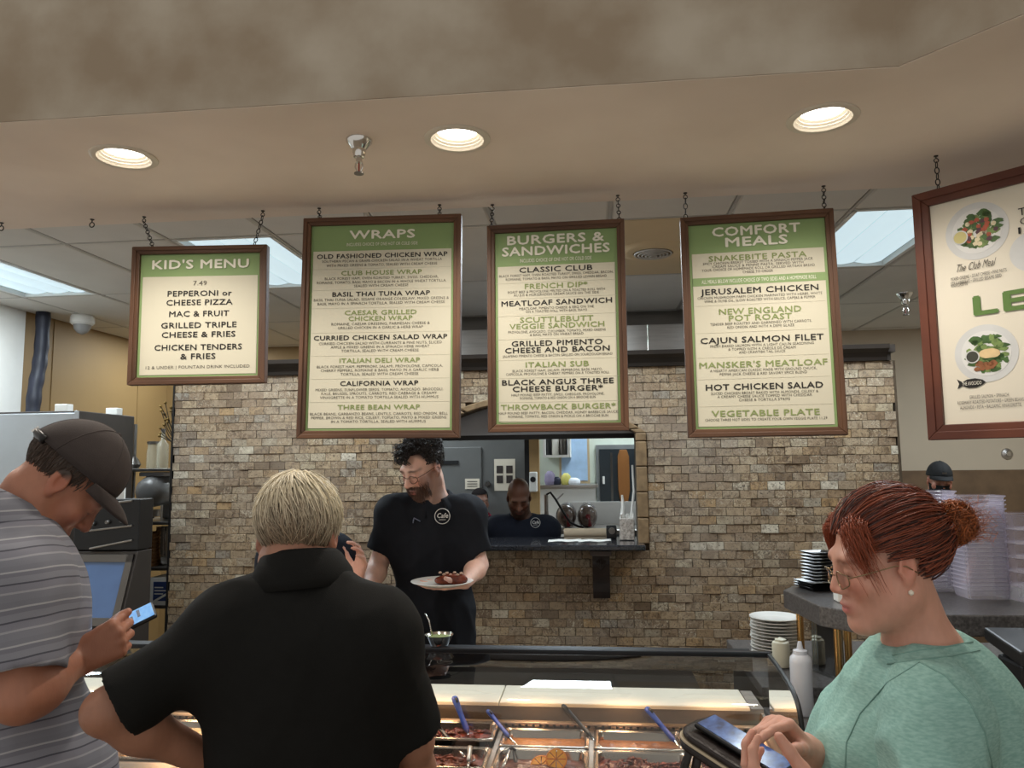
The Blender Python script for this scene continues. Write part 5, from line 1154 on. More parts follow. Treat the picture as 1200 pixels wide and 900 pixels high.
# clutter on the counter beneath the blue sheet
q = random.Random(12); a = atY(640, 566, 6.6); cz = a.z-0.02
r = thing('kitchen_counter', (a.x+0.35, 6.85, 0), 'pale counter with a ledge below the blue sheet', 'counter'); MB().bb((a.x-0.1, 6.62, 0), (a.x+0.42, 7.15, cz-0.02)).build('body', M_white, r); MB().bb((a.x-0.12, 6.6, cz-0.02), (a.x+0.44, 7.15, cz)).build('top', M_steel, r)
for k, (px, w, h, col, lb) in enumerate(((644, 0.10, 0.12, (150, 140, 168), 'lilac packet on the kitchen counter'), (652, 0.08, 0.07, (36, 40, 60), 'dark blue folded cloth on the kitchen counter'), (663, 0.09, 0.1, (214, 206, 110), 'yellow carton on the kitchen counter'), (672, 0.12, 0.06, (226, 230, 236), 'crumpled white bag on the kitchen counter'))):
    p = atY(px, 562, 6.7); mm = mat('clutter_%d' % k, col, 0.5, var=0.2, scale=20); o = MB().lathe([(w*0.42, 0), (w*0.5, h*0.3), (w*0.45, h*0.75), (w*0.2, h)], 9, M=Matrix.Translation((p.x, 6.75, cz)) @ Matrix.Diagonal((1, 0.7, 1, 1))).build(['packet', 'folded_cloth', 'carton', 'plastic_bag'][k], mm, None, smooth='all'); tag(o, lb, ['packet', 'cloth', 'carton', 'bag'][k])
# glitter cup with straws, sheet papers and black dispenser on the sill
p = atY(735, 636, 4.86); zt = atY(735, 607, 4.86).z
M_glit = mat('glitter_cup', (150, 140, 132), 0.3, 0.4, col2=(214, 206, 198), scale=70)
r = thing('straw_holder', (p.x, 4.86, OP_B+0.007), 'square speckled holder of wrapped straws on the sill', 'straw holder'); w_ = 0.046
MB().bb((p.x-w_, 4.86-w_, OP_B+0.007), (p.x+w_, 4.86+w_, zt)).build('holder', M_glit, r, bevel=0.006)
q = random.Random(3)
for k in range(9):
    xx = p.x-0.035+0.009*k; MB().tube([(xx, 4.86+q.uniform(-.03, .03), zt-0.02), (xx+q.uniform(-.008, .008), 4.86+q.uniform(-.03, .03), zt+q.uniform(0.01, 0.03))], 0.006, 6).build('straw', M_white, r, smooth=True)
for k, (px0, py) in enumerate(((729, 580), (741, 545))):
    b_ = atY(px0, py, 4.87); MB().tube([(p.x-0.03+0.055*k, 4.87, zt-0.02), (b_.x+0.005, 4.87, (zt+b_.z)/2), (b_.x, 4.87, b_.z)], [0.014-0.006*k, 0.012-0.005*k, 0.006], 8).build('tall_straw', M_white, r, smooth=True)
p = atY(717, 626, 4.97); r = thing('tape_dispenser', (p.x, 4.97, OP_B+0.007), 'small black dispenser beside the speckled straw holder', 'dispenser')
MB().prism([(4.93, OP_B+0.007), (5.01, OP_B+0.007), (5.01, OP_B+0.06), (4.96, OP_B+0.09), (4.93, OP_B+0.07)], 0, p.x-0.035, p.x+0.03).build('case', M_black, r, bevel=0.008); MB().lathe([(0.02, 0), (0.02, 0.02)], 16, M=Matrix.Translation((p.x-0.0, 4.935, OP_B+0.055)) @ Matrix.Rotation(math.pi/2, 4, 'X')).build('roll', M_steel2, r)
q = random.Random(8)
for k, (px, lb) in enumerate(((660, 'white order sheet on the sill, left of its pair'), (695, 'white order sheet on the sill by the black dispenser'))):
    p = atY(px, 636, 4.80); tag(MB().sheet(lambda u, v: (p.x-0.09+u*0.2, 4.72+v*0.14+0.02*u, OP_B+0.0075+0.004*math.sin(u*5+v*3)**2), 10, 6).build('order_sheet', M_white, None, smooth='all', solid=0.0006), lb, 'paper', 'papers on the sill')
# stainless hood over the kitchen, above the brick wall
hd = thing('exhaust_hood', (0, 6.0, 2.25), 'large stainless exhaust hood above and behind the brick wall', 'exhaust hood')
hx = [-1.35, -0.45, 0.42, 0.95, 1.5]
for a, b in zip(hx[:-1], hx[1:]): MB().bb((a+0.003, 5.75, 2.22), (b-0.003, 5.77, CEIL_Z-0.15)).build('hood_panel', M_steel, hd)
MB().prism([(5.75, CEIL_Z-0.15), (5.95, CEIL_Z-0.004), (6.2, CEIL_Z-0.004), (6.2, CEIL_Z-0.15)], 0, hx[0], hx[-1]).build('hood_top', M_steel, hd)
MB().bb((hx[0], 5.74, 2.2), (hx[-1], 5.52, 2.22)).build('hood_lip', M_steel2, hd); MB().bb((hx[0], 5.77, 2.35), (hx[-1], 6.2, 2.37)).build('hood_filter', M_steel2, hd)
# steel lintel shelf just inside the arch
r = thing('order_rail', (OPC, 4.95, 2.0), 'grey steel rail across the top of the pass-through opening', 'rail'); zl, zh = atY(650, 515, 4.95).z, atY(650, 495, 4.95).z
MB().bb((OP_L-0.05, 4.86, zl+0.03), (OP_R+0.05, 5.3, zl+0.3)).build('canopy', mat('canopy_grey', (150, 152, 156), 0.4, 0.6, var=0.08), r); MB().bb((OP_L-0.05, 4.86, zl), (OP_R+0.05, 4.90, zl+0.03)).build('dark_lip', M_blackm, r)
# ================================================================== PEOPLE: distance-field sculpting
class Field:
    def __init__(s, lo, hi, h, fine=()):
        s.ax = []
        for a in range(3):
            segs = [(f[0][a], f[1][a], f[2]) for f in fine]; x = lo[a]; o = [x]
            while x < hi[a]:
                st = h
                for (l, u, hf) in segs:
                    if l-1e-9 <= x < u: st = min(st, hf)
                    elif x < l < x+st: st = max(l-x, 1e-4)
                x += st; o.append(x)
            s.ax.append(np.array(o, np.float32))
        s.D = np.full([len(a) for a in s.ax], 1.0, np.float32)
    def _sub(s, lo, hi):
        sl = []
        for a in range(3):
            i = max(0, np.searchsorted(s.ax[a], lo[a])-1); j = min(len(s.ax[a]), np.searchsorted(s.ax[a], hi[a])+1)
            if j <= i: return None
            sl.append(slice(i, j))
        return tuple(sl)
    def apply(s, prim, k=0.02, sub=False, off=0.0, inter=False):
        fn, lo, hi = prim; mg = k+abs(off)+0.02
        sl = s._sub([c-mg for c in lo], [c+mg for c in hi])
        if sl is None: return
        X = s.ax[0][sl[0]][:, None, None]; Y = s.ax[1][sl[1]][None, :, None]; Z = s.ax[2][sl[2]][None, None, :]
        d = fn(X, Y, Z)-np.float32(off); A = s.D[sl]
        if sub:
            b = -d; hh = np.maximum(k-np.abs(A-b), 0)/k; s.D[sl] = np.maximum(A, b)+hh*hh*k*0.25
        else:
            hh = np.maximum(k-np.abs(A-d), 0)/k; s.D[sl] = np.minimum(A, d)-hh*hh*k*0.25
    def halfspace(s, p, n):
        """keep the side the normal points away from"""
        X = s.ax[0][:, None, None]; Y = s.ax[1][None, :, None]; Z = s.ax[2][None, None, :]
        s.D = np.maximum(s.D, ((X-p[0])*n[0]+(Y-p[1])*n[1]+(Z-p[2])*n[2]).astype(np.float32))
    def mesh(s):
        D = s.D; ax = s.ax; ins = D < 0; nx, ny, nz = D.shape
        c = [ins[i:nx-1+i, j:ny-1+j, k:nz-1+k] for i in (0, 1) for j in (0, 1) for k in (0, 1)]
        cnt = sum(q.astype(np.int8) for q in c); act = (cnt > 0) & (cnt < 8)
        I, J, K = np.nonzero(act); n = len(I); idm = np.full(act.shape, -1, np.int32); idm[I, J, K] = np.arange(n)
        acc = np.zeros((n, 3)); num = np.zeros(n)
        for a in range(3):
            for u in (0, 1):
                for v in (0, 1):
                    o0 = [0, 0, 0]; b, e = [t for t in range(3) if t != a]; o0[b] = u; o0[e] = v; o1 = list(o0); o1[a] = 1
                    i0 = (I+o0[0], J+o0[1], K+o0[2]); i1 = (I+o1[0], J+o1[1], K+o1[2])
                    d0, d1 = D[i0], D[i1]; m = (d0 < 0) != (d1 < 0); t = np.where(m, d0/np.where(m, d0-d1, 1), 0)
                    p = np.stack([ax[q][i0[q]]+t*(ax[q][i1[q]]-ax[q][i0[q]]) for q in range(3)], 1)
                    acc += p*m[:, None]; num += m
        V_ = acc/num[:, None]; Fs = []
        for a in range(3):
            sl0 = [slice(None)]*3; sl1 = [slice(None)]*3; sl0[a] = slice(0, -1); sl1[a] = slice(1, None)
            s0, s1 = ins[tuple(sl0)], ins[tuple(sl1)]; e = np.nonzero(s0 != s1); b, c_ = [t for t in range(3) if t != a]
            ok = (e[b] > 0) & (e[c_] > 0) & (e[b] < D.shape[b]-1) & (e[c_] < D.shape[c_]-1); e = [q[ok] for q in e]; inside0 = s0[tuple(e)]
            def cell(db, dc):
                q = list(e); q[b] = q[b]-db; q[c_] = q[c_]-dc; return idm[tuple(q)]
            quad = np.stack([cell(1, 1), cell(0, 1), cell(0, 0), cell(1, 0)], 1)
            flip = inside0 if a != 1 else ~inside0
            quad = np.where(flip[:, None], quad, quad[:, ::-1]); Fs.append(quad)
        return V_, np.concatenate(Fs)
def nv(v): v = np.asarray(v, float); return v/np.linalg.norm(v)
def cone(a, b, ra, rb, flat=None):
    a = np.asarray(a, float); b = np.asarray(b, float); ba = b-a; L2 = float(ba@ba)+1e-12; r = max(ra, rb)
    if flat is not None: n = nv(flat[0]); f = 1.0/flat[1]-1.0; mn = min(1.0, flat[1]); r = r*max(1.0, flat[1])
    def fn(X, Y, Z):
        x, y, z = X-np.float32(a[0]), Y-np.float32(a[1]), Z-np.float32(a[2])
        h = np.clip((x*ba[0]+y*ba[1]+z*ba[2])/L2, 0, 1).astype(np.float32)
        x, y, z = x-h*np.float32(ba[0]), y-h*np.float32(ba[1]), z-h*np.float32(ba[2])
        if flat is not None:
            t = (x*n[0]+y*n[1]+z*n[2])*f; x, y, z = x+t*n[0], y+t*n[1], z+t*n[2]
        d = np.sqrt(x*x+y*y+z*z)-(ra+(rb-ra)*h)
        return (d*mn if flat is not None else d).astype(np.float32)
    return fn, np.minimum(a, b)-r, np.maximum(a, b)+r
def ell(c, rad, R=None):
    c = np.asarray(c, float); R = np.eye(3) if R is None else np.asarray(R, float); rad = np.asarray(rad, float); m = float(rad.max())
    def fn(X, Y, Z):
        x, y, z = X-np.float32(c[0]), Y-np.float32(c[1]), Z-np.float32(c[2])
        k0 = 0; k1 = 0
        for i in range(3):
            q = (x*np.float32(R[0, i])+y*np.float32(R[1, i])+z*np.float32(R[2, i]))/np.float32(rad[i]); k0 = k0+q*q; k1 = k1+(q/np.float32(rad[i]))**2
        k0 = np.sqrt(k0); k1 = np.sqrt(k1)
        return (k0*(k0-1)/(k1+1e-6)).astype(np.float32)
    return fn, c-m, c+m
def mesh_obj(name, Vn, Fn, m, parent, col=None, smooth=True):
    inv = np.array(pworld(parent).inverted()) if parent is not None else np.eye(4)
    W = Vn@inv[:3, :3].T+inv[:3, 3]
    me = bpy.data.meshes.new(name); nV, nF = len(W), len(Fn)
    me.vertices.add(nV); me.vertices.foreach_set('co', W.astype(np.float32).ravel()); me.loops.add(nF*4); me.loops.foreach_set('vertex_index', Fn.astype(np.int32).ravel())
    me.polygons.add(nF); me.polygons.foreach_set('loop_start', np.arange(0, nF*4, 4, dtype=np.int32)); me.polygons.foreach_set('loop_total', np.full(nF, 4, np.int32))
    me.polygons.foreach_set('use_smooth', np.full(nF, smooth)); me.update(calc_edges=True)
    if col is not None:
        at = me.attributes.new('col', 'FLOAT_COLOR', 'POINT'); at.data.foreach_set('color', np.concatenate([col, np.ones((nV, 1))], 1).astype(np.float32).ravel())
    return link_mesh(name, me, m, parent)
def vnormals(Vn, Fn):
    p = Vn[Fn]; n = np.cross(p[:, 2]-p[:, 0], p[:, 3]-p[:, 1]); N_ = np.zeros_like(Vn)
    for k in range(4): np.add.at(N_, Fn[:, k], n)
    return N_/(np.linalg.norm(N_, axis=1, keepdims=True)+1e-9)
def laplace(Vn, Fn, it=2, lam=0.5):
    for _ in range(it):
        S = np.zeros_like(Vn); c = np.zeros(len(Vn))
        for a, b in ((0, 1), (1, 2), (2, 3), (3, 0)):
            np.add.at(S, Fn[:, a], Vn[Fn[:, b]]); np.add.at(S, Fn[:, b], Vn[Fn[:, a]]); np.add.at(c, Fn[:, a], 1); np.add.at(c, Fn[:, b], 1)
        Vn = Vn*(1-lam)+lam*S/np.maximum(c, 1)[:, None]
    return Vn
def folds(P, seed, amp, freq=1.0, axis=(0, 0, 1)):
    q = np.random.RandomState(seed); o = np.zeros(len(P)); ax_ = nv(axis)
    for k in range(5):
        w = q.normal(size=3); w = nv(w-ax_*(w@ax_)*0.75)*q.uniform(18, 48)*freq; ph = q.uniform(0, 6.28)
        w2 = nv(q.normal(size=3))*q.uniform(6, 14)*freq
        o += (1-np.abs(np.sin(P@w*0.5+1.6*np.sin(P@w2+ph))))**2*q.uniform(0.3, 1)
    return (o-o.mean())*amp/1.6
def lin(c): return np.array(srgb(*c)[:3])
def skin_material(name, rough=0.5):
    m = bpy.data.materials.new(name); m.use_nodes = True; nt = m.node_tree; N = nt.nodes; L = nt.links; b = N['Principled BSDF']
    at = N.new('ShaderNodeAttribute'); at.attribute_name = 'col'; nz = N.new('ShaderNodeTexNoise'); nz.inputs['Scale'].default_value = 45; nz.inputs['Detail'].default_value = 5
    mr = N.new('ShaderNodeMapRange'); mr.inputs[3].default_value = 0.86; mr.inputs[4].default_value = 1.12; L.new(nz.outputs[0], mr.inputs[0])
    mu = N.new('ShaderNodeVectorMath'); mu.operation = 'SCALE'; L.new(at.outputs['Color'], mu.inputs[0]); L.new(mr.outputs[0], mu.inputs['Scale']); L.new(mu.outputs[0], b.inputs['Base Color'])
    b.inputs['Roughness'].default_value = rough; b.inputs['Subsurface Weight'].default_value = 0.12; b.inputs['Subsurface Radius'].default_value = (0.01, 0.004, 0.002); b.inputs['Subsurface Scale'].default_value = 0.6
    n2 = N.new('ShaderNodeTexNoise'); n2.inputs['Scale'].default_value = 260; bp = N.new('ShaderNodeBump'); bp.inputs['Strength'].default_value = 0.12; bp.inputs['Distance'].default_value = 0.002; L.new(n2.outputs[0], bp.inputs['Height']); L.new(bp.outputs[0], b.inputs['Normal'])
    return m
M_skin = skin_material('skin')
M_haircol = skin_material('hair_strands', 0.42); M_haircol.node_tree.nodes['Principled BSDF'].inputs['Subsurface Weight'].default_value = 0

def frame_from(fwd, up):
    f = nv(fwd); u = np.asarray(up, float); u = nv(u-f*(u@f)); r = np.cross(f, u); return np.stack([r, f, u], 1)   # columns: right, forward, up
class Head:
    def __init__(s, c, fwd, up, scale=1.0): s.c = np.asarray(c, float); s.R = frame_from(fwd, up); s.s = scale
    def w(s, p): return s.c+s.R@(np.asarray(p, float)*s.s)
    def local(s, P): return (P-s.c)@s.R/s.s
    def e(s, c, rad, R=None): return ell(s.w(c), np.asarray(rad)*s.s, s.R if R is None else s.R@R)
    def k(s, a, b, ra, rb, flat=None): return cone(s.w(a), s.w(b), ra*s.s, rb*s.s, None if flat is None else (s.R@np.asarray(flat[0], float), flat[1]))
def rot_y(a): c, s = math.cos(a), math.sin(a); return np.array([[c, 0, s], [0, 1, 0], [-s, 0, c]])
def rot_z(a): c, s = math.cos(a), math.sin(a); return np.array([[c, -s, 0], [s, c, 0], [0, 0, 1]])
def sculpt_head(F, H, jaw=1.0, nose=1.0, full=0.0, female=False):
    s = H.s; A = F.apply
    A(H.e((0, -0.018, 0.045), (0.076, 0.097, 0.085)), 0.03*s)
    A(H.e((0, 0.026, -0.035), (0.061+full*0.01, 0.064, 0.084)), 0.04*s)
    for x in (-1, 1):
        A(H.k((x*0.05*jaw, -0.005, -0.052), (x*0.018, 0.068, -0.105), 0.022+full*0.008, 0.018), 0.03*s)
        A(H.e((x*0.041, 0.060, -0.024), (0.027+full*0.006, 0.024, 0.028)), 0.02*s)
    A(H.e((0, 0.074, -0.105), (0.02*jaw+full*0.006, 0.018, 0.018)), 0.02*s)
    A(H.k((-0.036, 0.078, 0.027), (0.036, 0.078, 0.027), 0.015, 0.015), 0.02*s)
    for x in (-1, 1): A(H.e((x*0.031, 0.101, 0.005), (0.019, 0.016, 0.011)), 0.012*s, sub=True)
    for x in (-1, 1): A(H.e((x*0.031, 0.077, 0.004), (0.0145, 0.0135, 0.0115)), 0.004*s)
    A(H.k((0, 0.086, 0.014), (0, 0.108*nose**0.3, -0.028), 0.0085, 0.0125*nose), 0.016*s)
    for x in (-1, 1): A(H.e((x*0.0135, 0.096, -0.033), (0.0095, 0.012, 0.0085)), 0.008*s)
    for x in (-1, 1): A(H.e((x*0.007, 0.103, -0.043), (0.0042, 0.006, 0.004)), 0.003*s, sub=True)
    A(H.e((0, 0.083, -0.068), (0.028, 0.014, 0.018)), 0.016*s)
    A(H.e((0, 0.0935, -0.0625), (0.023, 0.0085, 0.0055)), 0.006*s); A(H.e((0, 0.0915, -0.0745), (0.020, 0.0095, 0.0068)), 0.006*s)
    A(H.e((0, 0.103, -0.068), (0.023, 0.010, 0.0016)), 0.004*s, sub=True)
    for x in (-1, 1):   # ears
        Re = rot_z(-x*0.35)@np.array([[1, 0, 0], [0, math.cos(0.2), -math.sin(0.2)], [0, math.sin(0.2), math.cos(0.2)]])
        A(H.e((x*0.079, -0.012, 0.0), (0.0085, 0.020, 0.032), Re), 0.006*s); A(H.e((x*0.077, -0.006, -0.026), (0.007, 0.010, 0.012), Re), 0.006*s)
        A(H.e((x*0.087, -0.008, 0.004), (0.006, 0.012, 0.021), Re), 0.004*s, sub=True); A(H.e((x*0.081, 0.004, -0.004), (0.005, 0.006, 0.008), Re), 0.004*s)
def head_colors(P, H, base, lips=None, brow=None, beard=None, scalp=None):
    l = H.local(P); c = np.tile(lin(base), (len(P), 1)); inh = (np.abs(l[:, 0]) < 0.1) & (l[:, 1] > -0.13) & (l[:, 1] < 0.14) & (np.abs(l[:, 2]) < 0.16)
    def mixin(mask, colr, w):
        ww = (np.clip(w, 0, 1)*mask)[:, None]; c[:] = c*(1-ww)+lin(colr)*ww
    red = tuple(min(255, int(v*f)) for v, f in zip(base, (1.0, 0.80, 0.76)))
    for x in (-1, 1):
        mixin(inh & (l[:, 1] > 0.02), red, 0.55*np.exp(-(((l[:, 0]-x*0.045)/0.025)**2+((l[:, 2]+0.03)/0.025)**2))); mixin(inh, red, 0.6*np.exp(-(((l[:, 0]-x*0.085)/0.012)**2+((l[:, 1]+0.01)/0.025)**2+(l[:, 2]/0.035)**2)))
    mixin(inh, red, 0.5*np.exp(-((l[:, 0]/0.014)**2+((l[:, 1]-0.112)/0.014)**2+((l[:, 2]+0.032)/0.014)**2)))
    if scalp is not None: mixin(inh & (l[:, 2] > 0.01), scalp, np.clip((l[:, 2]*0.8-l[:, 1]*1.0-0.0)/0.03, 0, 1))
    if beard is not None:
        q = np.exp(-((l[:, 0]/0.055)**4+((l[:, 2]+0.09)/0.036)**4)); cheek = np.clip((0.01-l[:, 2])/0.02, 0, 1)*np.clip((np.abs(l[:, 0])-0.045)/0.01, 0, 1)
        mixin(inh & (l[:, 1] > -0.02), beard, np.maximum(q*0.95, cheek*0.55)); mus = np.exp(-((l[:, 0]/0.03)**4+((l[:, 2]+0.052)/0.008)**4)); mixin(inh & (l[:, 1] > 0.05), beard, mus*0.95)
    if lips is not None: mixin(inh & (l[:, 1] > 0.07), lips, 0.9*np.exp(-((l[:, 0]/0.024)**4+((l[:, 2]+0.0685)/0.0105)**4)))
    if brow is not None:
        for x in (-1, 1): mixin(inh & (l[:, 1] > 0.05), brow, 0.9*np.exp(-(((l[:, 0]-x*0.033)/0.021)**4+((l[:, 2]-0.028+0.15*np.abs(l[:, 0]-x*0.03))/0.005)**2)))
    for x in (-1, 1): mixin(inh & (l[:, 1] > 0.06), (50, 34, 28), 0.85*np.exp(-(((l[:, 0]-x*0.031)/0.0145)**4+((l[:, 2]+0.0035)/0.0018)**2)))
    return c
def hand_prims(W, d, n, side, curls, s=1.0, thumb=(0.75, 0.6, 0.25), tbend=0.25, spread=0.06, curl3=None):
    """W wrist, d towards the knuckles, n out of the palm, side: thumb on side*cross(d,n)"""
    d = nv(d); n = np.asarray(n, float); n = nv(n-d*(n@d)); t = side*np.cross(d, n); W = np.asarray(W, float); P = []
    offs = (0.029, 0.0095, -0.010, -0.028); reach = (0.086, 0.090, 0.085, 0.076); lens = ((0.043, 0.026, 0.021), (0.047, 0.030, 0.022), (0.043, 0.028, 0.021), (0.034, 0.021, 0.018))
    tips = []
    for i in range(4):
        K = W+(d*reach[i]+t*offs[i]-n*0.004)*s; P.append((cone(W+t*offs[i]*0.55*s, K, 0.0165*s, 0.0112*s), 0.012))
        p = K; ang = 0.0; dd0 = nv(d+t*(0.0+spread*(1.5-i)))
        cs = curl3[i] if curl3 is not None else (curls[i], curls[i]*1.0, curls[i]*0.7)
        for j in range(3):
            ang += cs[j]; v = dd0*math.cos(ang)+n*math.sin(ang); q = p+v*lens[i][j]*s; r0 = (0.0098, 0.0088, 0.0078)[j]*s*(0.9 if i == 3 else 1.0); r1 = (0.0088, 0.0078, 0.0066)[j]*s*(0.9 if i == 3 else 1.0)
            P.append((cone(p, q, r0, r1), 0.004)); p = q
        tips.append((p, v))
    a = W+(t*0.020+d*0.018+n*0.006)*s; v = nv(t*thumb[0]+d*thumb[1]+n*thumb[2]); b = a+v*0.042*s; P.append((cone(a, b, 0.0165*s, 0.0125*s), 0.012))
    v2 = nv(v*math.cos(tbend)+(d*0.6+n*0.4)*math.sin(tbend)); c = b+v2*0.032*s; P.append((cone(b, c, 0.0118*s, 0.0102*s), 0.005)); v3 = nv(v2*math.cos(tbend)+(d*0.5+n*0.5)*math.sin(tbend)); e = c+v3*0.026*s; P.append((cone(c, e, 0.0102*s, 0.0082*s), 0.005))
    tips.append((e, v3)); return P, tips
A3 = lambda v: np.array(v, float)
def PX(x, y, d): return np.array(atD(x, y, d), float)
def strands(paths, r, cols, n=4, taper=0.35):
    Vs = []; Fs = []; Cs = []; base = 0
    for path, rr, col in zip(paths, r, cols):
        P = np.asarray(path); m = len(P); T_ = np.gradient(P, axis=0); T_ /= np.linalg.norm(T_, axis=1, keepdims=True)+1e-9
        ref = np.array([0.3, 0.5, 0.81]); U = np.cross(T_, ref); U /= np.linalg.norm(U, axis=1, keepdims=True)+1e-9; Wv = np.cross(T_, U)
        rad = rr*(1-(1-taper)*np.linspace(0, 1, m)**2)
        ang = np.arange(n)*2*np.pi/n
        ring = P[:, None, :]+rad[:, None, None]*(np.cos(ang)[None, :, None]*U[:, None, :]+np.sin(ang)[None, :, None]*Wv[:, None, :])
        Vs.append(ring.reshape(-1, 3)); i = np.arange(m-1)[:, None]*n; k = np.arange(n)[None, :]; k2 = (k+1) % n
        Fs.append((np.stack([i+k, i+k2, i+n+k2, i+n+k], -1).reshape(-1, 4))+base); Cs.append(np.tile(col, (m*n, 1))); base += m*n
    return np.concatenate(Vs), np.concatenate(Fs), np.concatenate(Cs)
def shell_mesh(H, keep, off, nu=48, nv_=32, c=(0, -0.018, 0.045), rad=(0.076, 0.097, 0.085)):
    """patch of the enlarged cranium where keep(local) is true"""
    Vs = []; 
    for j in range(nv_+1):
        th = math.pi*j/nv_
        for i in range(nu):
            ph = 2*math.pi*i/nu; dv = np.array([math.sin(th)*math.cos(ph), math.sin(th)*math.sin(ph), math.cos(th)]); Vs.append(np.array(c)+dv*(np.array(rad)+off))
    Vs = np.array(Vs); F_ = np.array([[j*nu+i, j*nu+(i+1) % nu, (j+1)*nu+(i+1) % nu, (j+1)*nu+i] for j in range(nv_) for i in range(nu)]); kp = keep(Vs)
    F_ = F_[kp[F_].all(1)]; return H.c+(Vs*H.s)@H.R.T, F_
CRC = np.array((0, -0.018, 0.045)); CRR = np.array((0.076, 0.097, 0.085))
def on_scalp(p, off):
    q = (p-CRC)/CRR; q = q/np.linalg.norm(q); return CRC+q*(CRR+off)
# ------------------------------------------------------------------ clothed figure
def figure(name, label, H, J, skin, shirt_mat, pants_mat, opts):
    """J: world joints; opts: dimensions. returns root"""
    o = dict(chest=(0.165, 0.115), belly=(0.15, 0.12), bellyfwd=0.02, hips=(0.16, 0.12), yoke=0.062, sleeve=0.6, arm=1.0, hem=None, full=0.0, lips=(150, 90, 80), brow=(60, 46, 36), beard=None, scalp=None, female=False,
             cloth=0.014, fold=0.0035, fine=0.0035, handsize=1.0, jaw=1.0, nose=1.0, bust=None, seed=1, coarse=0.009, neck=0.055, sleeve_r=0.022, hands={}, shoe=True, pantfold=0.003, category='person')
    o.update(opts)
    root = thing(name, (J['pelvis'][0], J['pelvis'][1], 0), label, o['category'])
    nb, pel = J['neck'], J['pelvis']; up = nv(nb-pel); rt = nv(J['sR']-J['sL']); fw = np.cross(up, rt); rt = np.cross(fw, up); Rb = np.stack([rt, fw, up], 1)
    chest_c = nb-up*0.20; bel_c = pel+up*0.16+fw*o['bellyfwd']
    def torso(F, off, k=0.07):
        ky = min(k, 0.05)
        F.apply(ell(chest_c, (o['chest'][0], o['chest'][1], 0.21), Rb), k, off=off)
        F.apply(ell(bel_c, (o['belly'][0], o['belly'][1], 0.2), Rb), k, off=off); F.apply(ell(pel, (o['hips'][0], o['hips'][1], 0.15), Rb), k, off=off)
        F.apply(cone(J['sL']-up*0.012, J['sR']-up*0.012, o['yoke'], o['yoke']), ky, off=off)
        for q in ('sL', 'sR'):
            F.apply(cone(nb+up*o.get('trap', -0.03), J[q]*0.75+nb*0.25+up*0.006, 0.048, 0.044), ky, off=off)
            F.apply(cone(J[q], chest_c-up*0.03+(J[q]-nb)*0.35, o['yoke']*1.05, 0.085), ky, off=off)
        if o['bust']:
            for x in (-1, 1): F.apply(ell(chest_c-up*o['bust'][2]+fw*o['bust'][0]+rt*x*o['bust'][3], (o['bust'][1],)*3, Rb), 0.06, off=off)
    hipL, hipR = pel-rt*0.085-up*0.05, pel+rt*0.085-up*0.05
    kneeL, kneeR = J.get('kL', np.array([hipL[0], hipL[1], 0.5])+fw*0.02), J.get('kR', np.array([hipR[0], hipR[1], 0.5])+fw*0.02)
    ankL, ankR = np.array([kneeL[0], kneeL[1], 0.08])-fw*0.03, np.array([kneeR[0], kneeR[1], 0.08])-fw*0.03
    pts = np.array([J[q] for q in ('sL', 'sR', 'eL', 'eR', 'wL', 'wR', 'neck', 'pelvis')]+[H.c]); lo = pts.min(0)-0.2; hi = pts.max(0)+0.2; lo[2] = 0.0
    # ---- body
    fine = [(H.c-0.135*H.s, H.c+0.155*H.s, o['fine'])]
    hp = {}
    for s_ in ('L', 'R'):
        hd = o['hands'].get(s_)
        if hd:
            P, tips = hand_prims(J['w'+s_], hd['d'], hd['n'], hd.get('side', -1 if s_ == 'L' else 1), hd.get('curl', (0.3, 0.35, 0.4, 0.45)), o['handsize'], **{k: hd[k] for k in ('thumb', 'tbend', 'spread', 'curl3') if k in hd}); hp[s_] = (P, tips)
            fl = np.min([p[0][1] for p in P], 0)-0.01; fh = np.max([p[0][2] for p in P], 0)+0.01; fine.append((fl, fh, o['fine']*0.95)); lo = np.minimum(lo, fl-0.02); hi = np.maximum(hi, fh+0.02); lo[2] = max(0, lo[2])
    F = Field(lo, hi, o['coarse'], fine)
    torso(F, -0.006); a_ = o['arm']
    F.apply(cone(nb-up*0.02, H.w((0, -0.022, -0.055)), o['neck']+0.006, o['neck']), 0.035)
    sculpt_head(F, H, o['jaw'], o['nose'], o['full'], o['female'])
    for s_ in ('L', 'R'):
        S, E_, W_ = J['s'+s_], J['e'+s_], J['w'+s_]
        F.apply(cone(S, E_, 0.052*a_, 0.041*a_), 0.03); m_ = E_+(W_-E_)*0.28; F.apply(cone(E_, m_, 0.040*a_, 0.044*a_), 0.02); F.apply(cone(m_, W_, 0.043*a_, 0.0275*a_), 0.03)
        if s_ in hp:
            for (p, k) in hp[s_][0]: F.apply(p, k)
        else: F.apply(cone(W_, W_+nv(W_-E_)*0.15, 0.028, 0.02), 0.02)
    for h_, k_, an in ((hipL, kneeL, ankL), (hipR, kneeR, ankR)): F.apply(cone(h_, k_, 0.08, 0.052), 0.04); F.apply(cone(k_, an, 0.05, 0.038), 0.03)
    Vn, Fn = F.mesh(); Vn = laplace(Vn, Fn, 1, 0.4)
    col = head_colors(Vn, H, skin, o['lips'], o['brow'], o['beard'], o['scalp'])
    for s_ in hp:   # nails and warmer knuckles
        for (tp, tv) in hp[s_][1]:
            w = np.exp(-(np.linalg.norm(Vn-tp, axis=1)/0.012)**2)[:, None]*0.35; col = col*(1-w)+(lin(skin)*np.array([1.02, 0.8, 0.76]))*w
    mesh_obj('body', Vn, Fn, M_skin, root, col)
    # ---- shirt
    hem = o['hem'] if o['hem'] is not None else pel-up*0.10
    F = Field(lo, hi, o.get('shirt_h', 0.0065))
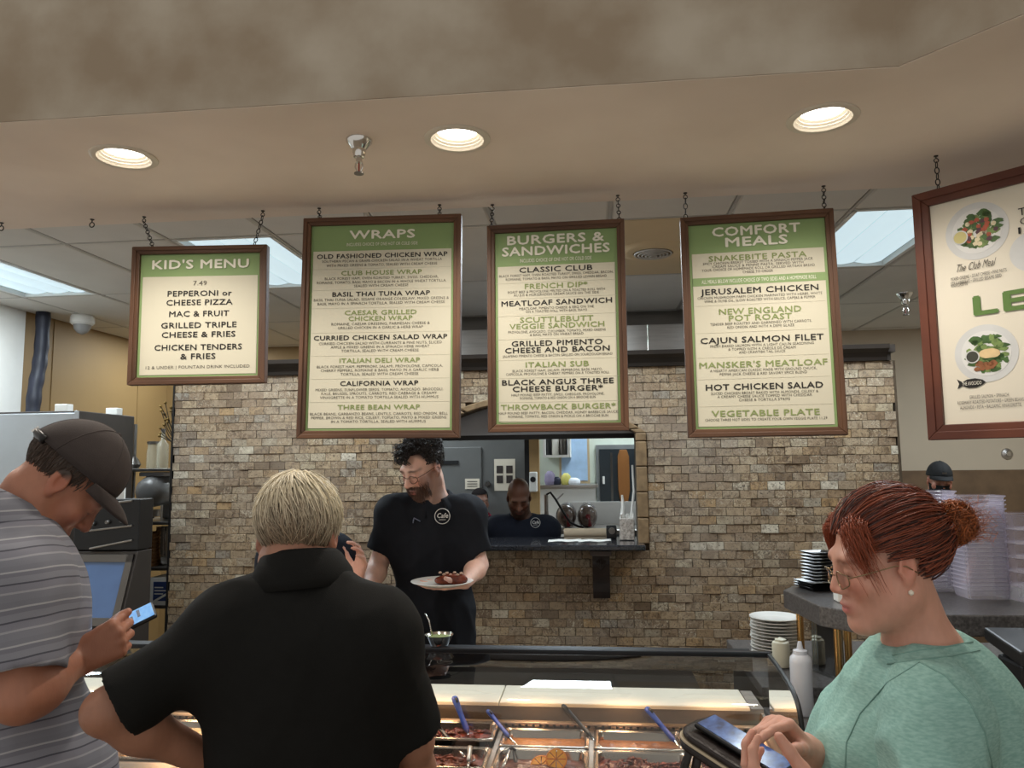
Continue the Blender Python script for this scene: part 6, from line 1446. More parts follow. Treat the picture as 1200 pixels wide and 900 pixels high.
    for s_ in ('L', 'R'):
        S, E_, W_ = J['s'+s_], J['e'+s_], J['w'+s_]; sv = o['sleeve']
        en = S+(E_-S)*sv if sv <= 1 else E_; F.apply(cone(S, en+(en-S)*0.12 if sv <= 1 else en, 0.054*a_+o['cloth']*0.8, 0.045*a_+o['sleeve_r']), 0.045)
        if sv > 1: F.apply(cone(E_, E_+(W_-E_)*(sv-1), 0.045*a_+o['sleeve_r'], 0.036*a_+o['sleeve_r']), 0.03)
    # cut sleeves, hem and neck
    for s_ in ('L', 'R'):
        S, E_, W_ = J['s'+s_], J['e'+s_], J['w'+s_]; sv = o['sleeve']
        if sv <= 1: c_ = S+(E_-S)*sv; ax_ = nv(E_-S)
        else: c_ = E_+(W_-E_)*(sv-1); ax_ = nv(W_-E_)
        R_ = 0.17; F.apply(cone(c_+ax_*(R_+0.0), c_+ax_*(R_+0.02), R_, R_), 0.004, sub=True)
    torso(F, o['cloth'], o.get('kt', 0.06))
    F.halfspace(hem, -up)
    F.apply(cone(nb+up*0.01, H.w((0, -0.02, -0.05)), o['neck']+0.012+o.get('neckhole', 0.0), o['neck']+0.02+o.get('neckhole', 0.0)), 0.006, sub=True)
    if o.get('vneck'):
        F.apply(cone(nb+fw*(o['chest'][1]*0.55)+up*0.06, nb+fw*(o['chest'][1]+0.03)-up*o['vneck'], 0.036, 0.006), 0.006, sub=True)
    if o.get('scoop') is not None: F.apply(ell(nb+fw*o['scoop'][0]+up*o['scoop'][1], (o['scoop'][2], o['scoop'][3], o['scoop'][4]), Rb), 0.01, sub=True)
    Vn, Fn = F.mesh(); N_ = vnormals(Vn, Fn); Vn = Vn+N_*(folds(Vn, o['seed'], o['fold'], o.get('ffreq', 1.5), up)[:, None]); Vn = laplace(Vn, Fn, 4, 0.5)
    sh = mesh_obj('shirt', Vn, Fn, shirt_mat, root)
    # ---- trousers and shoes
    lo2 = np.minimum(ankL, ankR)-0.2; hi2 = np.maximum(hipL, hipR)+0.25; lo2[2] = 0.0
    F = Field(np.minimum(lo2, pel-0.3), np.maximum(hi2, pel+0.3), 0.014); F.apply(ell(pel, (o['hips'][0]+0.006, o['hips'][1]+0.006, 0.17), Rb), 0.05); F.apply(ell(bel_c, (o['belly'][0]+0.002, o['belly'][1]+0.002, 0.17), Rb), 0.05)
    for h_, k_, an in ((hipL, kneeL, ankL), (hipR, kneeR, ankR)): F.apply(cone(h_, k_, 0.095, 0.068), 0.05); F.apply(cone(k_, an, 0.066, 0.058), 0.03)
    F.halfspace(pel+up*0.14, up); F.halfspace(np.array([0, 0, 0.07]), np.array([0, 0, -1.0]))
    Vn, Fn = F.mesh(); N_ = vnormals(Vn, Fn); Vn = Vn+N_*folds(Vn, o['seed']+5, 0.004, 0.5)[:, None]; mesh_obj('trousers', laplace(Vn, Fn, 2), Fn, pants_mat, root)
    for an in (ankL, ankR):
        F = Field(an-np.array([0.3, 0.3, 0.1]), an+np.array([0.3, 0.3, 0.1]), 0.012); f2 = nv([fw[0], fw[1], 0]); h0 = np.array([an[0], an[1], 0.045])
        F.apply(cone(h0-f2*0.05, h0+f2*0.15, 0.044, 0.040), 0.03); F.apply(cone(h0, h0+np.array([0, 0, 0.05]), 0.045, 0.05), 0.03); F.halfspace(np.array([0, 0, 0.002]), np.array([0, 0, -1.0]))
        Vn, Fn = F.mesh(); mesh_obj('shoe', Vn, Fn, MATS['shoe_black'], root)
    root['dummy'] = 0; del root['dummy']
    return root, dict(R=Rb, up=up, fw=fw, rt=rt, hp=hp, nb=nb, chest=chest_c, lo=lo, hi=hi)
mat('shoe_black', (30, 28, 27), 0.5, var=0.1)
def collar(root, nb, ax, fw, r0, r1, h, m, gap=0.35, ell_=1.0, drop=0.0, name='collar'):
    ax = nv(ax); fw = nv(fw-ax*(fw@ax)); rt = np.cross(fw, ax); mb = MB(); nu = 36
    prof = [(r0*0.96, -0.012), (r0*0.93, h*0.6), (r0*0.94, h), (r0*1.02, h*1.08), (r0*1.12, h*0.9), (r1, h*0.15-0.004), (r1*1.04, -0.014), (r1*1.07, -0.030)]
    vs = []; 
    for i in range(nu+1):
        an = gap+(2*math.pi-2*gap)*i/nu; c, s_ = math.cos(an), math.sin(an); lowf = drop*(1+c)/2
        for (r, z) in prof: vs.append(tuple(nb+fw*c*r*ell_+rt*s_*r+ax*(z-lowf)))
    n = len(prof); fs = [(i*n+k, i*n+k+1, (i+1)*n+k+1, (i+1)*n+k) for i in range(nu) for k in range(n-1)]
    mb.add(vs, fs); return mb.build(name, m, root, smooth='all', solid=0.003)
def hair_flow(H, keep, N, whorl, swirl, steps, step, off, seed, colfn, r=0.0011, jit=0.25, down=0.5, lift=0.006):
    q = np.random.RandomState(seed); paths = []; cols = []; rs = []; tries = 0
    while len(paths) < N and tries < N*20:
        tries += 1; dv = q.normal(size=3); dv /= np.linalg.norm(dv); p = CRC+dv*CRR
        if not keep(p): continue
        of = off*q.uniform(0.35, 1.0); p = on_scalp(p, of); path = [p]; jd = q.normal(size=3)*jit; L = q.uniform(0.65, 1.1)
        for k in range(steps):
            away = p-np.asarray(whorl); nrm = (p-CRC)/CRR**2; nrm /= np.linalg.norm(nrm); d = away/np.linalg.norm(away)+np.cross(nrm, away/np.linalg.norm(away))*swirl+jd+np.array([0, 0, -down])
            d = d-nrm*(d@nrm); d /= np.linalg.norm(d)+1e-9; p = p+d*step*L
            t = (k+1)/steps
            if p[2] > 0.0: p = on_scalp(p, of+lift*t*t)
            else: p = p+nrm*0.0003
            path.append(p)
        paths.append(H.c+(np.array(path)*H.s)@H.R.T); cols.append(colfn(np.array(path[len(path)//2]), q)); rs.append(r*q.uniform(0.7, 1.4))
    return strands(paths, rs, cols)
RH = nv([RIGHT.x, RIGHT.y, 0]); VH = nv([VIEW.x, VIEW.y, 0]); ZU = np.array([0, 0, 1.0])
def DV(r, v, u): return RH*r+VH*v+ZU*u
def polo(name, c, sheen=0.2): return mat(name, c, 0.85, var=0.12, scale=40, bump=0.25, bscale=700, spec=0.25)
M_polo_blk = polo('polo_black', (20, 20, 19)); M_polo_navy = polo('polo_navy', (24, 27, 34)); M_tee_navy = polo('tee_navy', (26, 30, 42))
M_trous = polo('trousers_dark', (30, 30, 33)); M_khaki = polo('trousers_khaki', (120, 104, 82)); M_jean = polo('jeans_blue', (52, 62, 84))
def stripe_mat():
    m = bpy.data.materials.new('striped_shirt'); m.use_nodes = True; nt = m.node_tree; N = nt.nodes; L = nt.links; b = N['Principled BSDF']
    tc = N.new('ShaderNodeTexCoord'); mp = N.new('ShaderNodeMapping'); mp.inputs['Rotation'].default_value = (math.radians(4), math.radians(9), 0); L.new(tc.outputs['Object'], mp.inputs[0])
    sx = N.new('ShaderNodeSeparateXYZ'); L.new(mp.outputs[0], sx.inputs[0]); nz = N.new('ShaderNodeTexNoise'); nz.inputs['Scale'].default_value = 5; L.new(tc.outputs['Object'], nz.inputs['Vector'])
    ad = N.new('ShaderNodeMath'); ad.operation = 'MULTIPLY_ADD'; ad.inputs[1].default_value = 0.02; L.new(nz.outputs[0], ad.inputs[0]); L.new(sx.outputs['Z'], ad.inputs[2])
    mu = N.new('ShaderNodeMath'); mu.operation = 'MULTIPLY'; mu.inputs[1].default_value = 1/0.064; L.new(ad.outputs[0], mu.inputs[0]); fr = N.new('ShaderNodeMath'); fr.operation = 'FRACT'; L.new(mu.outputs[0], fr.inputs[0])
    cr = N.new('ShaderNodeValToRGB'); cr.color_ramp.interpolation = 'CONSTANT'; st = [(0, (120, 121, 130)), (0.20, (150, 150, 156)), (0.26, (122, 122, 132)), (0.45, (74, 74, 84)), (0.50, (126, 127, 136)), (0.68, (112, 112, 122)), (0.80, (160, 160, 164)), (0.85, (116, 117, 126))]
    while len(cr.color_ramp.elements) < len(st): cr.color_ramp.elements.new(0.5)
    for e, (p, c) in zip(cr.color_ramp.elements, st): e.position = p; e.color = srgb(*c)
    L.new(fr.outputs[0], cr.inputs[0]); L.new(cr.outputs[0], b.inputs['Base Color']); b.inputs['Roughness'].default_value = 0.85
    n2 = N.new('ShaderNodeTexNoise'); n2.inputs['Scale'].default_value = 500; bp = N.new('ShaderNodeBump'); bp.inputs['Strength'].default_value = 0.15; bp.inputs['Distance'].default_value = 0.002; L.new(n2.outputs[0], bp.inputs['Height']); L.new(bp.outputs[0], b.inputs['Normal'])
    return m
M_stripe = stripe_mat()
M_linen = mat('linen_teal', (150, 188, 180), 0.85, col2=(128, 168, 160), scale=90, stretch=(1, 1, 4), bump=0.3, bscale=420, spec=0.2)

# ---------------------------------------------------------------- man with white hair, seen from behind
H = Head(PX(349, 630, 1.53), DV(-0.05, 1, -0.42), DV(0, 0.42, 1), 0.90)
J = dict(neck=PX(353, 676, 1.50), sL=PX(268, 745, 1.46), sR=PX(440, 747, 1.46), eL=PX(124, 834, 1.36), wL=PX(258, 896, 1.50), eR=PX(484, 868, 1.52), wR=PX(484, 985, 1.68), pelvis=PX(352, 1030, 1.46))
rootA, iA = figure('person', 'white-haired man in a black polo shirt seen from behind, hand on hip', H, J, (158, 112, 90), M_polo_blk, M_khaki, dict(chest=(0.175, 0.125), belly=(0.165, 0.14), hips=(0.17, 0.13), yoke=0.058, sleeve=0.86, arm=0.95, cloth=0.016, fold=0.007, sleeve_r=0.024, seed=2,
    hands={'L': dict(d=DV(0.75, 0.25, -0.6), n=DV(0.6, 0.3, 0.6), curl=(0.25, 0.25, 0.3, 0.3)), 'R': dict(d=DV(0, 0.7, -0.7), n=DV(0, -0.3, -0.8), curl=(0.3, 0.3, 0.35, 0.4))}))
cA = collar(rootA, iA['nb']+ZU*0.022+iA['fw']*0.004, nv(H.w((0, -0.02, -0.03))-iA['nb']+ZU*0.1), iA['fw'], 0.068, 0.094, 0.036, M_polo_blk, 0.3, 1.0, 0.03)
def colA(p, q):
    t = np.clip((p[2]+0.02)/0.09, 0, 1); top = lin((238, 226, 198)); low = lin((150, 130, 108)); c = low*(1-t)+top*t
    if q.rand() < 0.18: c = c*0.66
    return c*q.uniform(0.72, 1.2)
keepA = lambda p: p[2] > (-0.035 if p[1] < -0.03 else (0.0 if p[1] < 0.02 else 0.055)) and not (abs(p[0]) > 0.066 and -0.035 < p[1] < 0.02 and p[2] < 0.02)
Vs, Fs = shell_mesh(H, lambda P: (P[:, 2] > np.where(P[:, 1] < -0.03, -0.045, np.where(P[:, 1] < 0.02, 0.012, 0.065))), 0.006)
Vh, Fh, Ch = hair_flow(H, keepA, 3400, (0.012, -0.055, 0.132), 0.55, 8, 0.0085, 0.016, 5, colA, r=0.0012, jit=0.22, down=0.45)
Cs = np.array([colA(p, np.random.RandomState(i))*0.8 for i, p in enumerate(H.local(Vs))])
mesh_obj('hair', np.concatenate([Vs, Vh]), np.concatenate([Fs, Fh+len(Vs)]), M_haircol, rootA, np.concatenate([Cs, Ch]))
# wrist band
wb_c = J['wL']+nv(J['eL']-J['wL'])*0.012; ax_ = nv(J['wL']-J['eL']); u_ = nv(np.cross(ax_, ZU)); w_ = np.cross(ax_, u_)
MB().tube([tuple(wb_c+(u_*math.cos(t*math.pi/12)+w_*math.sin(t*math.pi/12))*0.0345) for t in range(24)], 0.0075, 8, closed=True).build('wrist_band', M_black, rootA, smooth='all')
# ---------------------------------------------------------------- man in the striped shirt and cap, looking at his phone
H = Head(PX(74, 566, 1.66), DV(0.56, 0.36, -0.80), DV(0.72, 0.38, 0.62), 0.96)
J = dict(neck=PX(12, 612, 1.60), sR=PX(24, 686, 1.46), sL=PX(-80, 672, 1.76), eR=PX(24, 818, 1.38), wR=PX(90, 774, 1.52), eL=PX(-70, 830, 1.72), wL=PX(-60, 930, 1.85), pelvis=PX(8, 1030, 1.50))
ph_c = PX(144, 733, 1.53)
rootB, iB = figure('person', 'man in a grey striped shirt and dark cap looking down at his phone', H, J, (166, 112, 88), M_stripe, M_jean, dict(chest=(0.17, 0.125), belly=(0.165, 0.145), bellyfwd=0.035, hips=(0.17, 0.13), yoke=0.058, sleeve=0.74, arm=1.04, sleeve_r=0.03, fold=0.005, cloth=0.016, seed=4, scalp=(60, 46, 38), beard=None, neck=0.06,
    hands={'R': dict(d=DV(0.80, 0.22, 0.45), n=DV(-0.15, 0.85, 0.10), curl3=[(1.25, 0.9, 0.5), (1.3, 0.9, 0.5), (1.35, 0.9, 0.5), (1.4, 0.9, 0.5)], thumb=(0.12, 1.0, 0.35), tbend=0.05)}))
collar(rootB, iB['nb']+ZU*0.022, nv(H.w((0, -0.02, -0.05))-iB['nb']+ZU*0.05), iB['fw'], 0.072, 0.10, 0.036, M_stripe, 0.35, 1.0, 0.03)
def colB(p, q): return lin((66, 50, 40))*q.uniform(0.6, 1.5)
kB = lambda p: (p[1] < 0.0 and p[2] > -0.05+0.5*max(0, p[1]+0.05) and p[2] < 0.06) or (abs(p[0]) > 0.06 and p[1] < 0.03 and -0.0 < p[2] < 0.05)
Vs, Fs = shell_mesh(H, lambda P: (P[:, 1] < 0.02) & (P[:, 2] > -0.05+0.9*np.maximum(0, P[:, 1]+0.05)) & (P[:, 2] < 0.08), 0.003); Vh, Fh, Ch = hair_flow(H, kB, 1500, (0, -0.03, 0.14), 0.0, 5, 0.0055, 0.005, 6, colB, r=0.0009, jit=0.3, down=0.8, lift=0.003)
mesh_obj('hair', np.concatenate([Vs, Vh]), np.concatenate([Fs, Fh+len(Vs)]), M_haircol, rootB, np.concatenate([np.tile(lin((58, 44, 36)), (len(Vs), 1)), Ch]))
M_cap = mat('cap_charcoal', (58, 50, 48), 0.85, var=0.12, scale=40, bump=0.2, bscale=500)
def cap(root, H, m, brim=True, name='cap', slant=0.12, back=True):
    r = thing(name, H.c, None, None); r.parent = root; r.matrix_basis = pworld(root).inverted() @ Matrix.Translation(H.c)
    nu, nv_ = 48, 14; vs = []; fs = []
    for j in range(nv_+1):
        t = j/nv_
        for i in range(nu):
            ph = 2*math.pi*i/nu; th = t*math.pi*0.5; dv = np.array([math.sin(th)*math.cos(ph), math.sin(th)*math.sin(ph), math.cos(th)])
            p = CRC+np.array([0, 0.004, 0.002])+dv*(CRR+np.array([0.012, 0.012, 0.02]))+np.array([0, 0, 0.0]); p[2] += slant*p[1]*t-0.004*t
            vs.append(tuple(H.w(p)))
    for j in range(nv_):
        for i in range(nu): fs.append((j*nu+i, j*nu+(i+1) % nu, (j+1)*nu+(i+1) % nu, (j+1)*nu+i))
    MB().add(vs, fs).build('crown', m, r, smooth='all', solid=0.003)
    for k in range(6):   # panel seams
        ph = math.pi/6+k*math.pi/3; pts = []
        for j in range(1, nv_+1):
            th = j/nv_*math.pi*0.5; dv = np.array([math.sin(th)*math.cos(ph), math.sin(th)*math.sin(ph), math.cos(th)]); p = CRC+np.array([0, 0.004, 0.002])+dv*(CRR+np.array([0.0135, 0.0135, 0.0215])); p[2] += slant*p[1]*j/nv_-0.004*j/nv_; pts.append(tuple(H.w(p)))
        MB().tube(pts, 0.0012, 5).build('seam', m, r, smooth='all')
    top = CRC+np.array([0, 0.004, 0.002])+np.array([0, 0, CRR[2]+0.021]); MB().lathe([(0.006, -0.002), (0.006, 0.001), (0.003, 0.004)], 10, M=Matrix.Translation(tuple(H.w(top))) @ Matrix([list(x) for x in H.R]).to_4x4()).build('button', m, r)
    if brim:
        vs = []; fs = []; nb_, nr = 20, 6
        for i in range(nb_+1):
            a = math.radians(28)+math.radians(124)*i/nb_; e0 = CRC+np.array([math.cos(a)*(CRR[0]+0.012), 0.004+math.sin(a)*(CRR[1]+0.012), 0.0]); e0[2] += slant*e0[1]
            out = 0.068*math.sin(math.pi*i/nb_)**0.55
            for k in range(nr+1):
                t = k/nr; p = e0+np.array([0.0, out*t, -0.018*t*t-0.10*(e0[0]**2)/0.09*t*1.0]); vs.append(tuple(H.w(p)))
        for i in range(nb_):
            for k in range(nr): fs.append((i*(nr+1)+k, i*(nr+1)+k+1, (i+1)*(nr+1)+k+1, (i+1)*(nr+1)+k))
        MB().add(vs, fs).build('brim', m, r, smooth='all', solid=0.004)
    if back: MB().tube([tuple(H.w(CRC+np.array([math.cos(a)*(CRR[0]+0.013), 0.004+math.sin(a)*(CRR[1]+0.014), -0.004+slant*math.sin(a)*CRR[1]]))) for a in [math.radians(230+8*k) for k in range(11)]], 0.006, 6, flat=1.8).build('strap', MATS['black_plastic'], r, smooth='all'); MB().box((0, 0, 0), (0.018, 0.004, 0.016), M=Matrix.Translation(tuple(H.w((0.01, -0.130, 0.032)))) @ Matrix([list(x) for x in H.R]).to_4x4()).build('buckle', M_chrome, r)
    return r
cap(rootB, H, M_cap)
def phone(c, axis, normal, w, l, label, mscreen, tag_=True):
    ax_ = nv(axis); n = nv(np.asarray(normal)-ax_*(np.asarray(normal)@ax_)); s_ = np.cross(n, ax_); R = Matrix([[s_[i], ax_[i], n[i]] for i in range(3)])
    r = thing('phone', tuple(c), label, 'phone', None, R); MB().box((0, 0, 0), (w, l, 0.009)).build('case', M_black, r, world=False, bevel=0.004); MB().box((0, 0, 0.0049), (w-0.006, l-0.008, 0.0006)).build('screen', mscreen, r, world=False)
    return r
def screen_mat(name, c1, c2, e):
    m = mat(name, c1, 0.15, col2=c2, scale=30, stretch=(1, 2.5, 1)); b = m.node_tree.nodes['Principled BSDF']; src = b.inputs['Base Color'].links[0].from_socket; m.node_tree.links.new(src, b.inputs['Emission Color']); b.inputs['Emission Strength'].default_value = e; return m
M_scr1 = screen_mat('screen_blue', (96, 148, 206), (120, 168, 214), 0.55); M_scr2 = screen_mat('screen_dim', (70, 96, 150), (40, 50, 86), 0.4)
a_ = PX(104, 752, 1.60); b_ = PX(182, 714, 1.66)
phB = phone((a_+b_)/2, b_-a_, DV(-0.25, -0.40, 0.85), 0.072, np.linalg.norm(b_-a_), 'phone with a bright blue screen held by the man in the cap', M_scr1)
for k, (xx, yy) in enumerate(((-0.01, 0.02), (0.008, 0.035), (-0.005, -0.02))): MB().box((xx, yy, 0.0054), (0.035, 0.006, 0.0003)).build('screen_line', mat('screen_dark', (30, 50, 90), 0.3, var=0.1), phB, world=False)
# ---------------------------------------------------------------- woman in the teal blouse, head in profile
H = Head(PX(1036, 660, 1.40), DV(-1, 0.06, -0.2), DV(-0.2, 0, 1), 0.91)
J = dict(neck=PX(1082, 752, 1.40), sL=PX(1098, 842, 1.24), sR=PX(1072, 812, 1.58), eL=PX(1066, 1000, 1.12), wL=PX(968, 938, 1.16), eR=PX(1000, 940, 1.52), wR=PX(942, 880, 1.36), pelvis=PX(1118, 1110, 1.40))
hdL = dict(d=DV(-0.95, 0.10, 0.22), n=DV(0.2, 0.35, 0.9), curl3=[(0.5, 0.9, 0.5), (0.55, 0.9, 0.5), (0.6, 0.9, 0.5), (0.6, 0.9, 0.5)], thumb=(0.25, 0.85, 0.75), tbend=0.02, side=-1)
hdR = dict(d=DV(-0.62, -0.28, 0.62), n=DV(-0.5, -0.35, -0.72), curl3=[(0.75, 0.2, 0.15), (0.95, 0.8, 0.5), (1.05, 0.9, 0.5), (1.1, 0.9, 0.5)], thumb=(0.55, 0.85, 0.35), tbend=0.25, side=1)
rootC, iC = figure('person', 'red-haired woman in a teal blouse looking down at a phone', H, J, (204, 152, 132), M_linen, M_trous, dict(chest=(0.155, 0.15), belly=(0.17, 0.18), bellyfwd=0.03, hips=(0.21, 0.19), yoke=0.056, sleeve=1.25, arm=1.15, sleeve_r=0.045, cloth=0.018, fold=0.008, kt=0.022, seed=9, full=0.7, lips=(176, 96, 92), brow=(120, 70, 50), neck=0.052, handsize=0.95, female=True, nose=0.9,
    bust=(0.095, 0.105, 0.03, 0.085), scoop=(0.03, 0.075, 0.098, 0.115, 0.075), hands={'L': hdL, 'R': hdR}))
# hair: pulled back into a knot, with loose fringe strands
TIE = np.array([0.0, -0.108, 0.058])
def colC(q, lo_=0.5):
    t = q.rand(); c = lin((112, 50, 36))*(1-t)+lin((150, 78, 50))*t
    if q.rand() < 0.35: c = lin((66, 34, 28))
    return c*q.uniform(0.7, 1.25)
q = np.random.RandomState(21); paths = []; cols = []; rs = []
keepC = lambda p: (p[2] > 0.085-0.25*(p[1]-0.02) if p[1] > 0.02 else (p[2] > 0.02 if p[1] > -0.03 else p[2] > -0.045)) or (p[1] > -0.03 and p[1] < 0.055 and p[2] > 0.028+0.3*max(0, p[1]) and abs(p[0]) > 0.045)
tie_d = (TIE-CRC)/CRR; tie_d = tie_d/np.linalg.norm(tie_d)
while len(paths) < 4600:
    dv = q.normal(size=3); dv /= np.linalg.norm(dv); p = CRC+dv*CRR
    if not keepC(p): continue
    om = math.acos(np.clip(dv@tie_d, -1, 1)); of = q.uniform(0.004, 0.014); n = 9; path = []; st_ = 0.0; en = q.uniform(0.6, 1.0) if q.rand() < 0.3 else 1.0
    wob = q.normal(size=3)*0.012
    for k in range(n):
        t = en*k/(n-1); v = (math.sin((1-t)*om)*dv+math.sin(t*om)*tie_d)/max(math.sin(om), 1e-3); v = v/np.linalg.norm(v); path.append(CRC+v*(CRR+of+0.006*math.sin(math.pi*t))+wob*math.sin(math.pi*t)*0.5)
    paths.append(H.c+(np.array(path)*H.s)@H.R.T); cols.append(colC(q)); rs.append(0.0008*q.uniform(0.7, 1.5))
# knot: frizzy loops round the tie
KN = np.array([0.0, -0.150, 0.050])
for i in range(1300):
    dv = q.normal(size=3); dv /= np.linalg.norm(dv); R0 = 0.042*q.uniform(0.55, 1.05)*np.array([0.9, 1.0, 1.0]); u1 = np.cross(dv, q.normal(size=3)); u1 /= np.linalg.norm(u1); path = []; a0 = q.uniform(0, 6.28); cr = q.uniform(0.003, 0.007); fq = q.uniform(2, 5)
    for k in range(12):
        t = k/11; an = a0+t*2.2; v = dv*math.cos(an)+u1*math.sin(an); path.append(KN+v*R0+np.array([math.sin(fq*an*2), math.cos(fq*an*2), math.sin(fq*an*1.7)])*cr)
    if i % 5 == 0: path = [TIE+np.array([q.uniform(-.012, .012), -0.005, q.uniform(-.015, .015)])]+path[4:]; 
    if i % 7 == 0: path = path[:6]+[path[5]+np.array([q.uniform(-.01, .01), -0.012*m_, q.uniform(-.006, .004)*m_]) for m_ in range(1, 5)]
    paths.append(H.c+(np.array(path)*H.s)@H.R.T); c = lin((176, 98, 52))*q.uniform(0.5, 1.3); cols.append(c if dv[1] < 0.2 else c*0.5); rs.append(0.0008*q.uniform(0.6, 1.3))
# fringe falling along the temple
for i in range(520):
    sx = -1 if q.rand() < 0.62 else 1; root_ = np.array([sx*q.uniform(0.02, 0.066), q.uniform(0.03, 0.075), q.uniform(0.075, 0.105)]); root_ = on_scalp(root_, 0.006); L = q.uniform(0.04, 0.13)*(0.6 if q.rand() < 0.6 else 1.0); path = []
    for k in range(9):
        t = k/8; p = root_+np.array([sx*0.026*math.sin(t*2.2), 0.024*math.sin(t*2.6)-0.012*t, 0.014*math.sin(t*3.1)-L*t**1.35]); ell_n = (p-CRC)/(CRR+0.007); rr = np.linalg.norm(ell_n)
        if rr < 1: p = CRC+ell_n/rr*(CRR+0.007)
        if p[2] < 0.03: p[0] = sx*max(abs(p[0]), 0.071-0.12*max(0, p[1]-0.03))
        path.append(p+q.normal(size=3)*0.0008)
    paths.append(H.c+(np.array(path)*H.s)@H.R.T); cols.append(lin((150, 74, 46))*q.uniform(0.6, 1.4)); rs.append(0.0006*q.uniform(0.6, 1.3))
Vh, Fh, Ch = strands(paths, rs, cols)
Vs, Fs = shell_mesh(H, lambda P: ((P[:, 1] > 0.02) & (P[:, 2] > 0.09-0.25*(P[:, 1]-0.02))) | ((P[:, 1] <= 0.02) & (P[:, 1] > -0.03) & (P[:, 2] > 0.03)) | ((P[:, 1] <= -0.03) & (P[:, 2] > -0.045)), 0.003)
nk, mk = 24, 16; kv = []
for j in range(mk+1):
    for i in range(nk): th = math.pi*j/mk; ph_ = 2*math.pi*i/nk; kv.append(KN+np.array([0.026*math.sin(th)*math.cos(ph_), 0.030*math.sin(th)*math.sin(ph_), 0.030*math.cos(th)]))
kf = np.array([[j*nk+i, j*nk+(i+1) % nk, (j+1)*nk+(i+1) % nk, (j+1)*nk+i] for j in range(mk) for i in range(nk)]); kv = H.c+(np.array(kv)*H.s)@H.R.T
mesh_obj('hair', np.concatenate([Vs, kv, Vh]), np.concatenate([Fs, kf+len(Vs), Fh+len(Vs)+len(kv)]), M_haircol, rootC, np.concatenate([np.tile(lin((74, 36, 28)), (len(Vs), 1)), np.tile(lin((110, 58, 34)), (len(kv), 1)), Ch]))
MB().tube([tuple(H.w(TIE+np.array([0.017*math.cos(t*math.pi/8), -0.006, 0.019*math.sin(t*math.pi/8)]))) for t in range(16)], 0.005, 8, closed=True).build('hair_tie', M_black, rootC, smooth='all')
for x in (-1, 1):
    e_ = H.w((x*0.084, -0.004, -0.045)); MB().lathe([(0.001, -0.005), (0.0045, -0.002), (0.0045, 0.002), (0.001, 0.005)], 12, M=Matrix.Translation(tuple(e_))).build('earring', mat('pearl', (236, 226, 210), 0.2, var=0.03, coat=0.6), rootC, smooth=True)
def glasses(root, H, m, wire=0.0012, lens=True, drop=0.0, kind='oval'):
    r = thing('eyeglasses', tuple(H.c)); r.parent = root; r.matrix_basis = pworld(root).inverted() @ Matrix.Translation(tuple(H.c))
    for x in (-1, 1):
        ring = [(x*0.033+0.024*math.cos(t*math.pi/10), 0.104-0.004*abs(math.cos(t*math.pi/10))-(0.006 if x*math.cos(t*math.pi/10) > 0.6 else 0), -0.002-drop+0.017*math.sin(t*math.pi/10)) for t in range(20)]
        MB().tube([tuple(H.w(p)) for p in ring], wire, 6, closed=True).build('rim', m, r, smooth='all')
        if lens: MB().add([tuple(H.w(p)) for p in ring], [list(range(20))]).build('lens', MATS_glass, r)
        MB().tube([tuple(H.w(p)) for p in ((x*0.057, 0.096, 0.003-drop), (x*0.074, 0.07, 0.006-drop*0.7), (x*0.082, 0.01, 0.008), (x*0.083, -0.008, 0.004), (x*0.082, -0.028, -0.014))], wire, 6).build('temple', m, r, smooth='all')
    MB().tube([tuple(H.w(p)) for p in ((-0.010, 0.104, 0.004-drop), (0, 0.108, 0.008-drop), (0.010, 0.104, 0.004-drop))], wire, 6).build('bridge', m, r, smooth='all')
MATS_glass = glass_mat('lens_glass', (0.95, 0.96, 0.96))
glasses(rootC, H, mat('wire_gold', (150, 130, 100), 0.3, 0.9, var=0.1), 0.0011, True, 0.006)
# her phone and the purse under it
a_ = PX(826, 846, 1.30); b_ = PX(926, 908, 1.20)
phC = phone((a_+b_)/2+DV(0, 0.01, 0.0), b_-a_, DV(0.45, -0.35, 0.8), 0.070, np.linalg.norm(b_-a_)*1.0, 'dark-cased phone held by the red-haired woman', M_scr2)
M_purse = mat('purse_black', (40, 32, 30), 0.45, var=0.4, scale=60, bump=0.5, bscale=120); M_pl = mat('purse_trim', (190, 176, 150), 0.45, var=0.1)
ax_ = nv(b_-a_); n_ = DV(0.45, -0.35, 0.8); n_ = nv(n_-ax_*(n_@ax_)); sd = np.cross(n_, ax_); pcen = (a_+b_)/2-n_*0.024+ax_*(-0.010)
rp = thing('purse', tuple(pcen), 'black zip purse with pale trim held under the phone', 'purse', None, Matrix([[sd[i], ax_[i], n_[i]] for i in range(3)]))
def rrect(w, l, r, n=5):
    o = []
    for (cx, cy, s_) in ((w/2-r, l/2-r, 0), (-w/2+r, l/2-r, 1), (-w/2+r, -l/2+r, 2), (w/2-r, -l/2+r, 3)):
        for k in range(n+1): an = math.pi/2*(s_+k/n); o.append((cx+r*math.cos(an), cy+r*math.sin(an)))
    return o
for (z0, z1, grow, m_, nm) in ((-0.016, -0.002, 0, M_purse, 'lower_shell'), (-0.002, 0.002, 0.004, M_pl, 'zip_trim'), (0.002, 0.014, 0, M_purse, 'upper_shell')):
    MB().prism(rrect(0.105+grow, 0.175+grow, 0.03), 2, z0, z1).build(nm, m_, rp, world=False, bevel=0.005 if grow == 0 else 0.001)
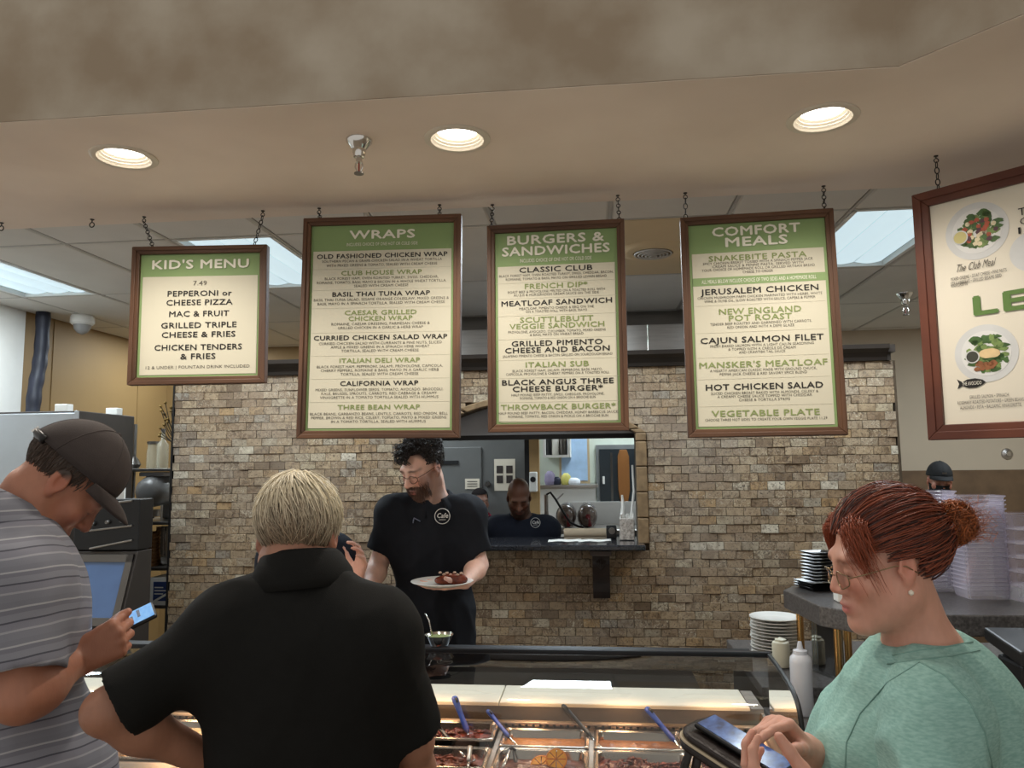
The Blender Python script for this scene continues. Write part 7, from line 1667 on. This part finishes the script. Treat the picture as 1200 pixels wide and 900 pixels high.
e0 = PX(815, 862, 1.30); MB().tube([tuple(e0), tuple(PX(808, 880, 1.29)), tuple(PX(800, 905, 1.29)), tuple(PX(795, 930, 1.29))], 0.009, 8, flat=0.5).build('strap', M_purse, rp, smooth='all'); MB().tube([tuple(PX(822, 872, 1.295)), tuple(PX(817, 890, 1.28)), tuple(PX(812, 915, 1.28))], 0.008, 8, flat=0.5).build('strap', M_purse, rp, smooth='all')
M_hairmatte = skin_material('hair_matte', 0.85); M_hairmatte.node_tree.nodes['Principled BSDF'].inputs['Subsurface Weight'].default_value = 0; M_hairmatte.node_tree.nodes['Principled BSDF'].inputs['Specular IOR Level'].default_value = 0.1
# ---------------------------------------------------------------- server behind the counter with a plate
H = Head(PX(496, 549, 3.25), DV(-0.62, -0.70, -0.42), DV(-0.26, -0.30, 0.92), 0.98)
J = dict(neck=PX(509, 588, 3.27), sL=PX(549, 603, 3.28), sR=PX(461, 601, 3.24), eL=PX(561, 662, 3.26), wL=PX(545, 683, 3.07), eR=PX(444, 660, 3.24), wR=PX(430, 700, 3.05), pelvis=PX(508, 762, 3.29))
plate_c = PX(518, 683, 3.02)
rootD, iD = figure('person', 'bearded server with glasses in a dark polo holding a plate', H, J, (224, 182, 164), M_polo_navy, M_trous, dict(chest=(0.175, 0.115), belly=(0.165, 0.125), hips=(0.165, 0.125), yoke=0.050, sleeve=0.70, arm=0.93, sleeve_r=0.028, cloth=0.014, fold=0.007, seed=12, vneck=0.06, beard=(72, 48, 38), brow=(44, 32, 26), lips=(150, 90, 82), scalp=(40, 30, 26), fine=0.0042, nose=1.1,
    hands={'L': dict(d=DV(-0.92, -0.15, -0.05), n=DV(0, -0.1, 1), curl=(0.12, 0.12, 0.14, 0.16), thumb=(0.7, 0.6, 0.35)), 'R': dict(d=DV(-0.1, -0.5, -0.8), n=DV(0.6, 0, -0.1))}))
collar(rootD, iD['nb']+ZU*0.018, nv(H.w((0, -0.02, -0.05))-iD['nb']+ZU*0.05), iD['fw'], 0.068, 0.096, 0.034, M_polo_navy, 0.42, 1.0, 0.045)
q = np.random.RandomState(31); paths = []; cols = []; rs = []
keepD = lambda p: (p[2] > 0.085 if p[1] > 0.03 else (p[2] > 0.03 if p[1] > -0.02 else p[2] > -0.03))
while len(paths) < 1500:
    dv = q.normal(size=3); dv /= np.linalg.norm(dv); p = CRC+dv*CRR
    if not keepD(p): continue
    top = np.clip((p[2]-0.05)/0.05, 0, 1); L = 0.006+0.030*top*q.uniform(0.5, 1.1); nrm = dv/np.linalg.norm(dv); u1 = np.cross(nrm, q.normal(size=3)); u1 /= np.linalg.norm(u1); u2 = np.cross(nrm, u1); cr = 0.002+0.0065*top; fq = q.uniform(5, 9); path = []
    lean = np.array([0, 0.03 if p[1] > 0.02 else 0, 0])*top
    for k in range(10): t = k/9; path.append(p+nrm*(L*t+0.002)+lean*t*t+u1*cr*math.cos(fq*t+1)+u2*cr*math.sin(fq*t)+np.array([0, 0, -0.012*t*t*top if p[1] > 0.04 else 0]))
    paths.append(H.c+(np.array(path)*H.s)@H.R.T); cols.append(lin((38, 30, 27))*q.uniform(0.5, 1.5)); rs.append(0.0021*q.uniform(0.7, 1.3))
for i in range(36):   # curls falling on the forehead
    x0 = q.uniform(-0.035, 0.045); p = np.array([x0, 0.070, 0.098]); path = []
    for k in range(12): t = k/11; path.append(p+np.array([0.008*math.cos(7*t+i), 0.026*math.sin(2.2*t)+0.006*math.sin(7*t+i), 0.012-0.052*t]))
    paths.append(H.c+(np.array(path)*H.s)@H.R.T); cols.append(lin((34, 27, 24))*q.uniform(0.6, 1.3)); rs.append(0.0024)
Vh, Fh, Ch = strands(paths, rs, cols); Vs, Fs = shell_mesh(H, lambda P: np.array([keepD(p-0*p) for p in P]), 0.005)
mesh_obj('hair', np.concatenate([Vs, Vh]), np.concatenate([Fs, Fh+len(Vs)]), M_haircol, rootD, np.concatenate([np.tile(lin((32, 26, 23)), (len(Vs), 1)), Ch]))
paths = []; cols = []; rs = []
for i in range(1100):   # beard hairs
    x = q.uniform(-0.062, 0.062); z = q.uniform(-0.125, -0.048) if abs(x) < 0.04 else q.uniform(-0.09, 0.0)
    if abs(x) < 0.019 and -0.083 < z < -0.058: continue
    rx = max(0.0, 1-(x/0.066)**2-(max(0, -z-0.095)/0.05)**2); y = 0.024+0.070*math.sqrt(rx)
    p = np.array([x, y, z]); d = np.array([x*2.0, 0.10, -0.22])*q.uniform(0.05, 0.09); paths.append(H.c+(np.array([p-d*0.6, p+d*0.3, p+d])*H.s)@H.R.T); cols.append(lin((84, 56, 42))*q.uniform(0.6, 1.5)); rs.append(0.0011)
Vh, Fh, Ch = strands(paths, rs, cols); mesh_obj('beard', Vh, Fh, M_haircol, rootD, Ch)
glasses(rootD, H, mat('wire_dark', (70, 60, 54), 0.3, 0.8, var=0.1), 0.0013, True, 0.004)
def logo(root, c, n, up, R, m, word='Cafe'):
    n = nv(n); up = nv(np.asarray(up)-n*(np.asarray(up)@n)); rt = np.cross(up, n); Rm = Matrix([[rt[i], -n[i], up[i]] for i in range(3)])
    r = thing('chest_logo', tuple(c)); r.parent = root; r.matrix_basis = pworld(root).inverted() @ (Matrix.Translation(tuple(c)) @ Rm.to_4x4())
    MB().tube([(R*math.cos(t*math.pi/16), 0, R*math.sin(t*math.pi/16)) for t in range(32)], R*0.055, 6, closed=True).build('ring', m, r, world=False, smooth='all')
    text_part('lettering', word, 0, R*0.1, R*1.45, R*0.62, -0.001, m, r, R*0.02, 0.18); MB().bb((-R*0.45, -0.0012, -R*0.5), (R*0.45, -0.0006, -R*0.43)).build('underline', m, r, world=False)
    return r
def surf_point(root, px, py, d0, part='shirt', lift=0.004):
    """first hit of the camera ray on the garment"""
    o = [c for c in root.children if c.name.split('.')[0] == part][0]; Mi = pworld(o).inverted(); oc = Mi @ CAM_P; dr = (Mi.to_3x3() @ ray(px, py)).normalized()
    ok, loc, nor, _ = o.ray_cast(oc, dr)
    if not ok: loc, nor = Mi @ Vector(PX(px, py, d0)), -dr
    w = pworld(o); return np.array(w @ loc)+np.array(w.to_3x3() @ nor)*lift, np.array(w.to_3x3() @ nor)
bpy.context.view_layer.update()
def seam_on(root, pts, name, m, r, d0=1.2):
    P = []
    for i in range(len(pts)-1):
        for t in range(5): P.append((pts[i][0]+(pts[i+1][0]-pts[i][0])*t/5, pts[i][1]+(pts[i+1][1]-pts[i][1])*t/5))
    P.append(pts[-1]); W = [surf_point(root, x, y, d0, lift=r*0.3)[0] for x, y in P]
    W = [w for i, w in enumerate(W) if i == 0 or np.linalg.norm(w-W[i-1]) < 0.05]
    MB().tube([tuple(w) for w in W], r, 6).build(name, m, root, smooth='all')
M_linen_d = mat('linen_seam', (124, 162, 154), 0.85, var=0.1, scale=60)
seam_on(rootC, [(1078, 776), (1108, 792), (1136, 822), (1154, 858), (1164, 905)], 'sleeve_seam', M_linen_d, 0.0015); seam_on(rootC, [(1078, 776), (1040, 800), (1008, 836), (992, 870), (990, 905)], 'sleeve_seam', M_linen_d, 0.0015)
seam_on(rootC, [(1046, 768), (1078, 762), (1110, 758), (1140, 752)], 'neckline_seam', M_linen_d, 0.0014); seam_on(rootC, [(1040, 778), (1078, 773), (1114, 769), (1148, 762)], 'neckline_seam', M_linen_d, 0.0014)
M_logo = mat('logo_white', (214, 214, 212), 0.7, var=0.03)
bpy.context.view_layer.update()
p_, n_ = surf_point(rootD, 518, 606, 3.1, lift=0.014); logo(rootD, p_, n_*0.5+np.array(-VIEW)*0.6, ZU, 0.031, M_logo)
# pen / clip on the placket
p_, n_ = surf_point(rootD, 485, 607, 3.1, lift=0.006); p2_, _ = surf_point(rootD, 493, 611, 3.1, lift=0.006); p3_, _ = surf_point(rootD, 484, 613, 3.1, lift=0.006)
MB().tube([tuple(p_), tuple(p2_)], 0.0025, 6).build('collar_clip', mat('clip_blue_grey', (120, 128, 150), 0.4, 0.5, var=0.1), rootD, smooth='all'); MB().tube([tuple(p_), tuple(p3_)], 0.0025, 6).build('collar_clip', MATS['clip_blue_grey'], rootD, smooth='all')
# tattoo-dark cuff mark omitted; dark apron band at the waist
# the plate with a pulled-meat sandwich
Rp = Matrix.Rotation(math.radians(3), 3, 'X')
pz = thing('serving_plate', tuple(plate_c), 'white oval plate held by the bearded server', 'plate', None, Rp)
MB().lathe([(0.03, -0.010), (0.07, -0.010), (0.085, -0.006), (0.122, 0.006), (0.124, 0.008), (0.120, 0.009), (0.085, -0.001), (0.05, -0.004), (0.01, -0.004)], 44, M=Matrix.Diagonal((1, 0.78, 1, 1))).build('plate_body', M_plate, pz, world=False, smooth=True)
fz = thing('meat_portion', tuple(plate_c+np.array([0.035, 0, 0.0])), 'slice of sauced meatloaf on the held plate', 'food')
F = Field(np.array([-0.1, -0.06, -0.02]), np.array([0.1, 0.06, 0.07]), 0.004)
for (c, r_) in (((-0.035, 0, 0.010), (0.03, 0.03, 0.016)), ((0.0, 0.0, 0.014), (0.04, 0.032, 0.02)), ((0.035, 0.004, 0.012), (0.032, 0.03, 0.019)), ((0.01, -0.012, 0.022), (0.02, 0.016, 0.012)), ((-0.01, 0.01, 0.024), (0.018, 0.014, 0.012)), ((0.04, -0.006, 0.024), (0.018, 0.014, 0.01))): F.apply(ell(c, r_), 0.012)
Vn, Fn = F.mesh(); mesh_obj('meat', Vn+np.array(fz.location), Fn, food_mat('food_meatloaf', (140, 66, 42), (96, 40, 26), 50, 0.25), fz)
for k in range(7): MB().lathe([(0.002, -0.003), (0.008, 0), (0.004, 0.005)], 8, M=Matrix.Translation(tuple(plate_c+np.array([-0.005+0.014*k, -0.012+0.008*math.sin(k*2.0), 0.036+0.004*math.cos(k*3)])))).build('topping', mat('food_onion', (214, 176, 150), 0.4, var=0.2), fz, smooth='all')

# ---------------------------------------------------------------- chef at the pass-through
H = Head(PX(608, 583, 5.22), DV(0.02, -1, -0.62), DV(0, -0.55, 1), 0.97)
J = dict(neck=PX(612, 606, 5.28), sR=PX(582, 620, 5.26), sL=PX(642, 620, 5.28), eR=PX(576, 668, 5.30), wR=PX(590, 690, 5.16), eL=PX(650, 668, 5.30), wL=PX(640, 690, 5.16), pelvis=PX(612, 700, 5.32))
rootE, iE = figure('person', 'bald chef in a navy shirt looking down behind the pass-through sill', H, J, (108, 70, 52), M_tee_navy, M_trous, dict(chest=(0.185, 0.125), belly=(0.18, 0.135), hips=(0.17, 0.13), yoke=0.064, sleeve=0.9, arm=1.0, sleeve_r=0.026, fold=0.004, seed=15, lips=(110, 62, 54), brow=(34, 24, 20), beard=(44, 30, 24), fine=0.005, coarse=0.012, neck=0.062, nose=1.2,
    hands={}))
bpy.context.view_layer.update()
p_, n_ = surf_point(rootE, 627, 613, 5.1, lift=0.012); logo(rootE, p_, n_*0.4+np.array(-VIEW)*0.6, ZU, 0.032, M_logo)
# ---------------------------------------------------------------- worker far back by the grey door
H = Head(PX(563, 588, 6.85), DV(0.5, -1, -0.12), DV(0, -0.1, 1), 0.86)
J = dict(neck=PX(565, 607, 6.88), sR=PX(550, 617, 6.9), sL=PX(583, 617, 6.84), eR=PX(545, 650, 6.9), wR=PX(555, 670, 6.75), eL=PX(588, 650, 6.84), wL=PX(580, 670, 6.7), pelvis=PX(566, 680, 6.9))
rootF, iF = figure('person', 'distant worker in dark top and red scarf by the grey door', H, J, (120, 80, 62), polo('top_plum', (70, 44, 60)), M_trous, dict(chest=(0.15, 0.11), yoke=0.05, sleeve=0.7, seed=18, fine=0.006, coarse=0.014, shirt_h=0.012, lips=(130, 74, 66), scalp=(24, 20, 20)))
Vs, Fs = shell_mesh(H, lambda P: ((P[:, 1] > 0.02) & (P[:, 2] > 0.085)) | ((P[:, 1] <= 0.02) & (P[:, 2] > 0.02)), 0.012, 32, 20); mesh_obj('hair', Vs, Fs, M_hairmatte, rootF, np.tile(lin((24, 20, 20)), (len(Vs), 1)))
M_red = mat('scarf_red', (168, 44, 70), 0.8, var=0.15, scale=30, bump=0.2, bscale=200)
collar(rootF, iF['nb']+ZU*0.004, ZU, iF['fw'], 0.070, 0.110, 0.045, M_red, 0.05, 1.0, 0.06, 'scarf')
# ---------------------------------------------------------------- masked worker far right
H = Head(PX(1101, 564, 5.55), DV(-0.25, -1, -0.2), DV(0, -0.2, 1), 0.95)
J = dict(neck=PX(1103, 586, 5.6), sR=PX(1080, 600, 5.6), sL=PX(1128, 600, 5.6), eR=PX(1072, 655, 5.62), wR=PX(1080, 690, 5.45), eL=PX(1136, 655, 5.62), wL=PX(1128, 690, 5.45), pelvis=PX(1104, 690, 5.65))
rootG, iG = figure('person', 'masked worker in black cap behind the clear containers', H, J, (176, 122, 100), M_polo_blk, M_trous, dict(chest=(0.17, 0.115), yoke=0.06, sleeve=0.7, seed=22, fine=0.005, coarse=0.013, shirt_h=0.011))
cg = cap(rootG, H, mat('cap_black', (20, 20, 21), 0.8, var=0.1, bump=0.2, bscale=400), True, 'cap', 0.10)
MB().box((0, 0, 0), (0.03, 0.002, 0.012), M=Matrix.Translation(tuple(H.w((0.0, 0.112, 0.085)))) @ Matrix([list(x) for x in H.R]).to_4x4()).build('cap_badge', M_steel2, cg)
vs = []; fs = []; nu, nv_ = 24, 10
for j in range(nv_+1):
    z = 0.0-0.01-0.115*j/nv_
    for i in range(nu+1):
        a = math.radians(-100+200*i/nu); rx, ry = 0.074-0.010*(j/nv_)**2, 0.100-0.016*(j/nv_)**2; vs.append(tuple(H.w((rx*math.sin(a), 0.005+ry*math.cos(a)+0.014*math.exp(-(a/0.35)**2)*math.exp(-((z+0.03)/0.04)**2), z))))
for j in range(nv_):
    for i in range(nu): fs.append((j*(nu+1)+i, j*(nu+1)+i+1, (j+1)*(nu+1)+i+1, (j+1)*(nu+1)+i))
MB().add(vs, fs).build('face_mask', M_polo_blk, rootG, smooth='all', solid=0.002)
# ---------------------------------------------------------------- server mostly hidden behind the white-haired man
H = Head(PX(352, 608, 3.05), DV(0.15, -1, -0.3), DV(0, -0.3, 1), 0.9)
J = dict(neck=PX(356, 640, 3.08), sR=PX(326, 655, 3.08), sL=PX(392, 650, 3.06), eR=PX(318, 715, 3.1), wR=PX(345, 735, 2.95), eL=PX(404, 700, 3.08), wL=PX(418, 677, 2.98), pelvis=PX(358, 800, 3.12))
rootH, iH = figure('person', 'server in navy mostly hidden behind the white-haired man', H, J, (206, 158, 140), M_tee_navy, M_trous, dict(chest=(0.15, 0.11), yoke=0.058, sleeve=0.85, seed=25, fine=0.006, coarse=0.012, shirt_h=0.010, scalp=(50, 40, 34), hands={'L': dict(d=DV(0.25, -0.3, 0.8), n=DV(-0.6, -0.5, 0), curl=(0.5, 0.5, 0.5, 0.5))}))
Vs, Fs = shell_mesh(H, lambda P: ((P[:, 1] > 0.02) & (P[:, 2] > 0.085)) | ((P[:, 1] <= 0.02) & (P[:, 2] > -0.02)), 0.010, 32, 20); mesh_obj('hair', Vs, Fs, M_hairmatte, rootH, np.tile(lin((52, 40, 32)), (len(Vs), 1)))
